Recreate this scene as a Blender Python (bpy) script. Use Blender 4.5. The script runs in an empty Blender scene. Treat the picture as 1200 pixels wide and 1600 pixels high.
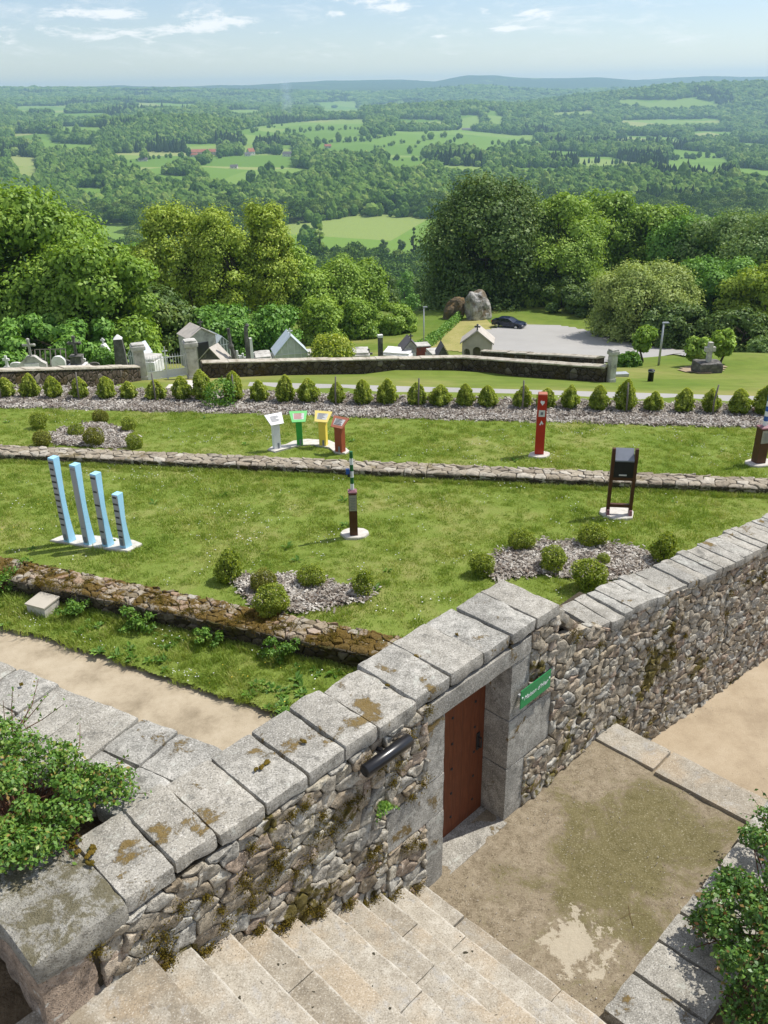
import bpy, math, random
import numpy as np
from mathutils import Matrix, Vector

# ------------------------------------------------------------------ camera, world, sun
SC = bpy.context.scene
COL = SC.collection
PITCH, ROLL, FPX, CZ = math.radians(25.9), math.radians(1.03), 1360.0, 7.2
CAM = np.array([0.0, 0.0, CZ])
_R = np.array([1.0, 0, 0]); _U = np.array([0, math.sin(PITCH), math.cos(PITCH)]); FW = np.array([0, math.cos(PITCH), -math.sin(PITCH)])
RT = _R * math.cos(ROLL) - _U * math.sin(ROLL)
UP = _U * math.cos(ROLL) + _R * math.sin(ROLL)
cd = bpy.data.cameras.new('camera')
cam = bpy.data.objects.new('camera', cd); COL.objects.link(cam)
cam.matrix_world = Matrix(((RT[0], UP[0], -FW[0], 0), (RT[1], UP[1], -FW[1], 0), (RT[2], UP[2], -FW[2], CZ), (0, 0, 0, 1)))
cd.sensor_fit = 'VERTICAL'; cd.sensor_height = 36.0; cd.lens = 36.0 * FPX / 1600.0
cd.clip_start = 0.1; cd.clip_end = 60000
SC.camera = cam
HAZE = 1.15e-4
SUN_EL, SUN_AZ = math.radians(57), math.radians(66)     # azimuth clockwise from +Y
SKY_STRENGTH, SUN_STRENGTH, EXPOSURE = 0.12, 5.0, 0.06
SC.view_settings.view_transform = 'Standard'; SC.view_settings.look = 'None'
SC.view_settings.exposure = EXPOSURE; SC.view_settings.gamma = 1; SC.view_settings.use_curve_mapping = False
SC.render.engine = 'CYCLES'
SC.cycles.use_denoising = True
SC.cycles.max_bounces = 6; SC.cycles.diffuse_bounces = 3; SC.cycles.transmission_bounces = 3
SC.cycles.volume_bounces = 1; SC.cycles.transparent_max_bounces = 8
SC.cycles.caustics_reflective = False; SC.cycles.caustics_refractive = False
sd = bpy.data.lights.new('sun', 'SUN'); sd.energy = SUN_STRENGTH; sd.angle = math.radians(0.5); sd.color = (1.0, 0.955, 0.88)
sun = bpy.data.objects.new('sun', sd); COL.objects.link(sun)
SUNV = Vector((math.cos(SUN_EL) * math.sin(SUN_AZ), math.cos(SUN_EL) * math.cos(SUN_AZ), math.sin(SUN_EL)))
sun.rotation_euler = SUNV.to_track_quat('Z', 'Y').to_euler()

# ------------------------------------------------------------------ node helpers
class NT:
    def __init__(s, nt): s.nt = nt; s.n = nt.nodes; s.l = nt.links
    def put(s, sock, v):
        if isinstance(v, bpy.types.NodeSocket): s.l.new(v, sock)
        elif v is not None:
            if hasattr(sock, 'default_value'):
                dv = sock.default_value
                if hasattr(dv, '__len__'):
                    v = tuple(v) if hasattr(v, '__len__') else (v,) * len(dv)
                    if len(dv) == 4 and len(v) == 3: v = v + (1,)
                sock.default_value = v
    def node(s, t, **kw):
        n = s.n.new(t)
        for k, v in kw.items(): setattr(n, k, v)
        return n
    def pos(s): return s.node('ShaderNodeNewGeometry').outputs['Position']
    def obj(s): return s.node('ShaderNodeTexCoord').outputs['Object']
    def attr(s, name): return s.node('ShaderNodeAttribute', attribute_name=name).outputs['Fac']
    def rand(s): return s.node('ShaderNodeObjectInfo').outputs['Random']
    def mapping(s, v, scale=(1, 1, 1), loc=(0, 0, 0), rot=(0, 0, 0)):
        n = s.node('ShaderNodeMapping'); s.put(n.inputs['Vector'], v); s.put(n.inputs['Scale'], scale); s.put(n.inputs['Location'], loc); s.put(n.inputs['Rotation'], rot)
        return n.outputs['Vector']
    def noise(s, v, scale, detail=3, rough=0.55, dist=0.0, out='Fac'):
        n = s.node('ShaderNodeTexNoise'); s.put(n.inputs['Vector'], v); s.put(n.inputs['Scale'], scale)
        s.put(n.inputs['Detail'], detail); s.put(n.inputs['Roughness'], rough); s.put(n.inputs['Distortion'], dist)
        return n.outputs['Fac' if out == 'Fac' else 'Color']
    def voro(s, v, scale, feature='F1', out='Distance'):
        n = s.node('ShaderNodeTexVoronoi', feature=feature); s.put(n.inputs['Vector'], v); s.put(n.inputs['Scale'], scale)
        return n.outputs[out]
    def ramp(s, f, stops, interp='LINEAR'):
        n = s.node('ShaderNodeValToRGB'); n.color_ramp.interpolation = interp
        e = n.color_ramp.elements
        while len(e) < len(stops): e.new(0.5)
        for i, (p, c) in enumerate(stops):
            e[i].position = p; c = (c, c, c) if not hasattr(c, '__len__') else c
            e[i].color = tuple(c) + (1,) if len(c) == 3 else c
        s.put(n.inputs['Fac'], f); return n.outputs['Color']
    def mix(s, f, a, b, mode='MIX'):
        n = s.node('ShaderNodeMix', data_type='RGBA', blend_type=mode); s.put(n.inputs[0], f); s.put(n.inputs[6], a); s.put(n.inputs[7], b)
        return n.outputs[2]
    def math(s, op, a, b=None, c=None, clamp=False):
        n = s.node('ShaderNodeMath', operation=op, use_clamp=clamp); s.put(n.inputs[0], a)
        if b is not None: s.put(n.inputs[1], b)
        if c is not None: s.put(n.inputs[2], c)
        return n.outputs[0]
    def sep(s, v):
        n = s.node('ShaderNodeSeparateXYZ'); s.put(n.inputs[0], v); return n.outputs
    def smooth(s, v, a, b):
        n = s.node('ShaderNodeMapRange', interpolation_type='SMOOTHSTEP'); s.put(n.inputs[0], v); s.put(n.inputs[1], a); s.put(n.inputs[2], b)
        return n.outputs[0]
    def bump(s, h, strength=0.5, dist=0.02):
        n = s.node('ShaderNodeBump'); s.put(n.inputs['Height'], h); s.put(n.inputs['Strength'], strength); s.put(n.inputs['Distance'], dist)
        return n.outputs['Normal']
    def bsdf(s, col, rough=0.9, normal=None, spec=0.3, metal=0.0, **kw):
        n = s.node('ShaderNodeBsdfPrincipled'); s.put(n.inputs['Base Color'], col); s.put(n.inputs['Roughness'], rough)
        s.put(n.inputs['Specular IOR Level'], spec); s.put(n.inputs['Metallic'], metal)
        if normal is not None: s.put(n.inputs['Normal'], normal)
        for k, v in kw.items(): s.put(n.inputs[k], v)
        return n.outputs[0]
    def out(s, sh, vol=None):
        n = s.node('ShaderNodeOutputMaterial')
        if sh is not None: s.l.new(sh, n.inputs['Surface'])
        if vol is not None: s.l.new(vol, n.inputs['Volume'])
MATS = {}
def material(name):
    def deco(fn):
        m = bpy.data.materials.new(name); m.use_nodes = True; m.node_tree.nodes.clear()
        fn(NT(m.node_tree)); MATS[name] = m; return m
    return deco

# ------------------------------------------------------------------ sky
W = bpy.data.worlds.new('World'); SC.world = W; W.use_nodes = True
W.node_tree.nodes.clear(); k = NT(W.node_tree)
sky = k.node('ShaderNodeTexSky', sky_type='NISHITA'); sky.sun_disc = False; sky.sun_elevation = SUN_EL; sky.sun_rotation = SUN_AZ
sky.altitude = 500; sky.air_density = 1.0; sky.dust_density = 0.35; sky.ozone_density = 1.6
gen = k.node('ShaderNodeTexCoord').outputs['Generated']
sx = k.sep(gen)
azim = k.math('ARCTAN2', sx[0], sx[1]); elev = k.math('ARCSINE', sx[2])
cv = k.node('ShaderNodeCombineXYZ'); k.put(cv.inputs[0], azim); k.put(cv.inputs[1], k.math('MULTIPLY', elev, 3.6)); k.put(cv.inputs[2], 0.3)
n1 = k.noise(cv.outputs[0], 12.0, 8, 0.66, 0.5)
n2 = k.noise(cv.outputs[0], 48.0, 6, 0.66, 0.3)
cov = k.math('ADD', k.math('MULTIPLY', n1, 0.62), k.math('MULTIPLY', n2, 0.38))
# small fair-weather puffs in the directions where they hang
puffs = [(-14.4, 4.0, 3.9, .35), (-10.5, 3.3, 3.4, .4), (-8.6, 3.6, 2.6, .35), (-5.9, 3.0, 1.1, .17), (-16, 3.1, 6, .5), (-0.4, 4.7, 2.4, .42), (1.2, 4.2, 1.9, .3), (3.6, 2.7, 0.7, .14), (-2.2, 3.9, .8, .2),
         (8.7, 3.75, 1.1, .26), (7.6, 3.0, 1.1, .14), (6.3, 3.9, .6, .2), (-6.6, 5.4, 8, .4), (12, 5.2, 2.4, .3), (-17, 5.0, 4, .3), (19, 4.4, 2, .2), (-12.5, 5.4, 2.0, .3)]
acc = None
for (a, e, wa, we) in puffs:
    dx = k.math('DIVIDE', k.math('SUBTRACT', azim, math.radians(a)), math.radians(wa))
    dy = k.math('DIVIDE', k.math('SUBTRACT', elev, math.radians(e)), math.radians(we))
    g = k.math('EXPONENT', k.math('MULTIPLY', k.math('ADD', k.math('MULTIPLY', dx, dx), k.math('MULTIPLY', dy, dy)), -1.0))
    acc = g if acc is None else k.math('MAXIMUM', acc, g)
den = k.math('ADD', k.math('MULTIPLY', acc, 0.36), k.math('ADD', k.math('MULTIPLY', k.math('SUBTRACT', cov, 0.5), 2.2), 0.5))
wisps = k.math('MULTIPLY', k.smooth(k.math('ADD', cov, k.math('MULTIPLY', elev, 0.5)), 0.5, 0.72), 0.5)
cl = k.math('MAXIMUM', k.smooth(den, 0.64, 0.95), wisps)
cl = k.math('MULTIPLY', cl, k.smooth(elev, math.radians(0.6), math.radians(2.6)))
skyc = k.mix(k.math('MULTIPLY', cl, 0.7), k.mix(1.0, sky.outputs[0], (1.0, 0.985, 1.06, 1), 'MULTIPLY'), (9.6, 9.5, 9.4, 1))
bg = k.node('ShaderNodeBackground'); k.put(bg.inputs[0], skyc); k.put(bg.inputs[1], SKY_STRENGTH)
wo = k.node('ShaderNodeOutputWorld'); k.l.new(bg.outputs[0], wo.inputs[0])

# ------------------------------------------------------------------ geometry helpers
rng = np.random.default_rng(7)
RND = random.Random(5)
S = math.sqrt(0.5)
def nrm(a):
    a = np.asarray(a, float); return a / np.maximum(np.linalg.norm(a, axis=-1, keepdims=True), 1e-9)
def ray(u, v): return FW + RT * (u - 600) / FPX - UP * (v - 800) / FPX
def at_z(u, v, z):
    d = ray(u, v); return CAM + d * ((z - CZ) / d[2])
def at_y(u, v, y):
    d = ray(u, v); return CAM + d * (y / d[1])
def project(p):
    q = np.asarray(p, float) - CAM; w = q @ FW
    return 600 + FPX * (q @ RT) / w, 800 - FPX * (q @ UP) / w
def hsh(ix, iy, iz, seed=0):
    n = (ix.astype(np.int64) * 374761393 + iy.astype(np.int64) * 668265263 + iz.astype(np.int64) * 2147483647 + seed * 1274126177) & 0xffffffff
    n = ((n ^ (n >> 13)) * 1274126177) & 0xffffffff
    return ((n ^ (n >> 16)) & 0xffff) / 65535.0
def vnoise(p, seed=0):
    p = np.asarray(p, float); i = np.floor(p); f = p - i; f = f * f * (3 - 2 * f); i = i.astype(np.int64); r = 0
    for a in (0, 1):
        for b in (0, 1):
            for c in (0, 1):
                wgt = (f[..., 0] if a else 1 - f[..., 0]) * (f[..., 1] if b else 1 - f[..., 1]) * (f[..., 2] if c else 1 - f[..., 2])
                r = r + wgt * hsh(i[..., 0] + a, i[..., 1] + b, i[..., 2] + c, seed)
    return r * 2 - 1
def fbm(p, seed=0, o=3):
    r = 0; amp = 1.0; p = np.asarray(p, float)
    for q in range(o): r = r + amp * vnoise(p * 2 ** q, seed + q); amp *= 0.5
    return r
def fbm2(x, y, sc, seed=0, o=3):
    return fbm(np.stack([np.asarray(x, float) / sc, np.asarray(y, float) / sc, np.zeros_like(np.asarray(x, float)) + 0.37], -1), seed, o)

def mesh(name, V, Fc, mat, parent=None, smooth=False, rnd=None, loc=None):
    """one mesh object; Fc = list of tuples or an (n,4)/(n,3) array"""
    V = np.asarray(V, float).reshape(-1, 3)
    me = bpy.data.meshes.new(name)
    if isinstance(Fc, np.ndarray):
        n, kk = Fc.shape
        me.vertices.add(len(V)); me.vertices.foreach_set('co', V.astype(np.float32).ravel())
        me.loops.add(n * kk); me.loops.foreach_set('vertex_index', Fc.astype(np.int32).ravel())
        me.polygons.add(n); me.polygons.foreach_set('loop_start', np.arange(0, n * kk, kk, dtype=np.int32))
        me.update(calc_edges=True); me.validate()
    else:
        me.from_pydata([tuple(q) for q in V], [], [tuple(q) for q in Fc]); me.update()
    if smooth: me.polygons.foreach_set('use_smooth', np.ones(len(me.polygons), bool))
    if rnd is not None and len(rnd) == len(me.polygons):
        a = me.attributes.new('rnd', 'FLOAT', 'FACE'); a.data.foreach_set('value', np.asarray(rnd, np.float32))
    if mat is not None: me.materials.append(MATS[mat] if isinstance(mat, str) else mat)
    o = bpy.data.objects.new(name, me); COL.objects.link(o)
    if parent is not None: o.parent = parent
    if loc is not None: o.location = loc
    return o
def tag(o, label=None, cat=None, group=None, kind=None):
    if label: o['label'] = label
    if cat: o['category'] = cat
    if group: o['group'] = group
    if kind: o['kind'] = kind
    return o
def thing(name, label, cat, loc=(0, 0, 0), rz=0, group=None):
    o = bpy.data.objects.new(name, None); COL.objects.link(o); o.empty_display_size = 0.1
    o.location = tuple(loc); o.rotation_euler = (0, 0, rz)
    return tag(o, label, cat, group)
def dup(src, loc, rz=0, label=None, scale=None):
    r = src.copy(); COL.objects.link(r); r.location = tuple(loc); r.rotation_euler = (0, 0, rz)
    if label: r['label'] = label
    if scale is not None: r.scale = scale
    for ch in list(src.children):
        c = ch.copy(); COL.objects.link(c); c.parent = r
        for g in list(ch.children):
            d = g.copy(); COL.objects.link(d); d.parent = c
    return r

class MB:
    def __init__(s): s.V = []; s.F = []; s.n = 0; s.r = []
    def add(s, V, Fc, r=None):
        V = np.asarray(V, float).reshape(-1, 3); s.V.append(V)
        s.F += [tuple(i + s.n for i in f) for f in Fc]; s.n += len(V)
        s.r += [0.5 if r is None else r] * len(Fc); return s
    def box(s, c, d, rz=0, taper=1.0, r=None):
        x, y, z = np.asarray(d, float) / 2
        P = np.array([(-x, -y, -z), (x, -y, -z), (x, y, -z), (-x, y, -z), (-x * taper, -y * taper, z), (x * taper, -y * taper, z), (x * taper, y * taper, z), (-x * taper, y * taper, z)])
        ca, sa = math.cos(rz), math.sin(rz)
        P = np.stack([P[:, 0] * ca - P[:, 1] * sa, P[:, 0] * sa + P[:, 1] * ca, P[:, 2]], -1) + np.asarray(c, float)
        return s.add(P, [(0, 3, 2, 1), (4, 5, 6, 7), (0, 1, 5, 4), (1, 2, 6, 5), (2, 3, 7, 6), (3, 0, 4, 7)], r)
    def prism(s, poly, axis0, axis1, ext, org=(0, 0, 0), r=None):
        """poly in (a,b) along axis0/axis1, extruded by vector ext"""
        a0, a1, e, o = map(lambda q: np.asarray(q, float), (axis0, axis1, ext, org)); n = len(poly)
        P = np.array([o + a0 * a + a1 * b for a, b in poly]); P = np.concatenate([P, P + e])
        Fc = [tuple(range(n))[::-1], tuple(range(n, 2 * n))] + [(i, (i + 1) % n, n + (i + 1) % n, n + i) for i in range(n)]
        return s.add(P, Fc, r)
    def tube(s, pts, rad, n=8, cap=True, r=None):
        pts = np.asarray(pts, float); m = len(pts); rad = np.broadcast_to(rad, (m,))
        V = []; t = np.gradient(pts, axis=0); t = nrm(t); ref = np.array([0.3, 0.2, 1.0])
        if abs(t[0] @ nrm(ref)) > 0.95: ref = np.array([1.0, 0.1, 0])
        for i in range(m):
            a = nrm(np.cross(t[i], ref)); b = np.cross(t[i], a); ang = np.linspace(0, 2 * math.pi, n, endpoint=False)
            V.append(pts[i] + rad[i] * (np.cos(ang)[:, None] * a + np.sin(ang)[:, None] * b))
        Fc = [(i * n + j, i * n + (j + 1) % n, (i + 1) * n + (j + 1) % n, (i + 1) * n + j) for i in range(m - 1) for j in range(n)]
        if cap: Fc += [tuple(range(n))[::-1], tuple(range((m - 1) * n, m * n))]
        return s.add(np.concatenate(V), Fc, r)
    def lathe(s, prof, c=(0, 0, 0), n=16, r=None):
        ang = np.linspace(0, 2 * math.pi, n, endpoint=False); m = len(prof)
        V = np.concatenate([np.stack([np.cos(ang) * a, np.sin(ang) * a, np.full(n, z)], -1) for a, z in prof]) + np.asarray(c, float)
        Fc = [(i * n + j, i * n + (j + 1) % n, (i + 1) * n + (j + 1) % n, (i + 1) * n + j) for i in range(m - 1) for j in range(n)]
        Fc += [tuple(range(n))[::-1], tuple(range((m - 1) * n, m * n))]
        return s.add(V, Fc, r)
    def build(s, name, mat, parent=None, smooth=False, loc=None):
        return mesh(name, np.concatenate(s.V), s.F, mat, parent, smooth, s.r, loc)

def rough_box(mb, org, ax, ay, az, dims, cell=0.08, rad=0.02, amp=0.01, seed=0, r=None, freq=4.0, skew=0.0):
    """a hewn stone: rounded box with an uneven skin. org = centre; ax,ay,az unit axes"""
    d = np.asarray(dims, float) / 2; ns = [max(2, min(14, int(round(2 * q / cell)))) for q in d]
    V = []; Fc = []; off = 0
    for a in range(3):
        b, c = (a + 1) % 3, (a + 2) % 3
        for sg in (-1, 1):
            gb = np.linspace(-1, 1, ns[b] + 1); gc = np.linspace(-1, 1, ns[c] + 1)
            B, Cc = np.meshgrid(gb, gc, indexing='ij'); P = np.zeros(B.shape + (3,)); P[..., a] = sg * d[a]; P[..., b] = B * d[b]; P[..., c] = Cc * d[c]
            m = ns[c] + 1; idx = np.arange(B.size).reshape(B.shape) + off
            q = np.stack([idx[:-1, :-1], idx[1:, :-1], idx[1:, 1:], idx[:-1, 1:]], -1).reshape(-1, 4)
            if sg < 0: q = q[:, ::-1]
            Fc += [tuple(t) for t in q]; V.append(P.reshape(-1, 3)); off += B.size
    P = np.concatenate(V); inner = np.maximum(d - rad, d * 0.3); Q = np.clip(P, -inner, inner); N = nrm(P - Q); P = Q + N * np.minimum(rad, (d * 0.7).min())
    ax, ay, az = map(lambda t: np.asarray(t, float), (ax, ay, az))
    wp = np.asarray(org, float) + P[:, :1] * ax + P[:, 1:2] * ay + P[:, 2:] * az
    wn = N[:, :1] * ax + N[:, 1:2] * ay + N[:, 2:] * az
    disp = amp * fbm(wp * freq + seed * 3.1, seed, 3)
    mb.add(wp + wn * disp[:, None], Fc, r)

# ---- leaves
def leaf_quads(P, N, size, r, droop=0.0, nmix=0.7, aspect=0.62):
    n = len(P); size = np.broadcast_to(size, (n,))
    nn = nrm(nrm(N) * nmix + r.normal(size=(n, 3)) * 0.45)
    t = nrm(np.cross(nn, r.normal(size=(n, 3)))); t[:, 2] -= droop; t = nrm(t); b = nrm(np.cross(nn, t))
    L = size[:, None]; w = L * aspect
    c = nn * L * 0.12
    V = np.stack([P - t * L * 0.5, P + b * w * 0.5 - t * L * 0.02 + c, P + t * L * 0.5, P - b * w * 0.5 - t * L * 0.02 + c], 1).reshape(-1, 3)
    return V, np.arange(4 * n).reshape(n, 4)
def sph(n, r):
    return nrm(r.normal(size=(n, 3)))
def lobe_leaves(C, Rr, n, r, fuzz=0.18, squash=0.8, inside=0.12, full=0.0):
    """points on the outsides of the lobes"""
    C = np.asarray(C, float); Rr = np.asarray(Rr, float); m = len(C)
    pr = Rr ** 2; pr = pr / pr.sum(); li = r.choice(m, size=n, p=pr); dd = sph(n, r)
    if not full: dd[:, 2] = np.where(dd[:, 2] < -0.35, -dd[:, 2] * 0.6, dd[:, 2]); dd = nrm(dd)
    rad = Rr[li] * (1 + r.normal(size=n) * fuzz)
    P = C[li] + dd * rad[:, None] * np.array([1, 1, squash])
    keep = np.ones(n, bool)
    for j in range(m):
        q = (P - C[j]) / (Rr[j] * np.array([1, 1, squash])); ins = (q ** 2).sum(1) < 0.62
        keep &= ~(ins & (li != j) & (r.random(n) > inside))
    return P[keep], dd[keep]

def scatter(name, P, protos, idx, rot, scl, kind='stuff', label=None, cat=None):
    """stuff only: copies spread over points by geometry nodes"""
    n = len(P); me = bpy.data.meshes.new(name); me.vertices.add(n); me.vertices.foreach_set('co', np.asarray(P, np.float32).ravel())
    for an, tp, dat in (('rot', 'FLOAT_VECTOR', rot), ('scl', 'FLOAT_VECTOR', scl)):
        a = me.attributes.new(an, tp, 'POINT'); a.data.foreach_set('vector', np.asarray(dat, np.float32).ravel())
    a = me.attributes.new('idx', 'INT', 'POINT'); a.data.foreach_set('value', np.asarray(idx, np.int32))
    o = bpy.data.objects.new(name, me); COL.objects.link(o)
    cl = bpy.data.collections.new(name + '_kinds')
    for i, p in enumerate(protos):
        for c in list(p.users_collection): c.objects.unlink(p)
        p.name = '%s_kind_%02d' % (name, i); cl.objects.link(p)
    ng = bpy.data.node_groups.new(name, 'GeometryNodeTree')
    ng.interface.new_socket('Geometry', in_out='INPUT', socket_type='NodeSocketGeometry')
    ng.interface.new_socket('Geometry', in_out='OUTPUT', socket_type='NodeSocketGeometry')
    N = ng.nodes; L = ng.links
    gi = N.new('NodeGroupInput'); go = N.new('NodeGroupOutput'); ip = N.new('GeometryNodeInstanceOnPoints')
    ci = N.new('GeometryNodeCollectionInfo'); ci.inputs['Collection'].default_value = cl; ci.inputs['Separate Children'].default_value = True; ci.inputs['Reset Children'].default_value = True
    def na(nm, tp):
        q = N.new('GeometryNodeInputNamedAttribute'); q.data_type = tp; q.inputs['Name'].default_value = nm
        return next(s for s in q.outputs if s.enabled and s.name == 'Attribute')
    e2r = N.new('FunctionNodeEulerToRotation'); L.new(na('rot', 'FLOAT_VECTOR'), e2r.inputs[0])
    L.new(gi.outputs[0], ip.inputs['Points']); L.new(ci.outputs[0], ip.inputs['Instance']); ip.inputs['Pick Instance'].default_value = True
    L.new(na('idx', 'INT'), ip.inputs['Instance Index']); L.new(e2r.outputs[0], ip.inputs['Rotation']); L.new(na('scl', 'FLOAT_VECTOR'), ip.inputs['Scale'])
    L.new(ip.outputs[0], go.inputs[0])
    md = o.modifiers.new('scatter', 'NODES'); md.node_group = ng
    return tag(o, label, cat, None, kind)

# ------------------------------------------------------------------ materials
def simple(name, col, rough=0.7, var=0.12, scale=8.0, spec=0.3, metal=0.0, bump=0.0):
    @material(name)
    def _(k):
        p = k.obj(); n = k.noise(p, scale, 4)
        c = k.mix(k.ramp(n, [(0.3, 0), (0.75, 1)]), tuple(q * (1 - var) for q in col), tuple(min(1, q * (1 + var)) for q in col))
        nb = k.bump(k.noise(p, scale * 6, 3), bump, 0.01) if bump else None
        k.out(k.bsdf(c, rough, nb, spec, metal))
simple('white_paint', (0.74, 0.75, 0.76), 0.45, 0.05)
simple('grey_paint', (0.36, 0.37, 0.39), 0.45, 0.05)
simple('blue_paint', (0.36, 0.66, 0.86), 0.45, 0.05, 3)
simple('green_paint', (0.05, 0.36, 0.06), 0.4, 0.08)
simple('light_green_paint', (0.22, 0.64, 0.22), 0.4, 0.06)
simple('yellow_paint', (0.80, 0.62, 0.10), 0.4, 0.06)
simple('light_yellow_paint', (0.86, 0.70, 0.22), 0.4, 0.06)
simple('rust_paint', (0.30, 0.075, 0.035), 0.5, 0.1)
simple('light_rust_paint', (0.42, 0.15, 0.09), 0.5, 0.1)
simple('red_paint', (0.42, 0.03, 0.015), 0.4, 0.1)
simple('brown_paint', (0.085, 0.035, 0.018), 0.5, 0.2)
simple('dark_green_paint', (0.02, 0.13, 0.04), 0.4, 0.08)
simple('dark_blue_paint', (0.03, 0.10, 0.35), 0.4, 0.08)
simple('mauve_paint', (0.26, 0.12, 0.14), 0.5, 0.1)
simple('black_paint', (0.018, 0.018, 0.020), 0.35, 0.2)
simple('lamp_black', (0.012, 0.012, 0.014), 0.28, 0.2, spec=0.5)
simple('plate_metal', (0.34, 0.33, 0.28), 0.45, 0.12, 20, 0.5, 0.2)
simple('dark_ink', (0.05, 0.05, 0.055), 0.6, 0.1)
simple('mid_ink', (0.17, 0.18, 0.20), 0.6, 0.1)
simple('red_ink', (0.45, 0.10, 0.08), 0.6, 0.1)
simple('paper', (0.62, 0.62, 0.60), 0.6, 0.08)
simple('slate_panel', (0.20, 0.22, 0.26), 0.35, 0.1, spec=0.5)
simple('sign_green', (0.02, 0.235, 0.075), 0.42, 0.12, 3)
simple('galvanised', (0.42, 0.44, 0.46), 0.45, 0.1, 8, 0.5, 0.3)
simple('stake_wood', (0.16, 0.145, 0.125), 0.85, 0.2, 20)
simple('rubber', (0.02, 0.02, 0.02), 0.8, 0.1)
simple('car_paint', (0.010, 0.016, 0.045), 0.22, 0.1, 2, 0.6)
simple('car_glass', (0.012, 0.014, 0.018), 0.08, 0.1, 2, 0.6)
simple('tail_red', (0.4, 0.02, 0.02), 0.3, 0.1)
simple('chrome', (0.55, 0.56, 0.58), 0.25, 0.05, 2, 0.5, 0.8)
simple('roof_tin', (0.62, 0.68, 0.72), 0.4, 0.06, 3, 0.5, 0.2)
simple('pale_roof', (0.46, 0.42, 0.37), 0.85, 0.15, 3)
simple('cream_wall', (0.46, 0.42, 0.35), 0.9, 0.12, 2)
simple('house_white', (0.66, 0.63, 0.57), 0.9, 0.06, 0.2)
simple('tile_roof', (0.33, 0.13, 0.085), 0.9, 0.2, 0.3)
simple('slate_roof', (0.13, 0.12, 0.125), 0.8, 0.2, 0.3)
simple('window_dark', (0.03, 0.03, 0.035), 0.2, 0.2, 1, 0.5)
simple('glass_pane', (0.20, 0.23, 0.23), 0.15, 0.2, 3, 0.5)
simple('bark', (0.095, 0.078, 0.06), 0.95, 0.35, 4, 0.1, 0, 0.6)
simple('brick_red', (0.26, 0.08, 0.06), 0.9, 0.2, 12)
simple('twig', (0.12, 0.055, 0.03), 0.8, 0.2, 10)
simple('iron_dark', (0.03, 0.028, 0.027), 0.6, 0.2)
simple('white_petal', (0.75, 0.75, 0.72), 0.7, 0.04)
simple('yellow_petal', (0.65, 0.5, 0.05), 0.7, 0.04)

@material('granite')          # coping and dressed blocks: grey granite with lichen, soot and patches of dead moss
def _(k):
    p = k.pos(); a = k.noise(p, 1.3, 5, 0.6); b = k.noise(p, 9, 6, 0.7); sp = k.noise(p, 75, 3, 0.75); st = k.attr('rnd')
    c = k.ramp(b, [(0.28, (0.17, 0.165, 0.145)), (0.48, (0.34, 0.33, 0.295)), (0.68, (0.53, 0.51, 0.46))])
    c = k.mix(k.math('MULTIPLY', k.smooth(a, 0.42, 0.62), 0.65), c, (0.20, 0.195, 0.175))
    c = k.mix(k.math('MULTIPLY', st, 0.35), c, (0.42, 0.37, 0.285))
    c = k.mix(k.math('MULTIPLY', k.smooth(sp, 0.53, 0.64), 0.85), c, (0.11, 0.105, 0.10))
    c = k.mix(k.math('MULTIPLY', k.smooth(sp, 0.44, 0.35), 0.65), c, (0.70, 0.68, 0.63))
    li = k.noise(p, 4.2, 6, 0.7, 0.6)
    c = k.mix(k.math('MULTIPLY', k.smooth(li, 0.60, 0.66), 0.5), c, (0.52, 0.53, 0.47))
    c = k.mix(k.math('MULTIPLY', k.smooth(k.noise(p, 3.6, 7, 0.78), 0.55, 0.66), 0.75), c, (0.125, 0.12, 0.105))
    mo = k.math('ADD', k.noise(p, 2.2, 6, 0.66, 0.4), k.math('MULTIPLY', k.noise(p, 24, 5, 0.8), 0.24))
    mm = k.smooth(mo, 0.715, 0.775)
    c = k.mix(k.math('MULTIPLY', mm, 0.85), c, k.mix(k.noise(p, 60, 3), (0.10, 0.068, 0.014), (0.245, 0.155, 0.032)))
    h = k.math('ADD', k.math('MULTIPLY', b, 0.6), k.math('MULTIPLY', sp, 0.35)); h = k.math('ADD', h, k.math('MULTIPLY', mm, k.noise(p, 90, 2)))
    k.out(k.bsdf(c, 0.93, k.bump(h, 0.75, 0.02), 0.15))
@material('rubble')           # field stones of mixed colour
def _(k):
    p = k.pos(); st = k.attr('rnd'); a = k.noise(p, 14, 6, 0.7); sp = k.noise(p, 90, 3, 0.6)
    c = k.ramp(st, [(0.0, (0.27, 0.22, 0.155)), (0.18, (0.38, 0.32, 0.235)), (0.34, (0.42, 0.395, 0.34)), (0.5, (0.33, 0.28, 0.205)), (0.64, (0.36, 0.275, 0.21)), (0.75, (0.50, 0.45, 0.35)), (0.88, (0.30, 0.285, 0.25)), (1.0, (0.56, 0.535, 0.47))])
    c = k.mix(0.75, c, k.ramp(a, [(0.3, 0.3), (0.5, 1.0), (0.7, 1.55)]), 'MULTIPLY')
    c = k.mix(k.math('MULTIPLY', k.smooth(sp, 0.54, 0.64), 0.75), c, (0.09, 0.08, 0.065))
    c = k.mix(k.math('MULTIPLY', k.smooth(k.noise(p, 7, 7, 0.75, 0.5), 0.56, 0.63), 0.75), c, (0.56, 0.55, 0.49))
    z = k.sep(p)[2]
    mo = k.math('ADD', k.noise(p, 1.7, 6, 0.68, 0.3), k.math('MULTIPLY', k.noise(p, 22, 3), 0.15))
    mm = k.smooth(mo, 0.655, 0.70)
    c = k.mix(k.math('MULTIPLY', mm, 0.9), c, k.mix(k.noise(p, 50, 3), (0.055, 0.05, 0.008), (0.19, 0.145, 0.025)))
    h = k.math('ADD', k.math('MULTIPLY', a, 0.8), k.math('MULTIPLY', sp, 0.4))
    k.out(k.bsdf(c, 0.95, k.bump(h, 0.9, 0.025), 0.12))
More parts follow.
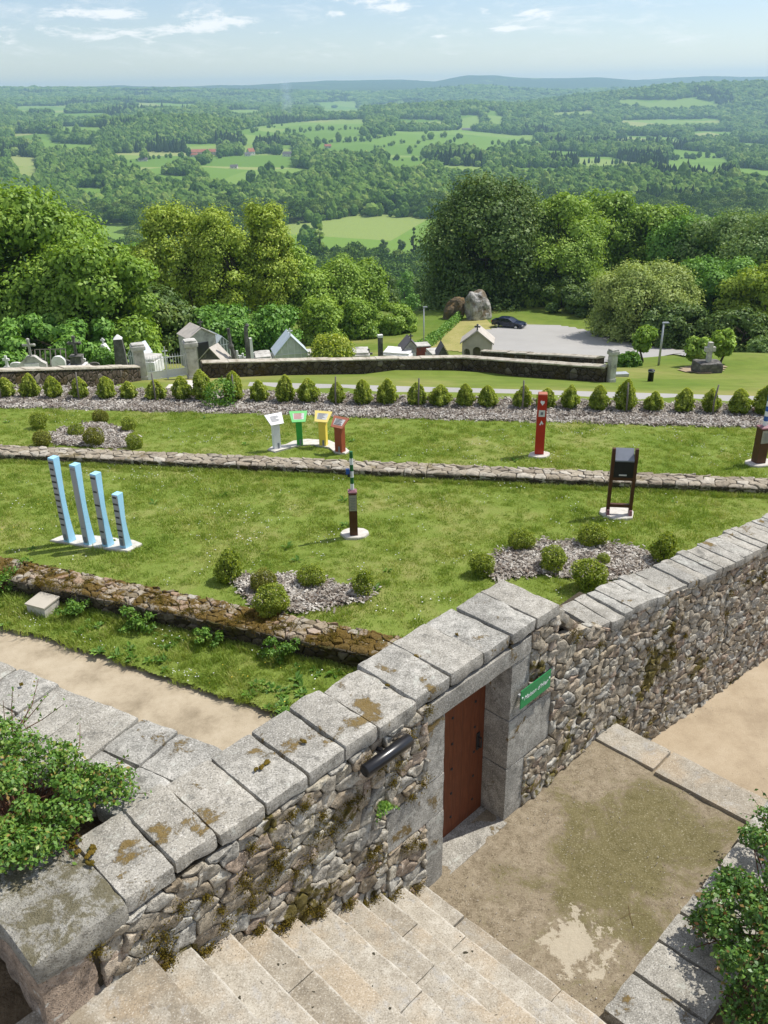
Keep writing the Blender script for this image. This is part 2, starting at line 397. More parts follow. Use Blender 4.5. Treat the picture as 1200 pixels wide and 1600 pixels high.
@material('mossy_rubble')     # low wall tops thick with brown moss
def _(k):
    p = k.pos(); st = k.attr('rnd'); a = k.noise(p, 16, 5, 0.7)
    c = k.ramp(st, [(0.0, (0.22, 0.18, 0.12)), (0.3, (0.34, 0.28, 0.20)), (0.55, (0.38, 0.345, 0.28)), (0.75, (0.35, 0.24, 0.16)), (1.0, (0.47, 0.44, 0.38))])
    c = k.mix(0.7, c, k.ramp(a, [(0.25, 0.45), (0.55, 1.0), (0.8, 1.3)]), 'MULTIPLY')
    mo = k.math('ADD', k.noise(p, 1.5, 6, 0.7, 0.4), k.math('MULTIPLY', k.noise(p, 15, 3), 0.2)); mm = k.smooth(mo, 0.565, 0.62)
    c = k.mix(k.math('MULTIPLY', mm, 0.92), c, k.mix(k.noise(p, 40, 3), (0.07, 0.05, 0.01), (0.22, 0.135, 0.025)))
    k.out(k.bsdf(c, 0.96, k.bump(k.math('ADD', a, k.math('MULTIPLY', mm, k.noise(p, 70, 2))), 0.9, 0.03), 0.1))
@material('low_wall_stone')
def _(k):
    p = k.pos(); st = k.attr('rnd'); a = k.noise(p, 12, 5, 0.7)
    c = k.ramp(st, [(0.0, (0.25, 0.21, 0.16)), (0.4, (0.40, 0.35, 0.27)), (0.7, (0.33, 0.29, 0.23)), (1.0, (0.50, 0.46, 0.385))])
    c = k.mix(0.8, c, k.ramp(a, [(0.25, 0.4), (0.55, 1.0), (0.8, 1.3)]), 'MULTIPLY')
    c = k.mix(k.math('MULTIPLY', k.smooth(k.noise(p, 1.2, 5, 0.7), 0.56, 0.66), 0.7), c, (0.16, 0.125, 0.055))
    k.out(k.bsdf(c, 0.95, k.bump(a, 0.8, 0.03), 0.1))
@material('dark_wall')        # cemetery wall: old dark rubble under moss
def _(k):
    p = k.pos(); a = k.noise(p, 6, 6, 0.7); v = k.voro(p, 3.4, out='Color'); e = k.voro(p, 3.4, 'DISTANCE_TO_EDGE')
    c = k.mix(0.55, k.ramp(k.sep(v)[0], [(0, (0.035, 0.028, 0.02)), (0.5, (0.065, 0.05, 0.035)), (0.85, (0.10, 0.085, 0.065)), (1, (0.34, 0.31, 0.27))]), k.ramp(a, [(0.3, (0.02, 0.016, 0.011)), (0.7, (0.16, 0.13, 0.10))]))
    c = k.mix(k.smooth(e, 0.06, 0.0), c, (0.02, 0.016, 0.011))
    c = k.mix(k.math('MULTIPLY', k.smooth(k.noise(p, 0.9, 5), 0.5, 0.65), 0.6), c, (0.07, 0.05, 0.014))
    k.out(k.bsdf(c, 0.95, k.bump(k.math('ADD', k.smooth(e, 0, 0.2), a), 0.8, 0.06), 0.1))
@material('wall_cap')
def _(k):
    p = k.pos(); a = k.noise(p, 3, 6, 0.7)
    c = k.ramp(a, [(0.3, (0.22, 0.19, 0.14)), (0.5, (0.44, 0.40, 0.33)), (0.75, (0.56, 0.53, 0.46))])
    k.out(k.bsdf(c, 0.95, k.bump(k.noise(p, 20, 4), 0.6, 0.03), 0.1))
@material('tomb_stone')
def _(k):
    p = k.pos(); a = k.noise(p, 2.2, 6, 0.72); r = k.attr('rnd')
    c = k.ramp(a, [(0.3, (0.18, 0.175, 0.16)), (0.46, (0.43, 0.415, 0.38)), (0.7, (0.62, 0.605, 0.565))])
    k.out(k.bsdf(c, 0.92, k.bump(k.noise(p, 30, 4), 0.4, 0.02), 0.15))
@material('tomb_dark')
def _(k):
    p = k.pos(); a = k.noise(p, 3.5, 6, 0.72)
    c = k.ramp(a, [(0.3, (0.045, 0.042, 0.04)), (0.55, (0.13, 0.125, 0.115)), (0.75, (0.30, 0.29, 0.265))])
    k.out(k.bsdf(c, 0.92, k.bump(k.noise(p, 30, 4), 0.4, 0.02), 0.15))
@material('tomb_pale')
def _(k):
    p = k.pos(); a = k.noise(p, 2.5, 6, 0.72)
    c = k.ramp(a, [(0.3, (0.48, 0.47, 0.45)), (0.46, (0.72, 0.71, 0.69)), (0.7, (0.80, 0.79, 0.77))])
    k.out(k.bsdf(c, 0.8, k.bump(k.noise(p, 30, 4), 0.3, 0.02), 0.2))
@material('step_stone')
def _(k):
    p = k.pos(); st = k.attr('rnd'); a = k.noise(p, 1.6, 5, 0.6); b = k.noise(p, 8, 7, 0.78); sp = k.noise(p, 75, 3, 0.75)
    c = k.ramp(b, [(0.27, (0.22, 0.195, 0.155)), (0.5, (0.36, 0.325, 0.265)), (0.72, (0.49, 0.46, 0.395))])
    c = k.mix(0.8, c, k.ramp(st, [(0, (0.72, 0.68, 0.62)), (0.5, 1.0), (1, (1.18, 1.18, 1.18))]), 'MULTIPLY')
    c = k.mix(k.math('MULTIPLY', k.smooth(a, 0.46, 0.62), 0.5), c, (0.43, 0.33, 0.215))
    c = k.mix(k.math('MULTIPLY', k.smooth(k.noise(p, 5, 6, 0.7, 0.5), 0.55, 0.64), 0.55), c, (0.36, 0.35, 0.33))
    c = k.mix(k.math('MULTIPLY', k.smooth(sp, 0.54, 0.65), 0.8), c, (0.17, 0.15, 0.12))
    c = k.mix(k.math('MULTIPLY', k.smooth(sp, 0.44, 0.35), 0.55), c, (0.64, 0.61, 0.54))
    c = k.mix(k.smooth(k.noise(p, 17, 2, 0.4), 0.735, 0.76), c, (0.05, 0.045, 0.03))
    we = k.attr('edge_tone'); wn = k.math('ADD', we, k.math('MULTIPLY', k.math('SUBTRACT', b, 0.5), 0.9))  # tread colour: lighter at the nosing, darker towards the back
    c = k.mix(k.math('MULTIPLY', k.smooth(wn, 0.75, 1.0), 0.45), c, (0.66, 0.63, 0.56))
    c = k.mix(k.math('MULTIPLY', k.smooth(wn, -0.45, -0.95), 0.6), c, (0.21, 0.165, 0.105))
    h = k.math('ADD', k.math('MULTIPLY', b, 0.7), k.math('MULTIPLY', sp, 0.3))
    k.out(k.bsdf(c, 0.94, k.bump(h, 0.6, 0.015), 0.12))
@material('mortar')
def _(k):
    p = k.pos(); k.out(k.bsdf(k.mix(k.noise(p, 14, 4), (0.03, 0.025, 0.018), (0.12, 0.10, 0.07)), 0.97, k.bump(k.noise(p, 40, 4), 0.9, 0.02), 0.05))
@material('moss')
def _(k):
    p = k.pos(); r = k.math('ADD', k.math('MULTIPLY', k.attr('rnd'), 0.6), k.math('MULTIPLY', k.noise(p, 60, 4, 0.8), 0.45)); c = k.ramp(r, [(0, (0.07, 0.06, 0.008)), (0.5, (0.13, 0.10, 0.018)), (1, (0.235, 0.15, 0.03))])
    k.out(k.bsdf(c, 0.97, k.bump(k.noise(p, 110, 3, 0.8), 0.9, 0.01), 0.05))
@material('concrete')
def _(k):
    p = k.pos(); c = k.ramp(k.noise(p, 6, 6, 0.7), [(0.3, (0.42, 0.39, 0.34)), (0.6, (0.60, 0.57, 0.52)), (0.8, (0.68, 0.66, 0.62))])
    k.out(k.bsdf(c, 0.92, k.bump(k.noise(p, 50, 4), 0.4, 0.01), 0.12))
@material('door_wood')
def _(k):
    p = k.obj(); q = k.mapping(p, (6, 6, 0.7)); g = k.noise(q, 7, 5, 0.6, 0.4)
    x = k.sep(p)[0]; gr = k.math('FRACT', k.math('MULTIPLY', x, 7.2)); line = k.smooth(k.math('ABSOLUTE', k.math('SUBTRACT', gr, 0.5)), 0.47, 0.5)
    c = k.ramp(g, [(0.3, (0.105, 0.030, 0.011)), (0.6, (0.16, 0.046, 0.017)), (0.8, (0.20, 0.062, 0.024))])
    c = k.mix(line, c, (0.05, 0.016, 0.008))
    k.out(k.bsdf(c, 0.6, k.bump(k.math('SUBTRACT', g, line), 0.3, 0.01), 0.3))

# ---- ground
@material('court_ground')     # beaten gravel with moss and a worn pale patch
def _(k):
    p = k.pos(); s = k.sep(p); t = k.math('MULTIPLY', k.math('ADD', s[0], s[1]), S); c0 = k.math('MULTIPLY', k.math('SUBTRACT', s[0], s[1]), S)
    big = k.noise(p, 1.1, 8, 0.75, 0.4); fine = k.noise(p, 55, 5, 0.85); mid = k.noise(p, 9, 5, 0.7)
    c = k.ramp(mid, [(0.3, (0.17, 0.135, 0.09)), (0.5, (0.275, 0.225, 0.155)), (0.75, (0.38, 0.32, 0.235))])
    dx = k.math('SUBTRACT', c0, -2.95); dt = k.math('SUBTRACT', t, 6.3)
    r = k.math('SQRT', k.math('ADD', k.math('MULTIPLY', dx, dx), k.math('MULTIPLY', k.math('MULTIPLY', dt, dt), 0.42)))
    mo = k.math('ADD', k.math('SUBTRACT', 0.95, r), k.math('MULTIPLY', k.math('SUBTRACT', big, 0.5), 4.6))
    mo = k.math('ADD', mo, k.math('MULTIPLY', k.math('SUBTRACT', fine, 0.5), 2.6))
    mo = k.math('ADD', mo, k.math('MULTIPLY', k.math('SUBTRACT', mid, 0.5), 1.2))
    c = k.mix(k.math('MULTIPLY', k.smooth(mo, 0.0, 0.45), 0.82), c, k.mix(mid, (0.085, 0.077, 0.026), (0.19, 0.165, 0.065)))
    c = k.mix(k.math('MULTIPLY', k.smooth(fine, 0.56, 0.64), 0.75), c, (0.50, 0.45, 0.32))
    c = k.mix(k.math('MULTIPLY', k.smooth(fine, 0.45, 0.37), 0.75), c, (0.06, 0.052, 0.022))
    ex = k.math('DIVIDE', k.math('SUBTRACT', c0, -2.70), 0.27); ey = k.math('DIVIDE', k.math('SUBTRACT', t, 5.12), 0.27)
    er = k.math('SQRT', k.math('ADD', k.math('MULTIPLY', ex, ex), k.math('MULTIPLY', ey, ey)))
    er = k.math('ADD', er, k.math('MULTIPLY', k.math('SUBTRACT', k.noise(p, 5.5, 7, 0.72, 0.2), 0.5), 5.2))
    c = k.mix(k.math('MULTIPLY', k.smooth(er, 1.05, 0.85), 0.8), c, k.mix(fine, (0.43, 0.37, 0.27), (0.56, 0.50, 0.39)))
    k.out(k.bsdf(c, 0.97, k.bump(k.math('ADD', fine, mid), 0.8, 0.015), 0.08))
@material('sand')
def _(k):
    p = k.pos(); a = k.noise(p, 1.2, 7, 0.72); f = k.noise(p, 60, 5, 0.85)
    c = k.ramp(a, [(0.3, (0.30, 0.235, 0.16)), (0.5, (0.41, 0.33, 0.23)), (0.75, (0.50, 0.415, 0.305))])
    c = k.mix(k.math('MULTIPLY', k.smooth(f, 0.58, 0.70), 0.55), c, (0.62, 0.53, 0.40))
    c = k.mix(k.math('MULTIPLY', k.smooth(f, 0.43, 0.32), 0.55), c, (0.20, 0.14, 0.08))
    k.out(k.bsdf(c, 0.97, k.bump(k.math('ADD', f, a), 0.6, 0.012), 0.08))
@material('path_sand')
def _(k):
    p = k.pos(); a = k.noise(p, 1.6, 7, 0.72); f = k.noise(p, 50, 5, 0.85)
    c = k.ramp(a, [(0.3, (0.25, 0.205, 0.14)), (0.5, (0.40, 0.335, 0.24)), (0.75, (0.50, 0.43, 0.32))])
    c = k.mix(k.math('MULTIPLY', k.smooth(f, 0.43, 0.32), 0.5), c, (0.17, 0.125, 0.075))
    c = k.mix(k.math('MULTIPLY', k.smooth(f, 0.60, 0.7), 0.4), c, (0.58, 0.51, 0.40))
    k.out(k.bsdf(c, 0.97, k.bump(f, 0.5, 0.012), 0.08))
@material('soil')
def _(k):
    p = k.pos(); a = k.noise(p, 3, 6, 0.7)
    k.out(k.bsdf(k.ramp(a, [(0.3, (0.07, 0.05, 0.03)), (0.7, (0.18, 0.135, 0.085))]), 0.97, k.bump(k.noise(p, 30, 4), 0.8, 0.03), 0.05))
@material('lawn')             # turf under the standing blades, with dry and bare spots
def _(k):
    p = k.pos(); a = k.noise(p, 0.55, 5, 0.65); b = k.noise(p, 4.5, 5, 0.7); f = k.noise(p, 45, 3, 0.7)
    c = k.ramp(a, [(0.3, (0.125, 0.185, 0.028)), (0.5, (0.185, 0.24, 0.05)), (0.7, (0.27, 0.265, 0.095))])
    c = k.mix(0.6, c, k.ramp(f, [(0.3, 0.5), (0.55, 1.0), (0.75, 1.4)]), 'MULTIPLY')
    c = k.mix(k.math('MULTIPLY', k.smooth(b, 0.60, 0.72), 0.6), c, (0.24, 0.20, 0.08))
    k.out(k.bsdf(c, 0.97, k.bump(f, 0.6, 0.03), 0.05))
@material('asphalt')
def _(k):
    p = k.pos(); a = k.noise(p, 0.25, 6, 0.65); f = k.noise(p, 9, 4, 0.75)
    c = k.mix(f, k.ramp(a, [(0.3, (0.27, 0.262, 0.25)), (0.7, (0.36, 0.352, 0.335))]), (0.38, 0.37, 0.35))
    k.out(k.bsdf(c, 0.9, k.bump(f, 0.2, 0.02), 0.1))
@material('dirt')
def _(k):
    p = k.pos(); a = k.noise(p, 0.8, 6, 0.7)
    k.out(k.bsdf(k.ramp(a, [(0.3, (0.26, 0.19, 0.12)), (0.7, (0.42, 0.34, 0.24))]), 0.97, None, 0.05))
@material('terrain')
def _(k):
    p = k.pos(); s = k.sep(p); a = k.noise(p, 0.012, 5, 0.6); b = k.noise(p, 0.9, 5, 0.7); m = k.noise(p, 0.09, 4, 0.6)
    field = k.voro(p, 0.0045, out='Color'); fv = k.sep(field)[0]
    c = k.ramp(fv, [(0, (0.12, 0.215, 0.035)), (0.45, (0.16, 0.265, 0.05)), (0.8, (0.21, 0.29, 0.075)), (1, (0.28, 0.31, 0.11))])
    near = k.ramp(m, [(0.3, (0.10, 0.165, 0.025)), (0.5, (0.16, 0.205, 0.042)), (0.68, (0.27, 0.255, 0.09))])
    c = k.mix(k.smooth(s[1], 140, 320), near, c)
    c = k.mix(0.45, c, k.ramp(b, [(0.3, 0.6), (0.55, 1.0), (0.75, 1.3)]), 'MULTIPLY')
    far = k.noise(k.mapping(p, (1, 1, 0)), 0.0022, 7, 0.62, 0.3); tex = k.noise(k.mapping(p, (1, 1, 0)), 0.03, 6, 0.7)
    wood = k.mix(k.smooth(tex, 0.38, 0.62), (0.016, 0.032, 0.013), (0.075, 0.11, 0.035))
    fm = k.math('MULTIPLY', k.smooth(s[1], 5600, 7000), k.smooth(far, 0.66, 0.60))
    c = k.mix(fm, c, wood)
    k.out(k.bsdf(c, 0.97, None, 0.05))
# ---- leaves
def leafmat(name, stops, trans=0.32, world=0.35, rough=0.55, gloss=0.03, inst=False, wsc=0.55):
    @material(name)
    def _(k):
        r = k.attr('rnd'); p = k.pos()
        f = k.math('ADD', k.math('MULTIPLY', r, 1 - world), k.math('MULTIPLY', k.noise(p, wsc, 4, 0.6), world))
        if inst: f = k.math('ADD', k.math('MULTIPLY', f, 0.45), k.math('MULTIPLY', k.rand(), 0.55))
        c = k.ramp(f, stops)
        d = k.node('ShaderNodeBsdfDiffuse'); k.put(d.inputs[0], c)
        t = k.node('ShaderNodeBsdfTranslucent'); k.put(t.inputs[0], k.mix(1.0, c, (1.25, 1.2, 0.55, 1), 'MULTIPLY'))
        g = k.node('ShaderNodeBsdfGlossy'); k.put(g.inputs[0], (0.8, 0.85, 0.8)); k.put(g.inputs[1], rough)
        m = k.node('ShaderNodeMixShader'); k.put(m.inputs[0], trans); k.l.new(d.outputs[0], m.inputs[1]); k.l.new(t.outputs[0], m.inputs[2])
        m2 = k.node('ShaderNodeMixShader'); k.put(m2.inputs[0], gloss); k.l.new(m.outputs[0], m2.inputs[1]); k.l.new(g.outputs[0], m2.inputs[2])
        k.out(m2.outputs[0])
leafmat('leaf_bright', [(0.15, (0.103, 0.196, 0.021)), (0.5, (0.218, 0.356, 0.037)), (0.85, (0.391, 0.517, 0.081))], 0.27)
leafmat('leaf_mid', [(0.15, (0.079, 0.194, 0.027)), (0.5, (0.148, 0.307, 0.042)), (0.85, (0.251, 0.421, 0.064))], 0.2)
leafmat('leaf_olive', [(0.12, (0.146, 0.224, 0.022)), (0.5, (0.336, 0.448, 0.050)), (0.85, (0.582, 0.627, 0.112))], 0.27)
leafmat('leaf_dark', [(0.15, (0.053, 0.102, 0.020)), (0.5, (0.102, 0.174, 0.032)), (0.85, (0.235, 0.295, 0.058))], 0.2)
leafmat('leaf_lime', [(0.15, (0.130, 0.227, 0.027)), (0.5, (0.281, 0.432, 0.054)), (0.85, (0.475, 0.594, 0.119))], 0.27)
leafmat('leaf_pale', [(0.15, (0.16, 0.235, 0.05)), (0.5, (0.32, 0.41, 0.10)), (0.85, (0.52, 0.58, 0.20))], 0.27)
leafmat('leaf_silver', [(0.15, (0.108, 0.198, 0.054)), (0.5, (0.198, 0.306, 0.090)), (0.82, (0.342, 0.432, 0.162)), (0.95, (0.756, 0.792, 0.576))], 0.3)
leafmat('leaf_golden', [(0.06, (0.09, 0.14, 0.015)), (0.42, (0.27, 0.37, 0.035)), (0.82, (0.60, 0.64, 0.13))], 0.42, 0.1)
leafmat('leaf_box', [(0.08, (0.08, 0.125, 0.015)), (0.45, (0.25, 0.33, 0.03)), (0.85, (0.48, 0.52, 0.07))], 0.36, 0.1)
leafmat('leaf_box_olive', [(0.1, (0.084, 0.105, 0.014)), (0.5, (0.196, 0.210, 0.022)), (0.85, (0.350, 0.336, 0.042))], 0.3, 0.1)
leafmat('leaf_rose', [(0.1, (0.072, 0.168, 0.029)), (0.5, (0.136, 0.272, 0.042)), (0.8, (0.256, 0.368, 0.064)), (0.95, (0.416, 0.224, 0.080))], 0.3, 0.15, 0.45, 0.03)
leafmat('leaf_rose_dark', [(0.1, (0.053, 0.135, 0.027)), (0.5, (0.098, 0.210, 0.038)), (0.8, (0.180, 0.300, 0.060)), (0.96, (0.360, 0.150, 0.060))], 0.3, 0.15, 0.4, 0.035)
leafmat('leaf_weed', [(0.1, (0.070, 0.168, 0.021)), (0.5, (0.126, 0.266, 0.031)), (0.9, (0.224, 0.364, 0.049))], 0.3, 0.15)
leafmat('grass_blade', [(0.08, (0.125, 0.20, 0.024)), (0.38, (0.23, 0.335, 0.046)), (0.66, (0.345, 0.42, 0.085)), (0.92, (0.56, 0.51, 0.23))], 0.3, 0.45, 0.6, 0.02, True)
leafmat('far_leaf', [(0.05, (0.043, 0.088, 0.020)), (0.35, (0.085, 0.159, 0.030)), (0.65, (0.152, 0.244, 0.049)), (0.95, (0.293, 0.354, 0.098))], 0.12, 0.35, 0.8, 0.0, True, 0.012)
leafmat('far_conifer', [(0.1, (0.021, 0.044, 0.017)), (0.9, (0.052, 0.081, 0.026))], 0.05, 0.3, 0.8, 0.0, True)
@material('bark_chip')
def _(k):
    r = k.math('ADD', k.math('MULTIPLY', k.rand(), 0.5), k.math('MULTIPLY', k.attr('rnd'), 0.5))
    k.out(k.bsdf(k.ramp(r, [(0.12, (0.12, 0.09, 0.07)), (0.45, (0.30, 0.265, 0.225)), (0.85, (0.56, 0.53, 0.48))]), 0.9, None, 0.1))
@material('mulch_bed')
def _(k):
    p = k.pos(); a = k.noise(p, 28, 5, 0.8)
    k.out(k.bsdf(k.ramp(a, [(0.3, (0.10, 0.08, 0.06)), (0.5, (0.27, 0.24, 0.20)), (0.7, (0.48, 0.45, 0.41))]), 0.97, k.bump(a, 0.9, 0.03), 0.05))
@material('boulder')
def _(k):
    p = k.pos(); a = k.noise(p, 1.1, 7, 0.7); b = k.noise(p, 0.6, 6, 0.7, 0.5)
    c = k.ramp(a, [(0.35, (0.10, 0.095, 0.085)), (0.5, (0.30, 0.29, 0.27)), (0.68, (0.56, 0.54, 0.51))])
    c = k.mix(k.math('MULTIPLY', k.smooth(b, 0.53, 0.6), 0.75), c, (0.15, 0.105, 0.05))
    k.out(k.bsdf(c, 0.95, k.bump(a, 0.9, 0.2), 0.1))

@material('low_wall_face')    # retaining face: soil-stained mossy stone, its shade put into the colour
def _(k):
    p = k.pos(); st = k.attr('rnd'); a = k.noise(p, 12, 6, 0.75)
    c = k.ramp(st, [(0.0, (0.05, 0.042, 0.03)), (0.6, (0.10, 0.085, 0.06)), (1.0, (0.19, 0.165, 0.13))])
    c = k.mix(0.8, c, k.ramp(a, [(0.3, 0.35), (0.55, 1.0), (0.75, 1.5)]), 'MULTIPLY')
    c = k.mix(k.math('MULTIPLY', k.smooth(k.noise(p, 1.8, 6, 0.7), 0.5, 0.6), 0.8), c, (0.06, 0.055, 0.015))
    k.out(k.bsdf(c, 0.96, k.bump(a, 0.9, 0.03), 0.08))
@material('dry_grass')
def _(k):
    p = k.pos(); a = k.noise(p, 0.35, 6, 0.7); f = k.noise(p, 7, 4, 0.8)
    c = k.mix(0.5, k.ramp(a, [(0.3, (0.20, 0.22, 0.06)), (0.5, (0.31, 0.285, 0.105)), (0.75, (0.40, 0.345, 0.16))]), k.ramp(f, [(0.3, 0.6), (0.7, 1.35)]), 'MULTIPLY')
    k.out(k.bsdf(c, 0.97, None, 0.05))
@material('brown_boulder')
def _(k):
    p = k.pos(); a = k.noise(p, 1.3, 7, 0.75)
    k.out(k.bsdf(k.ramp(a, [(0.33, (0.05, 0.045, 0.035)), (0.5, (0.14, 0.11, 0.07)), (0.62, (0.20, 0.125, 0.05)), (0.75, (0.34, 0.32, 0.28))]), 0.95, k.bump(a, 0.9, 0.2), 0.1))

simple('pale_glass', (0.60, 0.63, 0.62), 0.3, 0.2, 3, 0.5)

@material('lichen_granite')   # the old end block, dark lichen and moss over pale stone
def _(k):
    p = k.pos(); b = k.noise(p, 7, 7, 0.75); sp = k.noise(p, 70, 3, 0.75); z = k.sep(k.node('ShaderNodeNewGeometry').outputs['Normal'])[2]
    c = k.ramp(b, [(0.3, (0.24, 0.225, 0.19)), (0.5, (0.43, 0.41, 0.355)), (0.7, (0.58, 0.56, 0.50))])
    c = k.mix(k.math('MULTIPLY', k.smooth(sp, 0.53, 0.64), 0.7), c, (0.12, 0.11, 0.09))
    m = k.math('MULTIPLY', k.smooth(k.noise(p, 5.0, 8, 0.82, 0.3), 0.45, 0.55), k.smooth(z, 0.4, 0.9))
    c = k.mix(k.math('MULTIPLY', m, 0.8), c, k.mix(k.noise(p, 30, 4), (0.085, 0.075, 0.03), (0.22, 0.19, 0.10)))
    k.out(k.bsdf(c, 0.96, k.bump(k.math('ADD', b, sp), 1.0, 0.03), 0.08))
# ------------------------------------------------------------------ terrain
PROF = np.array([(-30, -1.9), (27.0, -1.9), (28.6, -2.0), (31.4, -4.45), (34, -4.55), (37.6, -4.75), (40, -5.3), (43.5, -6.1), (50, -7.6), (60, -10.2), (75, -14.2), (88, -16.6), (104, -18.2), (114, -18.9), (130, -24), (160, -38), (200, -52), (250, -67), (330, -86), (450, -104), (600, -115), (800, -119.5), (1000, -119.5), (1200, -116)])
UK = np.array([-500, 0, 150, 300, 450, 600, 750, 900, 1050, 1200, 1700.])
ROWS = [(1500, [268, 268, 268, 268, 270, 268, 268, 271, 272, 272, 272]), (1850, [240, 240, 240, 238, 240, 242, 240, 248, 250, 252, 252]),
        (2300, [222, 222, 206, 196, 218, 217, 220, 232, 230, 232, 230]), (2900, [202, 202, 200, 199, 198, 197, 208, 212, 208, 215, 215]),
        (3500, [184, 184, 182, 180, 186, 176, 168, 182, 190, 188, 195]), (4300, [174, 170, 168, 166, 172, 176, 176, 160, 143, 140, 140]),
        (5300, [160, 160, 158, 162, 166, 172, 170, 165, 156, 150, 148]), (6500, [147, 145, 142, 141, 147, 153, 140, 145, 141, 139, 139]),
        (7800, [144, 144, 140, 139, 139, 136, 140, 137, 137, 135, 134])]
SKY_U = np.array([-500, 0, 100, 200, 300, 400, 480, 530, 600, 640, 690, 740, 790, 850, 900, 950, 1000, 1060, 1110, 1200, 1700.])
SKY_V = np.array([139, 139, 137, 133, 134, 132, 129, 126, 126, 125, 127, 119, 119, 122, 122, 121, 125, 123, 119, 119, 110.])
def z_row(D, u, v):
    d = FW + RT * ((u - 600) / FPX)[:, None] - UP * ((v - 800) / FPX)[:, None]
    return CZ + d[:, 2] * D / d[:, 1]
def far_table(u):
    Ds = [r[0] for r in ROWS] + [9500, 11000, 20000]
    Z = [z_row(r[0], u, np.interp(u, UK, r[1])) for r in ROWS] + [z_row(9500, u, np.interp(u, SKY_U, SKY_V)), np.full(len(u), -30.0), np.full(len(u), -60.0)]
    return np.array(Ds, float), np.array(Z)
def far_z(x, y):
    x = np.atleast_1d(np.asarray(x, float)); y = np.atleast_1d(np.asarray(y, float)); yy = np.maximum(y, 1.0)
    u = np.clip(600 + FPX * (x / yy) / 0.9 * 1.0, -500, 1700)
    Ds, Z = far_table(u); base = np.interp(yy, PROF[:, 0], PROF[:, 1])
    Ds2 = np.concatenate([[1200.], Ds]); Z2 = np.concatenate([np.full((1, len(u)), -116.0), Z])
    j = np.clip(np.searchsorted(Ds2, yy) - 1, 0, len(Ds2) - 2); f = np.clip((yy - Ds2[j]) / (Ds2[j + 1] - Ds2[j]), 0, 1); f = f * f * (3 - 2 * f)
    n = np.arange(len(u)); fz = Z2[j, n] * (1 - f) + Z2[j + 1, n] * f
    z = np.where(yy > 1200, fz, base)
    amp = np.clip((yy - 900) / 1200, 0, 1) * 9 + np.clip((yy - 2000) / 3000, 0, 1) * 8
    return z + np.clip((yy - 300) / 900, 0, 1) * 2.0 * fbm2(x, y, 330, 3, 2) + amp * np.clip((9000 - yy) / 2500, 0, 1) * fbm2(x / 2.0, y, 620, 13, 3) + np.clip((yy - 5500) / 3000, 0, 1) * 12 * fbm2(x, y, 520, 9, 4)
def gz(x, y):
    """height of the ground sheet"""
    x = np.atleast_1d(np.asarray(x, float)); y = np.atleast_1d(np.asarray(y, float))
    fade = np.clip((100 - y) / 55, 0, 1); s = y + 0.15 * np.maximum(x, -5 + 0.15 * np.minimum(x + 5, 0)) * fade
    near = np.interp(s, PROF[:, 0], PROF[:, 1])
    mound = 1.0 * np.exp(-(((x - 24) / 9) ** 2 + ((y - 57) / 6.0) ** 2))
    return np.where(y > 300, far_z(x, y), near + mound + np.where(y > 45, 0.25, 0.0) * fbm2(x, y, 14, 4, 2))
def gz1(x, y): return float(gz(x, y)[0])
def at_ground(u, v, f=None, lo=20.0, hi=160.0):
    d = ray(u, v)
    for _ in range(3):
        ds = np.linspace(lo, hi, 400); P = CAM + d * (ds / d[1])[:, None]; b = P[:, 2] < gz(P[:, 0], P[:, 1])
        if not b.any(): return P[-1]
        k_ = int(np.argmax(b)); lo, hi = ds[max(0, k_ - 1)], ds[k_]
    return CAM + d * ((lo + hi) / 2 / d[1])
def up_at(u, v, y):
    """ground point under the place seen at (u, v) at depth y, and the height of that place above it"""
    p = at_y(u, v, y); g = gz1(p[0], p[1]); return np.array([p[0], p[1], g]), p[2] - g
_th = np.radians(np.linspace(-52, 52, 420)); _r = np.concatenate([[2.0, 12], np.linspace(20, 60, 60), np.geomspace(61, 300, 90), np.geomspace(305, 2500, 150), np.geomspace(2530, 11500, 170)])
_T, _RR = np.meshgrid(_th, _r); _X = np.sin(_T) * _RR; _Y = np.cos(_T) * _RR; _Z = gz(_X.ravel(), _Y.ravel())
_n, _m = _X.shape; _i = np.arange(_n * _m).reshape(_n, _m)
tag(mesh('terrain', np.stack([_X.ravel(), _Y.ravel(), _Z], -1), np.stack([_i[:-1, :-1], _i[:-1, 1:], _i[1:, 1:], _i[1:, :-1]], -1).reshape(-1, 4), 'terrain', None, True), 'rolling green hill country falling away to a wide wooded valley', 'terrain', kind='structure')
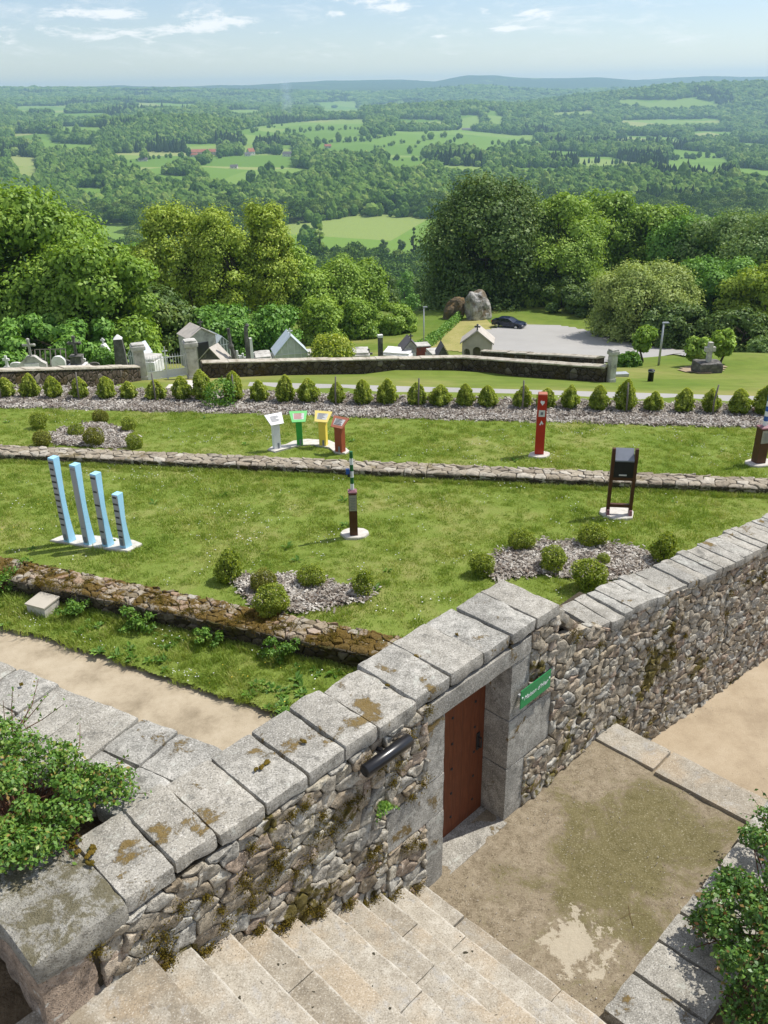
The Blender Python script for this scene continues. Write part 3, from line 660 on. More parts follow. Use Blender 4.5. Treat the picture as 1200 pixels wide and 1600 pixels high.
# ------------------------------------------------------------------ court, stairs and the stone walls
def Wp(t, c, z): return np.array([S * (t + c), S * (t - c), z])
WT, WN = np.array([S, S, 0.0]), np.array([S, -S, 0.0]); ZA = np.array([0, 0, 1.0])
WC = -4.12                                  # face of the entrance wall
def clip_half(poly, px, py, nx, ny):
    out = []; n = len(poly)
    for i in range(n):
        a = poly[i]; b = poly[(i + 1) % n]; da = (a[0] - px) * nx + (a[1] - py) * ny; db = (b[0] - px) * nx + (b[1] - py) * ny
        if da <= 0: out.append(a)
        if da * db < 0:
            f = da / (da - db); out.append((a[0] + f * (b[0] - a[0]), a[1] + f * (b[1] - a[1])))
    return out
def stones_in(region, w, h, r, gap=0.012, jitter=0.5):
    """irregular coursed field stones: voronoi cells of a jittered brick grid, cut to the convex region"""
    reg = np.array(region, float); x0, y0 = reg.min(0); x1, y1 = reg.max(0)
    pts = []; y = y0 + h * 0.4; row = 0
    while y < y1 + h:
        x = x0 - w + (row % 2) * w * 0.5 + r.uniform(0, w * 0.4)
        while x < x1 + w:
            ww = w * r.choice([0.55, 0.75, 1.0, 1.25, 1.7], p=[.18, .26, .28, .18, .10]); x += ww / 2
            pts.append((x + r.uniform(-jitter, jitter) * w * 0.3, y + r.uniform(-jitter, jitter) * h * 1.15)); x += ww / 2
        y += h * r.uniform(0.8, 1.25); row += 1
    pts = np.array(pts); sc = np.array([1.0, w / h * 0.85]); q = pts * sc; cells = []
    for i in range(len(pts)):
        d = ((q - q[i]) ** 2).sum(1); nb = np.argsort(d)[1:18]
        poly = [(q[i, 0] - 3 * w, q[i, 1] - 3 * w), (q[i, 0] + 3 * w, q[i, 1] - 3 * w), (q[i, 0] + 3 * w, q[i, 1] + 3 * w), (q[i, 0] - 3 * w, q[i, 1] + 3 * w)]
        for j in nb:
            m = (q[i] + q[j]) / 2; n = q[j] - q[i]; n = n / np.linalg.norm(n); poly = clip_half(poly, m[0], m[1], n[0], n[1])
            if len(poly) < 3: break
        if len(poly) < 3: continue
        poly = [(a[0] / sc[0], a[1] / sc[1]) for a in poly]
        for k_ in range(len(reg)):
            a = reg[k_]; b = reg[(k_ + 1) % len(reg)]; n = np.array([b[1] - a[1], -(b[0] - a[0])]); n = n / np.linalg.norm(n)
            poly = clip_half(poly, a[0], a[1], n[0], n[1])
            if len(poly) < 3: break
        if len(poly) < 3: continue
        P = np.array(poly); c = P.mean(0)
        if abs(0.5 * np.sum(P[:, 0] * np.roll(P[:, 1], -1) - P[:, 1] * np.roll(P[:, 0], -1))) < 0.08 * w * h: continue
        cells.append((P, c))
    out = []
    for P, c in cells:
        # even the outline to 14 points with cut corners
        n = len(P); seg = np.linalg.norm(np.roll(P, -1, 0) - P, axis=1); step = seg.sum() / 15; Q = []
        for i in range(n):
            kk = max(1, int(round(seg[i] / step)))
            if seg[i] < step * 0.3: continue
            Q += [P[i] + (P[(i + 1) % n] - P[i]) * (q_ / kk) for q_ in range(kk)]
        if len(Q) < 5: continue
        Q = np.array(Q); Q = 0.07 * np.roll(Q, 1, 0) + 0.86 * Q + 0.07 * np.roll(Q, -1, 0) + r.normal(size=Q.shape) * 0.03 * min(w, h)
        d = Q - c; L = np.linalg.norm(d, axis=1, keepdims=True); Q = c + d * np.maximum(0.3, (L - gap) / L)
        out.append((Q, c))
    return out
def add_stones(mb, cells, M, depth, r, back=0.06, rough=0.012, seed=0):
    """M(u, v, out) -> world point"""
    for Q, c in cells:
        n = len(Q); dep = depth * r.uniform(0.5, 1.25); tilt = r.normal(size=2) * 0.16; rn = r.random()
        rings = [(1.0, -back), (1.0, dep * 0.45), (0.975, dep * 0.88), (0.91, dep * 1.0), (0.55, dep * 1.02)]
        V = []
        for sc, o in rings:
            q = c + (Q - c) * sc; oo = np.full(n, o)
            if o > 0: oo = oo + (q - c) @ tilt * 0.6 + rough * fbm(np.concatenate([q * 14, np.full((n, 1), rn * 50)], 1), seed, 2)
            V.append(M(q[:, 0], q[:, 1], oo))
        V.append(M(np.array([c[0]]), np.array([c[1]]), np.array([dep * 1.08 + rough * r.normal() * 0.5])))
        Fc = [(a * n + j, a * n + (j + 1) % n, (a + 1) * n + (j + 1) % n, (a + 1) * n + j) for a in range(len(rings) - 1) for j in range(n)]
        top = (len(rings) - 1) * n; Fc += [(top + j, top + (j + 1) % n, len(rings) * n) for j in range(n)]
        mb.add(np.concatenate(V), Fc, rn)
r1 = np.random.default_rng(3)
MW = lambda u, v, o: np.stack([S * (u + (WC + o)), S * (u - (WC + o)), v], -1)

# ground sheets
def sheet(name, mat, pts, z, cell=0.1, amp=0.01, fq=3.0, seed=0, lab=None, cat=None):
    """flat ground with a little unevenness over the t,c rectangle"""
    t0, t1, c0, c1 = pts; T = np.linspace(t0, t1, max(2, int((t1 - t0) / cell))); C_ = np.linspace(c0, c1, max(2, int((c1 - c0) / cell)))
    A, B = np.meshgrid(T, C_, indexing='ij'); X = S * (A + B); Y = S * (A - B); zz = z + amp * fbm2(X, Y, 1 / fq, seed, 3); n, m = A.shape; i = np.arange(A.size).reshape(A.shape)
    return tag(mesh(name, np.stack([X, Y, zz], -1).reshape(-1, 3), np.stack([i[:-1, :-1], i[:-1, 1:], i[1:, 1:], i[1:, :-1]], -1).reshape(-1, 4)[:, ::-1], mat, None, True), lab, cat, kind='structure')
sheet('ground', 'court_ground', (4.3, 8.0, -4.35, -1.9), 0.0, 0.05, 0.018, 2.2, 3, 'mossy gravel floor of the small court by the door', 'ground')
sheet('gravel_floor', 'sand', (7.9, 22, -4.9, 6.0), -0.70, 0.15, 0.03, 0.9, 4, 'ochre sand ground beyond the stone threshold', 'ground')
sheet('flower_bed', 'soil', (3.0, 9.5, -1.62, 3.0), 0.03, 0.2, 0.06, 1.5, 5, 'dark soil of the bed beside the court', 'ground')
sheet('flower_bed', 'soil', (-3.0, 1.1, -8, -4.28), 1.70, 0.15, 0.05, 2, 8, 'dark ground with painted-in shade at the foot of the wall end by the landing', 'ground')  # dark sheet stands in for shadowed ground; the shade is in its colour
sheet('landing', 'step_stone', (-3.0, 1.72, -4.3, 2.0), 1.80, 0.2, 0.01, 2, 6, 'stone landing at the head of the stairs', 'ground')

# stairs
NOSE_T = [4.56, 4.28, 3.97, 3.66, 3.33, 3.0, 2.69, 2.36, 2.03, 1.70]
stairs = thing('stone_stairs', 'broad worn pale stone stairs descending along the rubble wall to the court', 'stairs', Wp(4.56, -2.7, 0))
for i, t in enumerate(NOSE_T):
    z = 0.15 + 0.183 * i; t0 = (NOSE_T[i + 1] if i + 1 < len(NOSE_T) else 1.2) - 0.10
    mb = MB(); c = WC - 0.05; q = i
    cuts = [WC - 0.05 + r1.uniform(0.5, 1.7)]
    while cuts[-1] < -0.6: cuts.append(cuts[-1] + r1.uniform(0.9, 1.7))
    for c1 in cuts:
        zz = z + r1.normal() * 0.006
        rough_box(mb, Wp((t + t0) / 2, (c + c1) / 2, zz - 0.13) - np.array(stairs.location), WT, WN, ZA, (t - t0 + r1.normal() * 0.006, c1 - c - 0.003, 0.26), 0.07, 0.014, 0.009, i * 7 + q, r1.random(), 5.0)
        c = c1; q += 1
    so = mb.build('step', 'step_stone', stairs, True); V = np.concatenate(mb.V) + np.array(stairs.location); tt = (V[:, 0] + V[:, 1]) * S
    at_ = so.data.attributes.new('edge_tone', 'FLOAT', 'POINT'); at_.data.foreach_set('value', np.where(V[:, 2] > z - 0.05, np.clip(1 - (t - tt) / 0.09, 0, 1) - np.clip(1 - (tt - (t0 + 0.10)) / 0.09, 0, 1), -0.3).astype(np.float32))

# entrance wall
EW = np.array(Wp(4.0, WC, 0))
ewall = thing('stone_wall', 'tall rubble wall with broad granite coping and a brown door in it', 'wall', EW)
mb = MB()
ZT = 2.312
regs = [[(1.38, 1.2), (4.06, 0.0), (4.06, ZT), (1.38, 2.26)], [(4.06, 0), (4.60, 0), (4.60, 0.9), (4.06, 0.9)], [(4.06, 1.39), (4.60, 1.39), (4.60, ZT), (4.06, ZT)],
        [(6.17, 0), (6.62, 0), (6.62, 0.70), (6.17, 0.70)], [(6.17, 1.38), (6.62, 1.38), (6.62, ZT), (6.17, ZT)],
        [(6.62, 0), (8.0, 0), (8.0, 1.68), (7.3, 1.86), (6.62, 2.27)]]
for i, rg in enumerate(regs): add_stones(mb, stones_in(rg, 0.205, 0.108, r1, 0.0055), MW, 0.030, r1, rough=0.020, seed=i)
mb.build('masonry', 'rubble', ewall, True, -EW) if False else None
o = mesh('masonry', np.concatenate(mb.V) - EW, mb.F, 'rubble', ewall, True, mb.r)
core = MB()
def core_box(t0, t1, c0, c1, z0, z1): core.add(np.array([Wp(a, b, c) for c in (z0, z1) for a, b in ((t0, c0), (t1, c0), (t1, c1), (t0, c1))]) - EW, [(0, 3, 2, 1), (4, 5, 6, 7), (0, 1, 5, 4), (1, 2, 6, 5), (2, 3, 7, 6), (3, 0, 4, 7)])
CB = WC - 0.64; F0 = WC - 0.40
core_box(1.05, 4.80, CB, WC - 0.015, -1.2, 2.285); core_box(5.93, 6.62, CB, WC - 0.015, -1.2, 2.285); core_box(4.80, 5.93, CB, WC - 0.03, 2.10, 2.285); core_box(4.70, 4.855, CB, F0 - 0.002, 0.0, 2.1); core_box(5.865, 6.0, CB, F0 - 0.002, 0.0, 2.1)
core_box(6.62, 7.25, CB, WC - 0.02, -1.2, 1.86); core_box(7.25, 8.1, CB, WC - 0.02, -1.2, 1.66)
core.build('core', 'mortar', ewall)
# dressed blocks round the door
sur = MB()
def block(mb, t0, t1, z0, z1, c0, c1, seed, amp=0.006, rad=0.014, base=EW, r=None, cell=0.07): rough_box(mb, Wp((t0 + t1) / 2, (c0 + c1) / 2, (z0 + z1) / 2) - base, WT, WN, ZA, (t1 - t0 - 0.006, c1 - c0, z1 - z0 - 0.006), cell, rad, amp, seed, r1.random() * 0.4 if r is None else r, 6)
F0, F1 = WC - 0.40, WC + 0.012
for a in [(4.60, 4.86, 0.0, 0.90), (4.07, 4.86, 0.90, 1.37), (4.60, 4.86, 1.37, 2.07), (5.86, 6.185, 0.0, 0.72), (5.86, 6.615, 0.72, 1.36), (5.86, 6.175, 1.36, 2.07)]:
    block(sur, *a, F0, F1, int(a[0] * 100 + a[2] * 37))
block(sur, 4.56, 6.17, 2.07, 2.285, F0, F1 + 0.01, 88)
block(sur, 4.84, 5.88, -0.10, 0.012, F0, F1 + 0.05, 89, r=0.8)
sur.build('door_surround', 'granite', ewall, True)
# coping slabs
cop = MB(); t = 1.62; i = 0
while t < 6.55:
    w = r1.choice([0.36, 0.42, 0.47, 0.40]); w = min(w, 6.60 - t) if 6.60 - t - w > 0.2 else 6.60 - t
    dz = r1.normal() * 0.008; a = 0.02 if t > 2.4 else 0.0
    ctr = Wp(t + w / 2, WC - 0.345 + r1.normal() * 0.012, 2.383 + dz + 0.004 * (t - 4)) - EW; an = r1.normal() * 0.012
    ax = WT * math.cos(an) + WN * math.sin(an); ay = -WT * math.sin(an) + WN * math.cos(an); az = nrm(ZA + WN * r1.normal() * 0.012 + WT * r1.normal() * 0.012)
    rough_box(cop, ctr, ax, ay, az, (w - 0.010, 0.735 + r1.normal() * 0.014, 0.14), 0.04, 0.020, 0.015, 40 + i, r1.random(), 5.5); t += w; i += 1

cop.build('coping', 'granite', ewall, True)
eb = MB(); rough_box(eb, Wp(1.30, -4.61, 2.335) - EW, WT, nrm(WN - 0.03 * ZA), nrm(ZA + 0.03 * WN), (0.66, 1.06, 0.21), 0.045, 0.03, 0.024, 77, 0.9, 5.0); eb.build('end_block', 'lichen_granite', ewall, True)
endb = MB()
for (a, b, z0, z1, c0, c1) in [(0.98, 1.36, 1.70, 2.22, -5.1, WC + 0.02), (1.40, 1.60, 1.85, 2.08, -4.6, WC + 0.01)]:
    rough_box(endb, Wp((a + b) / 2, (c0 + c1) / 2, (z0 + z1) / 2) - EW, WT, WN, ZA, (b - a, c1 - c0, z1 - z0), 0.06, 0.04, 0.02, int(a * 100), 0.62, 6)
for j in range(5): rough_box(endb, Wp(6.66 + j * 0.11, WC - 0.16 + r1.normal() * 0.03, 2.30 - j * 0.115) - EW, nrm(WT - 0.8 * ZA), WN, nrm(ZA + 0.8 * WT), (0.2, 0.33, 0.11), 0.05, 0.03, 0.02, 300 + j, 0.3 + 0.1 * j, 6); rough_box(endb, Wp(6.66 + j * 0.11, WC - 0.48 + r1.normal() * 0.03, 2.30 - j * 0.115) - EW, nrm(WT - 0.8 * ZA), WN, nrm(ZA + 0.8 * WT), (0.2, 0.31, 0.11), 0.05, 0.03, 0.02, 320 + j, 0.3 + 0.1 * j, 6)
endb.build('end_stones', 'rubble', ewall, True)
# door
DC = WC - 0.33
door = MB(); door.box((0, 0, 1.035), (1.0, 0.05, 2.07))
dr = mesh('door', np.concatenate(door.V), door.F, 'door_wood', ewall); dr.location = tuple(Wp(5.36, DC, 0.01) - EW); dr.rotation_euler = (0, 0, math.pi / 4)
st = MB()
for a in range(6):
    for b in range(3): st.lathe([(0.016, 0), (0.016, 0.004), (0.008, 0.011), (0.001, 0.012)], (0, 0, 0), 8); st.V[-1] = st.V[-1][:, [0, 2, 1]] * np.array([1, -1, 1]) + np.array([-0.38 + 0.36 * b, -0.0255, 0.22 + 0.33 * a])
st.build('studs', 'iron_dark', dr)
hd = MB().tube([(0.40, -0.03, 1.05), (0.40, -0.075, 1.05), (0.40, -0.075, 1.0), (0.40, -0.07, 0.93), (0.40, -0.03, 0.92)], 0.011, 8).box((0.40, -0.03, 0.99), (0.05, 0.012, 0.22)); hd.build('handle', 'iron_dark', dr)
# moss cushions on the wall
def moss_tufts(parent, base, spots, per, size, r, rn=0.022, flat=False):
    P = []; N = []
    for p, n, rad in spots:
        q = sph(per, r) * rad * (np.abs(r.normal(size=(per, 1))) ** 0.7 if not flat else np.abs(r.normal(size=(per, 1))) ** 0.8 * (0.75 + 0.5 * vnoise(np.concatenate([r.normal(size=(per, 1)) * 3, np.full((per, 2), rad * 99)], 1), 3)[:, None])); q = q - n * (q @ n)[:, None] * 0.8; P.append(p + q + n * np.abs(r.normal(size=(per, 1))) * rn); N.append(np.tile(n, (per, 1)))
    P = np.concatenate(P); N = np.concatenate(N); V, Q = leaf_quads(P, N, size * r.uniform(0.6, 1.3, len(P)), r, 0, 1.6 if flat else 0.5, 0.85)
    lo = fbm(P * 9, 5, 2)
    return mesh('moss', V - base, Q, 'moss', parent, False, np.clip((0.72 if flat else 0.45) + 0.25 * lo + r.normal(size=len(P)) * 0.2, 0, 1))
def cushions(parent, base, spots, r):
    mb = MB()
    for p, n, rad in spots:
        t1 = nrm(np.cross(n, [0.3, 0.8, 0.1])); t2 = np.cross(n, t1); m = 40; st_ = r.uniform(0.6, 1.0); ro = r.uniform(0, 3.14)
        for q in range(r.integers(1, 4)):
            cc = p + (t1 * r.normal() + t2 * r.normal()) * rad * 0.75; a = np.linspace(0, 6.283, m, endpoint=False); R_ = rad * r.uniform(.3, .75) * (1 + .55 * fbm(np.stack([np.cos(a) * 1.6, np.sin(a) * 1.6, np.full(m, r.random() * 90)], -1), 3, 4)); R_ = np.maximum(R_, .006)
            V = []
            for f, h in ((1.0, -0.006), (0.95, .003), (.78, .007), (.45, .008)):
                x = np.cos(a) * R_ * f; y = np.sin(a) * R_ * f * st_; V.append(cc + t1 * (x * math.cos(ro) - y * math.sin(ro))[:, None] + t2 * (x * math.sin(ro) + y * math.cos(ro))[:, None] + n * (h + (h > 0) * .004 * r.normal(size=(m, 1))))
            V.append(cc[None] + n * .008); Fc = [(i * m + j, i * m + (j + 1) % m, (i + 1) * m + (j + 1) % m, (i + 1) * m + j) for i in range(3) for j in range(m)] + [(3 * m + j, 3 * m + (j + 1) % m, 4 * m) for j in range(m)]
            mb.add(np.concatenate(V) - base, Fc, r.uniform(.45, 1.0))
    return mb.build('moss_cushions', 'moss', parent, True)
spots = []
for _ in range(74):
    t = r1.uniform(1.3, 5.2); z = r1.uniform(0.5, 2.2)
    if z < 0.25 + (4.5 - t) * 0.55 or (t > 4.05 and 0.85 < z < 1.42) or t > 4.55 and z < 2.0: continue
    spots.append((Wp(t, WC + 0.03, z), WN, r1.uniform(0.035, 0.085)))
for a, b, rr in [(3.95, 2.05, .12), (4.35, 2.15, .10), (4.6, 2.27, .06), (3.5, 1.75, .10), (2.9, 1.85, .12), (2.75, 1.7, .1), (2.5, 1.9, .09), (3.15, 1.6, .1), (1.75, 1.95, .12), (2.0, 2.05, .08), (3.9, 0.95, .1), (3.3, 1.15, .07), (6.9, 1.95, .09), (7.0, 1.85, .08), (7.5, 1.5, .06)]: spots.append((Wp(a, WC + 0.03, b), WN, rr))
for i, t in enumerate(NOSE_T[:-1]):
    for _ in range(2): spots.append((Wp(t - r1.uniform(0.05, 0.3), WC + 0.03, 0.16 + 0.183 * i + r1.uniform(0, .04)), nrm(WN + ZA), r1.uniform(0.03, 0.07)))
moss_tufts(ewall, EW, spots, 240, 0.013, r1)
# flat moss pads on the coping
pads = []
for a, b, rr in [(3.40, -4.36, .06), (2.98, -4.42, .045), (1.64, -4.55, .06), (1.62, -4.75, .06), (4.95, -4.5, .05), (5.4, -4.5, .04), (4.45, -4.4, .035), (1.66, -4.62, .05)]:
    pads.append((Wp(a, b, 2.462), ZA, rr))
mm = cushions(ewall, EW, pads, r1)
# a small fern in the wall
fern = MB(); fp = []
for j in range(16):
    an = r1.uniform(-1.4, 1.4); L = r1.uniform(0.07, 0.16); base = Wp(3.98, WC + 0.02, 1.62)
    for s_ in np.linspace(0.15, 1, 9): fp.append(base + WT * math.sin(an) * L * s_ + WN * (0.10 * s_) + ZA * (L * (math.cos(an) * 0.6 * s_ - 0.9 * s_ * s_)))
fp = np.array(fp); V, Q = leaf_quads(fp, np.tile(WN + ZA, (len(fp), 1)), 0.035, r1, 0.2)
fr = mesh('fern', V - Wp(3.98, WC, 1.55), Q, 'leaf_weed', None, False, r1.random(len(fp)), Wp(3.98, WC, 1.55)); tag(fr, 'tiny green fern sprouting from a joint of the rubble wall beside the door', 'fern')

# branch wall with wide slabs running off to the upper left of the corner
BA = math.radians(119.5); BT = -np.array([math.sin(BA), math.cos(BA), 0]); BN = np.array([-BT[1], BT[0], 0])       # BT points away to the left
P0 = np.array([-1.33, 5.50, 0.0]); BW = P0.copy()
if BN @ (np.array([0, 0, 0]) - P0) < 0: BN = -BN
bwall = thing('stone_wall', 'low wall of wide pale granite slabs behind the rose bush at the planting bed', 'wall', BW)
bc = MB(); q = 0.0; i = 0
while q < 5.0:
    w = r1.uniform(0.40, 0.56)
    if i < 2: d0, d1 = (0.02, 0.48)
    else: d0, d1 = (0.02, 0.95)
    spl = [(d0, d1)] if i >= 2 and r1.random() < 0.6 else [(0.0, 0.47), (0.475, 0.95)]
    for a, b in spl:
        rough_box(bc, P0 + BT * (q + w / 2) + BN * (a + b) / 2 + ZA * (2.356 + r1.normal() * 0.006) - BW, BT, BN, ZA, (w - 0.010, b - a - 0.008, 0.15), 0.045, 0.02, 0.013, 500 + i * 3 + int(a * 9), r1.random(), 5.5)
    q += w; i += 1
bc.build('coping', 'granite', bwall, True)
bb = MB(); bb.add(np.array([P0 + BT * a + BN * b + ZA * z - BW for z in (-1.0, 2.305) for a, b in ((0.03, 0.03), (5.0, 0.03), (5.0, 0.93), (0.35, 0.93))]), [(0, 3, 2, 1), (4, 5, 6, 7), (0, 1, 5, 4), (1, 2, 6, 5), (2, 3, 7, 6), (3, 0, 4, 7)]); bb.build('masonry', 'mortar', bwall)
bp = []
for a, b, rr in [(2.1, .25, .045), (3.4, .8, .06), (3.9, .5, .05)]: bp.append((P0 + BT * a + BN * b + ZA * 2.455, ZA, rr))
cushions(bwall, BW, bp, r1)
# bed between the two walls
bed = [P0 + BT * 0.4 + BN * 0.9, P0 + BT * 5 + BN * 0.9, P0 + BT * 5 + BN * 3.5, Wp(0.2, -6.6, 0), Wp(0.9, -5.0, 0), Wp(1.2, -4.8, 0), Wp(2.4, -4.8, 0)]
tag(mesh('planting_bed', np.array([(p[0], p[1], 2.2) for p in bed]), [tuple(range(len(bed)))], 'soil'), 'dark soil of the raised bed between the granite copings', 'ground', kind='structure')

# second, lower wall going off to the right
RA = math.radians(52); RD = np.array([math.sin(RA), math.cos(RA), 0]); RN = np.array([RD[1], -RD[0], 0]); B0 = Wp(7.9, WC, 0)
lwall = thing('stone_wall', 'long rubble wall with thin pale slabs on top along the sand', 'wall', B0)
def ztop(u): return np.interp(u, [-0.6, 0.0, 0.5, 1.2, 2.5, 4.0, 9.0], [1.72, 1.72, 1.70, 1.62, 1.56, 1.47, 1.25])
MR = lambda u, v, o: np.stack([B0[0] + RD[0] * u + RN[0] * o, B0[1] + RD[1] * u + RN[1] * o, v], -1)
mb = MB(); us = [-0.12, 1.2, 2.5, 4.0, 5.6, 7.4]
for a, b in zip(us[:-1], us[1:]): add_stones(mb, stones_in([(a, -0.8), (b, -0.8), (b, float(ztop(b)) - 0.06), (a, float(ztop(a)) - 0.06)], 0.155, 0.092, r1, 0.0055), MR, 0.030, r1, rough=0.020, seed=int(a * 9 + 60))
mesh('masonry', np.concatenate(mb.V) - B0, mb.F, 'rubble', lwall, True, mb.r)
core = MB()
for a, b in zip(us[:-1], us[1:]): core.add(np.array([MR(np.array([u]), np.array([z]), np.array([o_]))[0] for (u, o_, z) in [(a, -0.02, -1), (b, -0.02, -1), (b, -0.5, -1), (a, -0.5, -1), (a, -0.02, ztop(a) - 0.05), (b, -0.02, ztop(b) - 0.05), (b, -0.5, ztop(b) - 0.05), (a, -0.5, ztop(a) - 0.05)]]) - B0, [(0, 3, 2, 1), (4, 5, 6, 7), (0, 1, 5, 4), (1, 2, 6, 5), (2, 3, 7, 6), (3, 0, 4, 7)])
core.build('core', 'mortar', lwall)
cop = MB(); u = -0.42; i = 0
while u < 7.2:
    w = r1.choice([0.16, 0.21, 0.27, 0.34]); z = float(ztop(u + w / 2)); sl = (float(ztop(u + w)) - float(ztop(u))) / w
    an = r1.normal() * 0.03 + 0.05
    rough_box(cop, B0 + RD * (u + w / 2) + RN * (-0.25 + r1.normal() * 0.015) + ZA * (z - 0.05 + r1.normal() * 0.006) - B0, nrm(RD * math.cos(an) + RN * math.sin(an) + ZA * sl), nrm(RN * math.cos(an) - RD * math.sin(an)), nrm(ZA - RD * sl), (w - 0.008, 0.60 + r1.normal() * 0.02, 0.11), 0.04, 0.016, 0.013, 700 + i, r1.random(), 6); u += w; i += 1
cop.build('coping', 'granite', lwall, True)
sp2 = [(B0 + RD * r1.uniform(0, 6) + RN * 0.035 + ZA * r1.uniform(0.6, 1.5), RN, r1.uniform(0.03, 0.08)) for _ in range(26)]
moss_tufts(lwall, B0, sp2, 170, 0.014, r1)

# threshold stone of the court
ts = MB(); base = Wp(7.9, -3.2, 0)
rough_box(ts, Wp(7.90, -3.85, -0.08) - base, WT, WN, ZA, (0.44, 1.06, 0.24), 0.07, 0.03, 0.012, 901, 0.5, 4)
rough_box(ts, Wp(7.88, -2.22, -0.075) - base, WT, WN, ZA, (0.47, 2.16, 0.24), 0.07, 0.03, 0.012, 902, 0.2, 4)
tso = ts.build('threshold', 'step_stone', None, True, base); tag(tso, 'two long pale threshold stones between the mossy court and the sand', 'threshold')
tso.location = tuple(base)
fill = MB(); fill.add(np.array([Wp(a, b, z) for z in (-1.0, -0.13) for a, b in ((7.7, -4.4), (8.06, -4.4), (8.06, -1.2), (7.7, -1.2))]), [(0, 3, 2, 1), (4, 5, 6, 7), (0, 1, 5, 4), (1, 2, 6, 5), (2, 3, 7, 6), (3, 0, 4, 7)])
tag(fill.build('retaining_wall', 'mortar'), 'short retaining wall under the threshold stones of the court', 'wall')
# coping on the right of the court
rw = thing('low_wall', 'low edging wall of grey granite slabs under the shrub beside the court', 'wall', Wp(4.7, -2.0, 0))
cp = MB(); t = 4.66; i = 0
while t < 8.6:
    w = r1.uniform(0.36, 0.5); rough_box(cp, Wp(t + w / 2, -1.80 + r1.normal() * 0.01, 0.03 + r1.normal() * 0.006) - np.array(rw.location), WT, WN, ZA, (w - 0.02, 0.68, 0.19), 0.055, 0.022, 0.011, 950 + i, r1.random(), 5.5); t += w; i += 1
cp.build('coping', 'granite', rw, True)

# lamp on the wall
la = Wp(3.99, WC + 0.12, 2.20); lamp = thing('wall_lamp', 'black tube lamp fixed under the coping of the rubble wall left of the door', 'lamp', la)
lb = MB(); pr = [(0.0, -0.27), (0.052, -0.27), (0.058, -0.262), (0.058, 0.262), (0.052, 0.27), (0.0, 0.27)]
lb.lathe(pr, (0, 0, 0), 28); P = np.concatenate(lb.V); Pn = P[:, 2:3] * WT + P[:, :1] * WN + P[:, 1:2] * ZA
mesh('lamp_body', Pn, lb.F, 'lamp_black', lamp, True)
mb = MB().tube([-WN * 0.13, -WN * 0.03], 0.02, 8); mb.build('bracket', 'lamp_black', lamp)
# door sign
sp_ = Wp(6.205, WC + 0.075, 1.625); sign = thing('sign', 'small green sign with white script beside the door', 'sign', sp_)
mb = MB(); mb.box((0, 0, 0), (0.52, 0.008, 0.225)); pl = mb.build('panel', 'sign_green', sign); pl.rotation_euler = (0, 0, math.pi / 4)
for a in (-0.235, 0.235):
    sc_ = MB(); sc_.lathe([(0.012, 0), (0.012, 0.004), (0.004, 0.006)], (0, 0, 0), 10); sc_.V[-1] = sc_.V[-1][:, [0, 2, 1]] * np.array([1, -1, 1]) + np.array([a, -0.0045, 0.02])
    so = sc_.build('screw', 'white_paint', sign); so.rotation_euler = (0, 0, math.pi / 4)
    so = MB().box((a * 0.85, 0.035, 0), (0.03, 0.065, 0.03)).build('spacer', 'galvanised', sign); so.rotation_euler = (0, 0, math.pi / 4)
def lettering(txt, size, mat, parent, loc, rot, shear=0.0, name='lettering', bold=0.0):
    cu = bpy.data.curves.new(name, 'FONT'); cu.body = txt; cu.size = size; cu.align_x = 'CENTER'; cu.align_y = 'CENTER'; cu.shear = shear; cu.extrude = 0.0008; cu.offset = bold
    tmp = bpy.data.objects.new(name, cu); COL.objects.link(tmp); bpy.context.view_layer.update()
    me = bpy.data.meshes.new_from_object(tmp.evaluated_get(bpy.context.evaluated_depsgraph_get())); bpy.data.objects.remove(tmp); bpy.data.curves.remove(cu)
    me.materials.clear(); me.materials.append(MATS[mat]); o = bpy.data.objects.new(name, me); COL.objects.link(o); o.parent = parent; o.location = tuple(loc); o.rotation_euler = rot; return o
lettering("Maison d'Hier", 0.074, 'white_paint', sign, WN * 0.0058 - ZA * 0.005, (math.pi / 2, 0, math.pi / 4), 0.35)
# ------------------------------------------------------------------ terraced garden
r2 = np.random.default_rng(12)
Z0, Z1T, Z1B, Z2 = -0.42, -0.76, -0.92, -1.15
ln = lambda a, b: (lambda u: a[1] + (b[1] - a[1]) * (u - a[0]) / (b[0] - a[0]))
v0 = ln((0, 869), (600, 996)); v1f = ln((0, 711), (1200, 765)); v1b = ln((0, 698), (1200, 749)); v2n = ln((0, 637), (1200, 669)); v2f = ln((0, 603), (1200, 634))
A0, A1 = at_z(0, v0(0), Z0), at_z(600, v0(600), Z0)
C0, C1 = at_z(0, v1f(0), Z1T), at_z(1200, v1f(1200), Z1T); D0, D1 = at_z(0, v1b(0), Z1T), at_z(1200, v1b(1200), Z1T)
E0, E1 = at_z(0, v2n(0), Z2), at_z(1200, v2n(1200), Z2); F0_, F1_ = at_z(0, v2f(0), Z2 - 0.12), at_z(1200, v2f(1200), Z2 - 0.12)
def dl(x, y, P, Q):
    d = nrm(Q[:2] - P[:2]); return (x - P[0]) * -d[1] + (y - P[1]) * d[0]
def lz1(x, y):
    a = np.maximum(dl(x, y, A0, A1), 0); b = np.maximum(-dl(x, y, C0, C1), 0); return Z0 + (Z1B - Z0) * a / (a + b + 1e-6)
def lz2(x, y):
    a = np.maximum(dl(x, y, D0, D1), 0); b = np.maximum(-dl(x, y, E0, E1), 0); return Z1T + (Z2 - Z1T) * a / (a + b + 1e-6)
def lzm(x, y):
    return Z2 - 0.12 * np.clip(dl(x, y, E0, E1) / 1.2, 0, 1) + 0.0 * x
ZA_ = -0.82
def on(f, u, v):
    z = -0.8
    for _ in range(30): p = at_z(u, v, z); z = float(f(p[0], p[1]))
    return at_z(u, v, z)
def ext(P, Q, f): return P + (Q - P) * f
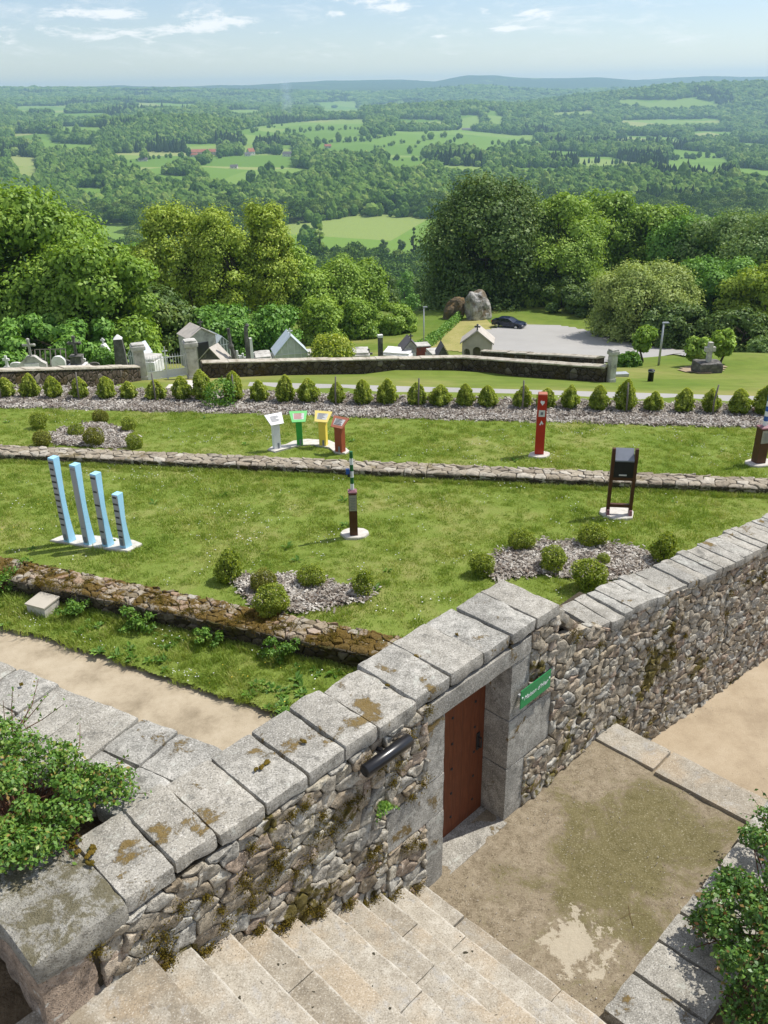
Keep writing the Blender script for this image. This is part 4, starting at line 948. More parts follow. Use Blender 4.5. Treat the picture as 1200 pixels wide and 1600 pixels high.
def poly_sheet(name, poly, zf, cell, mat, lab=None, cat='ground', bumpz=0.0, seed=0):
    poly = [tuple(p[:2]) for p in poly]; a = np.array(poly); x = np.arange(a[:, 0].min() - cell, a[:, 0].max() + cell * 2, cell); y = np.arange(a[:, 1].min() - cell, a[:, 1].max() + cell * 2, cell)
    X, Y = np.meshgrid(x, y, indexing='ij'); Z = zf(X, Y) + bumpz * fbm2(X, Y, 0.8, seed, 3); i = np.arange(X.size).reshape(X.shape)
    q = np.stack([i[:-1, :-1], i[1:, :-1], i[1:, 1:], i[:-1, 1:]], -1).reshape(-1, 4); cx = X.ravel()[q].mean(1); cy = Y.ravel()[q].mean(1)
    k_ = inpoly(cx + 0.05 * fbm2(cx, cy, 0.25, 3, 2), cy + 0.05 * fbm2(cx, cy, 0.25, 4, 2), poly)
    q = q[k_]; used = np.unique(q); re = -np.ones(X.size, int); re[used] = np.arange(len(used))
    return tag(mesh(name, np.stack([X, Y, Z], -1).reshape(-1, 3)[used], re[q], mat, None, True), lab, cat, kind='structure')
def inpoly(px, py, poly):
    r = np.zeros(np.shape(px), bool); n = len(poly)
    for i in range(n):
        (x1, y1), (x2, y2) = poly[i][:2], poly[(i + 1) % n][:2]
        r ^= ((y1 > py) != (y2 > py)) & (px < (x2 - x1) * (py - y1) / (y2 - y1 + 1e-12) + x1)
    return r
wb = lambda t: Wp(t, WC - 0.5, 0)
rb = lambda u: B0 + RD * u - RN * 0.35
L1POLY = [ext(A0, A1, -0.8), A0, A1, wb(5.3), wb(7.9), rb(0.2), rb(9), ext(C0, C1, 1.25), C1, C0, ext(C0, C1, -0.35)]
L2POLY = [ext(D0, D1, -0.35), ext(D0, D1, 1.3), ext(E0, E1, 1.3), ext(E0, E1, -0.35)]
MPOLY = [ext(E0, E1, -0.35), ext(E0, E1, 1.3), ext(F0_, F1_, 1.3), ext(F0_, F1_, -0.35)]
W0F = [at_z(u, v0(u) + 33 + 0.0 * u, Z0) for u in (-420, 0, 300, 560)]
APOLY = [W0F[0] + np.array([0, 0.3, 0]), W0F[3] + np.array([0.3, 0.4, 0]), wb(4.7), wb(2.9), P0 + BT * 0.5 + BN * 0.4, P0 + BT * 6 + BN * 0.4]
GE = [at_z(u, v, ZA_) for u, v in ((-350, 885), (0, 984), (90, 1008), (200, 1043), (300, 1078), (420, 1116), (470, 1135))]
GPOLY = [W0F[0] + np.array([0, 0.2, 0]), W0F[3] + np.array([0.3, 0.3, 0]), wb(4.6), wb(3.9)] + GE[::-1]
poly_sheet('lawn', L1POLY, lz1, 0.16, 'lawn', 'mown lawn terrace with daisies and box balls in front of the low wall', bumpz=0.015)
poly_sheet('lawn', L2POLY, lz2, 0.2, 'lawn', 'upper lawn terrace between the low wall and the row of golden shrubs', bumpz=0.015)
poly_sheet('mulch_bed', MPOLY, lzm, 0.2, 'mulch_bed', 'pale bark mulch strip under the row of golden shrubs', bumpz=0.03)
poly_sheet('path', APOLY, lambda x, y: ZA_ + 0 * x, 0.14, 'path_sand', 'sandy garden path between the granite coping and the grass bank', 'path', 0.02)
poly_sheet('grass_bank', GPOLY, lambda x, y: ZA_ + 0.08 + 0 * x, 0.035, 'lawn', 'rough grass bank between the sandy path and the mossy low wall', bumpz=0.02)

# low walls
def low_wall(name, lab, Pa, Pb, Qa, Qb, ztop, zbase, w, h, mat, topw, seed, rough=0.012, depth=0.03):
    mf = MB()
    """Pa-Pb: front top edge, Qa-Qb: back top edge"""
    d = nrm((Pb - Pa)[:2]); d = np.array([d[0], d[1], 0]); n = np.array([d[1], -d[0], 0]); Lw = np.linalg.norm((Pb - Pa)[:2]); base = np.array([*Pa[:2], zbase]); th = abs(float((Qa - Pa)[:2] @ n[:2]))
    th2 = abs(float((Qb - Pb)[:2] @ n[:2])); th = (th + th2) / 2
    t = thing(name, lab, 'wall', base); r = np.random.default_rng(seed); mb = MB()
    MT = lambda u, v, o: np.stack([Pa[0] + d[0] * u - n[0] * v, Pa[1] + d[1] * u - n[1] * v, ztop - 0.03 + o - 0.05 * np.clip((0.06 - v) / 0.06, 0, 1) ** 2], -1)
    MF = lambda u, v, o: np.stack([Pa[0] + d[0] * u + n[0] * (o - 0.02), Pa[1] + d[1] * u + n[1] * (o - 0.02), v], -1)
    x = 0
    while x < Lw:
        x2 = min(Lw, x + 4.0); add_stones(mb, stones_in([(x, 0.0), (x2, 0.0), (x2, th), (x, th)], topw, topw * 0.62, r, 0.008), MT, depth, r, rough=rough, seed=int(x))
        add_stones(mf, stones_in([(x, zbase - 0.1), (x2, zbase - 0.1), (x2, ztop - 0.03), (x, ztop - 0.03)], w, h, r, 0.008), MF, depth, r, rough=rough, seed=int(x) + 40); x = x2
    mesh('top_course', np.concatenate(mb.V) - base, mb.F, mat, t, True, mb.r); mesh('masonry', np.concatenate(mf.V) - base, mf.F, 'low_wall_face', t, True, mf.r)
    c = MB(); P = lambda u, v, z: np.array([*(Pa[:2] + d[:2] * u - n[:2] * v), z]) - base
    c.add(np.array([P(u, v, z) for z in (zbase - 0.3, ztop - 0.035) for u, v in ((0, 0.03), (Lw, 0.03), (Lw, th), (0, th))]), [(0, 3, 2, 1), (4, 5, 6, 7), (0, 1, 5, 4), (1, 2, 6, 5), (2, 3, 7, 6), (3, 0, 4, 7)])
    c.build('core', 'mortar', t); return t, d, n
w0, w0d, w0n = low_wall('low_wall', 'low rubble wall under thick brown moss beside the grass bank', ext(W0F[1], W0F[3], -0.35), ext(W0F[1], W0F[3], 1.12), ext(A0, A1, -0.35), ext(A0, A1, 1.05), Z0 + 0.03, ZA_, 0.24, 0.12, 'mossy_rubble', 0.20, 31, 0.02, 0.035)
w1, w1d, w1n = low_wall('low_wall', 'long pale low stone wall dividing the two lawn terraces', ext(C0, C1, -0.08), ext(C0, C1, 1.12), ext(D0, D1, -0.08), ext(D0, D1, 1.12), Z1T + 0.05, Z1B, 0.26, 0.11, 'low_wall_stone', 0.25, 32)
sp3 = [];
for _ in range(60):
    f = r2.uniform(-0.1, 1.05); P = ext(W0F[1], W0F[3], f) - w0n * r2.uniform(0.0, 0.38); sp3.append((np.array([P[0], P[1], Z0 + 0.035]), ZA, r2.uniform(0.05, 0.16)))
moss_tufts(w0, np.array(w0.location), sp3, 230, 0.016, r2, 0.012)

# ---- bushes
def dome_bush(name_c, seed, w, h, n, leaf, mat, cone=0.0, lump=0.12, m=26):
    r = np.random.default_rng(seed); d = sph(m, r); d = nrm(d)
    zc = 0.46; C = d * np.array([w * 0.29, w * 0.29, h * 0.30]) + np.array([0, 0, h * zc]); rel = C[:, 2] / h
    C[:, :2] *= (1 - cone * rel)[:, None]; R_ = (w * (0.21 + lump * r.random(m))) * (1 - cone * 0.6 * rel)
    P, N = lobe_leaves(C, R_, n, r, 0.10, 1.0, 0.3, 1.0); P[:, 2] = np.abs(P[:, 2]) * 0.98 + 0.01
    V, Q = leaf_quads(P, N + np.array([0, 0, 0.5]), leaf * r.uniform(0.7, 1.3, len(P)), r, -0.4)
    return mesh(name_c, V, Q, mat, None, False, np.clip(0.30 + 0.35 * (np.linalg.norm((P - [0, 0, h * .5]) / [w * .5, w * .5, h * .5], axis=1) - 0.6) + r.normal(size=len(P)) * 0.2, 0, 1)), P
def cone_bush(seed, w, h, n, leaf, mat):
    r = np.random.default_rng(seed); z = h * (r.random(n) ** 0.85); a = r.uniform(0, 6.283, n); f = z / h
    prof = np.clip(0.55 + 1.6 * f, 0, 1) * np.clip(1.04 - f ** 2.6, 0.02, 1) ** 0.8
    sp = np.stack([np.cos(a) * 1.6, np.sin(a) * 1.6, f * 3.2], -1); lump = 1 + 0.42 * fbm(sp * 1.8 + seed * 5, seed, 2)
    rr = w / 2 * prof * lump * (1 - 0.30 * r.random(n) ** 2); P = np.stack([np.cos(a) * rr, np.sin(a) * rr, z * (1 + 0.05 * lump)], -1)
    N = np.stack([np.cos(a), np.sin(a), 0.35 + 0.6 * f], -1); V, Q = leaf_quads(P, N, leaf * r.uniform(.6, 1.4, n), r, -0.8, 0.75, 0.5)
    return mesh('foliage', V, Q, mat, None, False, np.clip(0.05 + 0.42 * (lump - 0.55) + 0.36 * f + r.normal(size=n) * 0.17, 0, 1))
def stem_mesh(h, w, seed, mat='bark'):
    r = np.random.default_rng(seed); mb = MB(); mb.tube([(0, 0, -0.05), (0.01, 0, h * 0.3), (0.0, 0.01, h * 0.6)], [w * 0.05, w * 0.04, w * 0.02], 6)
    for j in range(5):
        a = r.uniform(0, 6.28); mb.tube([(0, 0, h * 0.12), (math.cos(a) * w * 0.2, math.sin(a) * w * 0.2, h * 0.4), (math.cos(a) * w * 0.3, math.sin(a) * w * 0.3, h * 0.65)], [w * 0.03, w * 0.02, w * 0.01], 5)
    return mb
def shrub(label, name, cat, base, parts, group, rz=0, sc=(1, 1, 1)):
    t = thing(name, label, cat, base, rz, group); t.scale = sc
    for nm, me in parts:
        o = bpy.data.objects.new(nm, me); COL.objects.link(o); o.parent = t
    return t
def proto(objs):
    out = []
    for nm, o in objs:
        me = o.data; bpy.data.objects.remove(o); out.append((nm, me))
    return out
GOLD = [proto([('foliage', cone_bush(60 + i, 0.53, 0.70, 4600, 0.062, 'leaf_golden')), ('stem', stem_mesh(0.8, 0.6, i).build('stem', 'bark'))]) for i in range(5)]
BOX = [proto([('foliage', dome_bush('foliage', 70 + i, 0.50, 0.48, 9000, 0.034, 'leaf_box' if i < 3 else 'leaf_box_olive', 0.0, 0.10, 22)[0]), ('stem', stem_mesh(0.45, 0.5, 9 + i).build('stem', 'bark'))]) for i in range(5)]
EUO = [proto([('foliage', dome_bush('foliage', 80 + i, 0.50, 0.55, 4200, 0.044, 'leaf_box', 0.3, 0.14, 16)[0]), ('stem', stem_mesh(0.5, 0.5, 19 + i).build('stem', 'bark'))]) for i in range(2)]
ordn = ['first', 'second', 'third', 'fourth', 'fifth', 'sixth', 'seventh', 'eighth', 'ninth', 'tenth', 'eleventh', 'twelfth', 'thirteenth', 'fourteenth', 'fifteenth', 'sixteenth', 'seventeenth', 'eighteenth', 'nineteenth', 'twentieth', 'twenty-first', 'twenty-second', 'twenty-third', 'twenty-fourth']
ROWX = [10, 48, 87, 126, 168, 203, 245, 287, 319, 366, 406, 446, 484, 526, 569, 604, 652, 688, 727, 764, 814, 850, 889, 934, 975, 1018, 1066, 1110, 1155, 1193]
for i, u in enumerate(ROWX):
    p = on(lzm, u, 620 + 27 * (u / 1190) ** 1.25); dpx = (CAM[2] - p[2]); k_ = i - 7
    lab = 'golden conical shrub in the mulch row, %s one %s of the white gate' % (ordn[6 - i] if i < 7 else ordn[k_], 'left' if i < 7 else 'right')
    s = r2.uniform(0.9, 1.1); shrub(lab, 'golden_shrub', 'shrub', p, GOLD[(i * 2) % 5], 'golden shrubs along the mulch strip', r2.uniform(0, 6.28), (s * r2.uniform(.92, 1.1), s * r2.uniform(.92, 1.1), s * r2.uniform(0.84, 1.16) * (0.93 if u < 230 else 1.0))).rotation_euler[:2] = (r2.normal() * .07, r2.normal() * .07)
for u, i in zip([2, 124, 244, 366, 525, 654, 816, 978, 1113], [0, 3, 6, 9, 13, 16, 20, 24, 27]):
    p = on(lzm, u, 626 + 27 * (max(u, 1) / 1190) ** 1.25); k_ = i - 7
    o = MB().tube([(0, 0, -0.1), (r2.uniform(-.02, .02), 0, 0.45), (r2.uniform(-.03, .05), 0, 0.93)], [0.026, 0.025, 0.023], 7).build('stake', 'stake_wood', None, True, p)
    tag(o, 'thin grey stake against the golden shrub that stands %s %s of the gate' % (ordn[6 - i] if i < 7 else ordn[k_], 'left' if i < 7 else 'right'), 'stake', 'stakes among the golden shrubs'); o.location = tuple(p)
p = on(lzm, 345, 634); o, _ = dome_bush('green_bush', 91, 1.05, 0.72, 2400, 0.085, 'leaf_weed', 0.1); o.location = tuple(p); tag(o, 'broad leafy dark green bush bulging out of the golden shrub row', 'bush')

BOXL = [ # u, v centre, radius px, terrace, label
 (63, 657, 14, 2, 0, 'small box ball at the far left edge of the upper lawn bed'), (67, 684, 14, 2, 3, 'olive box ball just in front of the leftmost one of the upper bed'), (120, 671, 12, 2, 1, 'small green box ball between the olive ones in the upper lawn bed'),
 (158, 650, 12, 2, 3, 'olive box ball standing furthest back in the upper lawn bed'), (149, 682, 16, 2, 4, 'largest olive brown box ball in the middle of the upper lawn bed'), (202, 663, 13, 2, 2, 'green box ball at the back right corner of the upper lawn bed'), (210, 689, 13, 2, 0, 'green box ball at the front right corner of the upper lawn bed'),
 (360, 888, 23, 1, 10, 'upright loose yellow-green bush at the left of the middle mulch bed'), (413, 905, 20, 1, 4, 'dull olive bush half hidden behind the round one in the middle bed'), (487, 897, 21, 1, 1, 'neat round box ball on the far side of the middle mulch bed'), (425, 934, 27, 1, 2, 'big round box ball nearest the mossy low wall'), (569, 914, 18, 1, 11, 'small upright bush at the right end of the middle mulch bed'),
 (752, 881, 20, 1, 0, 'box ball on the grass left of the right mulch bed'), (814, 841, 20, 1, 1, 'box ball at the back left of the right mulch bed'), (862, 871, 22, 1, 2, 'green box ball in the middle of the right mulch bed'), (925, 834, 22, 1, 1, 'box ball below the dark wooden frame at the back of the right bed'), (917, 897, 28, 1, 0, 'largest box ball in front of the right mulch bed by the wall'), (942, 873, 10, 1, 2, 'tiny box ball tucked behind the largest one'), (1036, 859, 22, 1, 10, 'loose box bush at the right end of the right mulch bed')]
for (u, v, rp, ter, kd, lab) in BOXL:
    f = lz1 if ter == 1 else lz2; p = on(f, u, v + rp * 0.86); dist = (p - CAM) @ FW; w = 2 * rp * dist / FPX
    pr = EUO[kd - 10] if kd >= 10 else BOX[kd]; sc = w / 0.54
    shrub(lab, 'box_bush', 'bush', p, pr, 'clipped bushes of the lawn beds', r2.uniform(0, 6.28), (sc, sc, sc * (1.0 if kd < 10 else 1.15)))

# mulch patches with chips
BEDS = [(lz2, [(80, 682), (105, 669), (150, 664), (192, 671), (214, 690), (190, 701), (120, 697), (88, 694)]), (lz1, [(366, 910), (385, 901), (450, 903), (535, 915), (580, 925), (560, 940), (470, 956), (400, 948)]),
        (lz1, [(755, 888), (795, 862), (850, 850), (940, 847), (1010, 865), (1040, 884), (1000, 900), (960, 908), (900, 904), (850, 897), (780, 908)])]
BEDW = []
for f, pp in BEDS:
    wp = [on(f, u, v) for u, v in pp]; BEDW.append([tuple(q[:2]) for q in wp]); ff = f
    poly_sheet('mulch_patch', wp, (lambda g: lambda x, y: g(x, y) + 0.022)(f), 0.06, 'mulch_bed', 'pale bark mulch patch among the box balls', bumpz=0.012)
chips = []
for i in range(4):
    mb = MB(); rr = np.random.default_rng(i)
    for _ in range(26):
        a = rr.uniform(0, 6.28); mb.box((rr.normal() * 0.06, rr.normal() * 0.06, 0.006 + rr.random() * 0.02), (rr.uniform(.02, .06), rr.uniform(.01, .025), 0.006), a, 1, rr.random())
        q = mb.V[-1]; c = q.mean(0); t_ = rr.normal(size=2) * 0.4; q[:, 2] += (q[:, :2] - c[:2]) @ t_
    chips.append(mb.build('chip', 'bark_chip'))
def pts_in(poly, dens, r):
    a = np.array([q[:2] for q in poly]); lo, hi = a.min(0), a.max(0); n = int(dens * np.prod(hi - lo)); P = r.uniform(lo, hi, (n, 2)); return P[inpoly(P[:, 0], P[:, 1], [tuple(q) for q in a])]
def visible(P, m=60):
    q = P - CAM; w = q @ FW; u = 600 + FPX * (q @ RT) / w; v = 800 - FPX * (q @ UP) / w; return (u > -m) & (u < 1200 + m) & (v < 1600 + m) & (w > 0)
CP = []
for (f, _), wp in zip(BEDS, BEDW):
    q = pts_in(wp, 120, r2); CP.append(np.concatenate([q, (f(q[:, 0], q[:, 1]) + 0.028)[:, None]], 1))
q = pts_in(MPOLY, 55, r2); CP.append(np.concatenate([q, (lzm(q[:, 0], q[:, 1]) + 0.02)[:, None]], 1))
CP = np.concatenate(CP); CP = CP[visible(CP)]; n = len(CP)
sc = r2.uniform(0.9, 1.6, n)
scatter('bark_mulch', CP, chips, r2.integers(0, 4, n), np.stack([r2.normal(size=n) * .1, r2.normal(size=n) * .1, r2.uniform(0, 6.28, n)], -1), np.repeat(sc[:, None], 3, 1), 'stuff', 'loose chips of pale bark mulch', 'mulch')

# ---- educational posts
def pad(label, pts, f, h=0.05, parent=None, name='concrete_pad'):
    w = np.array([on(f, u, v) for u, v in pts]); c = w.mean(0); mb = MB(); n = len(w)
    V = np.concatenate([w + [0, 0, -0.1], w + [0, 0, h * 0.7], c + (w - c) * 0.97 + [0, 0, h]]); V = V - c
    Fc = [(i + n * k_, (i + 1) % n + n * k_, (i + 1) % n + n * (k_ + 1), i + n * (k_ + 1)) for k_ in (0, 1) for i in range(n)] + [tuple(range(2 * n, 3 * n))]
    o = mesh(name, V, Fc, 'concrete'); o.location = tuple(c)
    return tag(o, label, 'pad')
def ell(u, v, a, b, n=14, jit=0.12): return [(u + a * math.cos(t) * (1 + RND.uniform(-jit, jit)), v - b * math.sin(t) * (1 + RND.uniform(-jit, jit))) for t in np.linspace(0, 2 * math.pi, n, endpoint=False)]
def hgt(p, u, v): return at_y(u, v, p[1])[2] - p[2]
def yaw_face(az): return math.radians(180 - az)       # local -y looks to azimuth az
# blue measuring pillars
pad('long pale concrete slab carrying the four blue pillars', [(78, 847), (100, 838), (150, 840), (210, 847), (223, 852), (200, 864), (140, 857)], lz1)
BP = [(105, 851, 85, 714, 11, 'tallest light blue flared pillar with dark tick marks'), (136, 855, 116, 725, 0, 'second tallest light blue flared pillar with plain grey strip'), (165, 858, 147, 739, 5, 'third tallest light blue flared pillar with a few dark ticks'), (193, 860, 181, 771, 7, 'shortest light blue flared pillar at the right end of its slab')]
for (ub, vb, ut, vt, nt_, lab) in BP:
    p = on(lz1, ub, vb) + np.array([0, 0, 0.045]); h = hgt(p, ut + 10, vt + 2); t = thing('blue_pillar', lab, 'pillar', p, yaw_face(206), 'blue measuring pillars on the slab')
    zz = np.linspace(0, h, 16); f = zz / h; dep = 0.11 + 0.10 * np.clip(f - 0.5, 0, 1) ** 1.3 + 0.07 * np.clip(0.55 - f, 0, 1) ** 2 / 0.30
    wdt = 0.068
    prof = [(-wdt, z) for z in zz]
    mb = MB(); poly = [(0, z) for z in zz] + [(d_, z) for d_, z in zip(dep[::-1], zz[::-1])]
    V = np.array([(x_, a, b) for x_ in (-wdt, wdt) for a, b in poly]); n = len(poly); m = len(zz)
    Fc = [(i, (i + 1) % n, n + (i + 1) % n, n + i) for i in range(n)]
    for s_, fl in ((0, 1), (n, 0)):
        for i in range(m - 1):
            q = (s_ + i, s_ + i + 1, s_ + n - 2 - i, s_ + n - 1 - i); Fc.append(q if fl else q[::-1])
    mb.add(V, Fc); mb.build('body', 'blue_paint', t)
    MB().box((0, -0.006, h * 0.5 + 0.03), (0.12, 0.012, h * 0.92)).build('scale_strip', 'grey_paint', t)
    tk = MB(); q = np.linspace(0.22, 0.95, nt_ if nt_ else 2)
    for j, ff in enumerate(q): tk.box((0.0 if nt_ else 0.0, -0.0135, h * ff), (0.116 if j % 3 else 0.085, 0.004, 0.035 if nt_ else 0.012))
    tk.build('tick_marks', 'dark_ink' if nt_ else 'mid_ink', t)
    MB().box((0, -0.015, 0.12), (0.06, 0.006, 0.13)).build('plate', 'slate_panel', t)
# striped pole
p = on(lz1, 553, 838); pad('round concrete pad under the green and white striped pole', ell(554, 836, 22, 8.5), lz1)
h = hgt(p, 552, 772); hp = hgt(p, 547, 709); t = thing('striped_pole_post', 'brown post with green and white striped pole on the lower lawn', 'post', p + [0, 0, 0.045], math.radians(4))
def striped(t, h, hp, w, ring, hat=True):
    MB().box((0, 0, h / 2), (w, w, h)).build('post', 'brown_paint', t); MB().box((0, 0, h + 0.012), (w * 1.12, w * 1.12, 0.03)).box((0, 0, h + 0.04), (w * 0.9, w * 0.9, 0.03), 0, 0.6).build('cap', 'mauve_paint', t)
    MB().box((0, -w / 2 - 0.006, h * 0.78), (w * 0.92, 0.01, h * 0.36)).build('plate', 'plate_metal', t)
    tx = MB()
    for j in range(8): tx.box((r2.uniform(-.008, .008), -w / 2 - 0.0125, h * (0.64 + 0.036 * j)), (w * r2.uniform(.45, .75), 0.002, h * 0.012))
    tx.build('printed_lines', 'mid_ink', t)
    n = 6; zz = np.linspace(h + 0.05, hp, n + 1); r_ = w * 0.22
    for j in range(n):
        MB().lathe([(r_, zz[j] + 0.0005), (r_, zz[j + 1] - 0.0005)], (0, 0, 0), 16).build('band', ring if j % 2 else 'white_paint', t, False)
striped(t, h, hp, 0.155, 'dark_green_paint'); 
mb = MB(); mb.box((-0.075, -0.01, h + (hp - h) * 0.52), (0.07, 0.06, 0.10)); mb.build('pointer', 'dark_blue_paint', t); MB().box((-0.06, -0.05, h + (hp - h) * 0.44), (0.05, 0.04, 0.05)).build('pointer_foot', 'black_paint', t)
p = on(lz2, 1184, 725); pad('irregular concrete pad under the blue striped post by the right edge', ell(1188, 725, 25, 6), lz2)
h = hgt(p, 1190, 671); hp = hgt(p, 1196, 622); t = thing('striped_pole_post', 'brown post with blue and white striped pole at the right of the upper lawn', 'post', p + [0, 0, 0.045], math.radians(10)); striped(t, h, hp, 0.23, 'dark_blue_paint')
# red pillar
p = on(lz2, 842, 711); pad('small concrete pad under the red square pillar', ell(842, 712, 17, 5), lz2); h = hgt(p, 849, 618)
t = thing('red_pillar', 'tall square red pillar with white markers on the upper lawn', 'pillar', p + [0, 0, 0.045], math.radians(-8)); wd = 0.215
mb = MB().box((0, 0, h / 2), (wd, wd, h)); mb.build('body', 'red_paint', t); MB().box((0, 0, h + 0.008), (wd * 1.0, wd * 1.0, 0.02), 0, 0.9).build('cap', 'light_rust_paint', t)
MB().box((0.0, -wd / 2 - 0.004, h * 0.70), (0.15, 0.008, 0.16)).build('plate', 'paper', t); MB().box((0.0, -wd / 2 - 0.009, h * 0.70), (0.06, 0.002, 0.07)).build('printed_mark', 'mid_ink', t)
hz = h * 0.875; heart = [(0, -0.065), (0.045, -0.005), (0.05, 0.03), (0.03, 0.05), (0.005, 0.035), (-0.015, 0.055), (-0.045, 0.045), (-0.05, 0.01)]
MB().prism(heart, (1, 0, 0), (0, 0, 1), (0, -0.012, 0), (0, -wd / 2, hz)).build('heart_marker', 'white_paint', t)
arr = [(0.0, 0.06), (0.05, -0.02), (0.03, -0.05), (0.02, 0.0), (0.0, -0.03), (-0.02, -0.06), (-0.045, -0.045), (-0.02, 0.0)]
MB().prism(arr, (1, 0, 0), (0, 0, 1), (0, -0.012, 0), (0, -wd / 2, h * 0.545)).build('arrow_marker', 'white_paint', t)
# dark frame
p = on(lz1, 966, 806); pad('square concrete pad under the dark wooden frame', [(938, 797), (975, 790), (990, 802), (988, 812), (960, 814), (936, 803)], lz1)
h = hgt(p, 975, 703); t = thing('display_frame', 'tall dark brown frame holding a black box with a sloping top', 'display frame', p + [0, 0, 0.045], math.radians(-8))
for s_ in (-1, 1):
    leg = MB(); leg.prism([(-0.05, 0), (0.05, 0), (0.05, h * 0.93), (0.03, h * 0.985), (0.0, h), (-0.03, h * 0.985), (-0.05, h * 0.93)], (0, 1, 0), (0, 0, 1), (0.065, 0, 0), (s_ * 0.225 - 0.0325, 0, 0)); lo = leg.build('leg', 'brown_paint', t)
    MB().box((s_ * 0.225, -0.06, 0.06), (0.07, 0.10, 0.12), 0, 0.75).build('foot', 'mauve_paint', lo)
MB().box((0, 0, h * 0.135), (0.384, 0.07, 0.07)).build('lower_rail', 'brown_paint', t); MB().box((0, 0, h * 0.545), (0.384, 0.07, 0.07)).build('upper_rail', 'brown_paint', t)
MB().box((0, -0.01, h * 0.70), (0.384, 0.09, h * 0.245)).build('panel', 'black_paint', t)
lid = MB().prism([(-0.07, h * 0.83), (0.13, h * 0.965), (0.13, h * 0.945), (-0.07, h * 0.81)], (0, 1, 0), (0, 0, 1), (0.37, 0, 0), (-0.185, 0, 0)); lid.build('lid', 'slate_panel', t)
MB().box((-0.01, -0.058, h * 0.61), (0.15, 0.006, 0.028)).build('label_plate', 'paper', t)
# lecterns on their curved slab
pad('curved concrete slab carrying the four small lecterns', [(418, 704), (424, 700), (445, 697), (458, 691), (480, 688), (515, 690), (540, 701), (546, 706), (540, 711), (524, 709), (516, 702), (490, 697), (468, 698), (445, 704), (430, 708)], lz2)
LEC = [(433, 703, 432, 655, 152, 'white_paint', 'white_paint', 'white lectern with a tilted plate, leftmost on the curved slab', 'mid_ink', 0.17), (469, 697, 467, 651, 176, 'green_paint', 'light_green_paint', 'green lectern with a tilted plate on the curved slab', 'red_ink', 0.15), (506, 698, 503, 651, 196, 'yellow_paint', 'light_yellow_paint', 'yellow lectern with a tilted plate on the curved slab', 'mid_ink', 0.18), (532, 708, 529, 660, 212, 'rust_paint', 'light_rust_paint', 'rust red lectern with a tilted plate at the right end of the slab', 'dark_ink', 0.20)]
for (ub, vb, ut, vt, az, m1, m2, lab, ink, wd) in LEC:
    p = on(lz2, ub, vb) + np.array([0, 0, 0.045]); h = hgt(p, ut, vt); t = thing('lectern', lab, 'lectern', p, yaw_face(az), 'lecterns on the curved slab')
    pm = MB(); pm.prism([(-wd / 2, -wd * .42), (wd / 2, -wd * .42), (wd / 2, wd * .42), (-wd / 2, wd * .42)], (1, 0, 0), (0, 1, 0), (0, 0, h - 0.03)); pm.build('post', m1, t)
    MB().box((wd * 0.12, -wd * .42 - 0.004, 0.09), (0.05, 0.008, 0.14)).build('small_plate', 'slate_panel', t)
    tl = math.radians(38); ax = np.array([1, 0, 0]); ay = np.array([0, math.cos(tl), math.sin(tl)]); nz = np.array([0, -math.sin(tl), math.cos(tl)])
    tr = [(-0.16, -0.16), (0.17, -0.16), (0.225, 0.16), (-0.225, 0.16)]
    pl = MB().prism(tr, ax, ay, nz * 0.03, np.array([0, 0.0, h - 0.01])).build('plate', m2, t)
    MB().prism([(-0.12, -0.09), (0.13, -0.09), (0.15, 0.09), (-0.14, 0.09)], ax, ay, nz * 0.003, np.array([0, 0, h - 0.01]) + nz * 0.03).build('printed_panel', 'paper', pl)
    tx = MB()
    for j in range(5): tx.prism([(-0.11, -0.07 + j * 0.034), (-0.11 + r2.uniform(.12, .23), -0.07 + j * 0.034), (-0.11 + r2.uniform(.12, .23), -0.052 + j * 0.034), (-0.11, -0.052 + j * 0.034)], ax, ay, nz * 0.002, np.array([0, 0, h - 0.01]) + nz * 0.033)
    tx.build('printed_lines', ink, pl)
# pale pillar cut by the frame edge
p = on(lz1, 1206, 838); t = thing('grey_pillar', 'pale grey pillar rising behind the wall at the right edge', 'pillar', p, math.radians(-20)); h = hgt(p, 1200, 779)
MB().box((0, 0, h / 2), (0.26, 0.18, h), 0, 0.9).build('body', 'white_paint', t); MB().box((0, -0.095, h * 0.6), (0.18, 0.006, h * 0.5)).build('plate', 'grey_paint', t)
# white box by the mossy wall
p = at_z(70, 956, ZA_ + .06); bx = thing('concrete_box', 'low square concrete box with a pale lid by the mossy wall', 'box', p, math.radians(-24))
rough = MB(); rough_box(rough, (0, 0, 0.10), (1, 0, 0), (0, 1, 0), (0, 0, 1), (0.40, 0.36, 0.22), 0.08, 0.01, 0.004, 5, 0.5); rough.build('body', 'concrete', bx, True)
rough = MB(); rough_box(rough, (0, 0, 0.225), (1, 0, 0), (0, 1, 0.06), (0, -0.06, 1), (0.43, 0.39, 0.035), 0.1, 0.006, 0.002, 6, 0.5); rough.build('lid', 'cream_wall', bx, True)
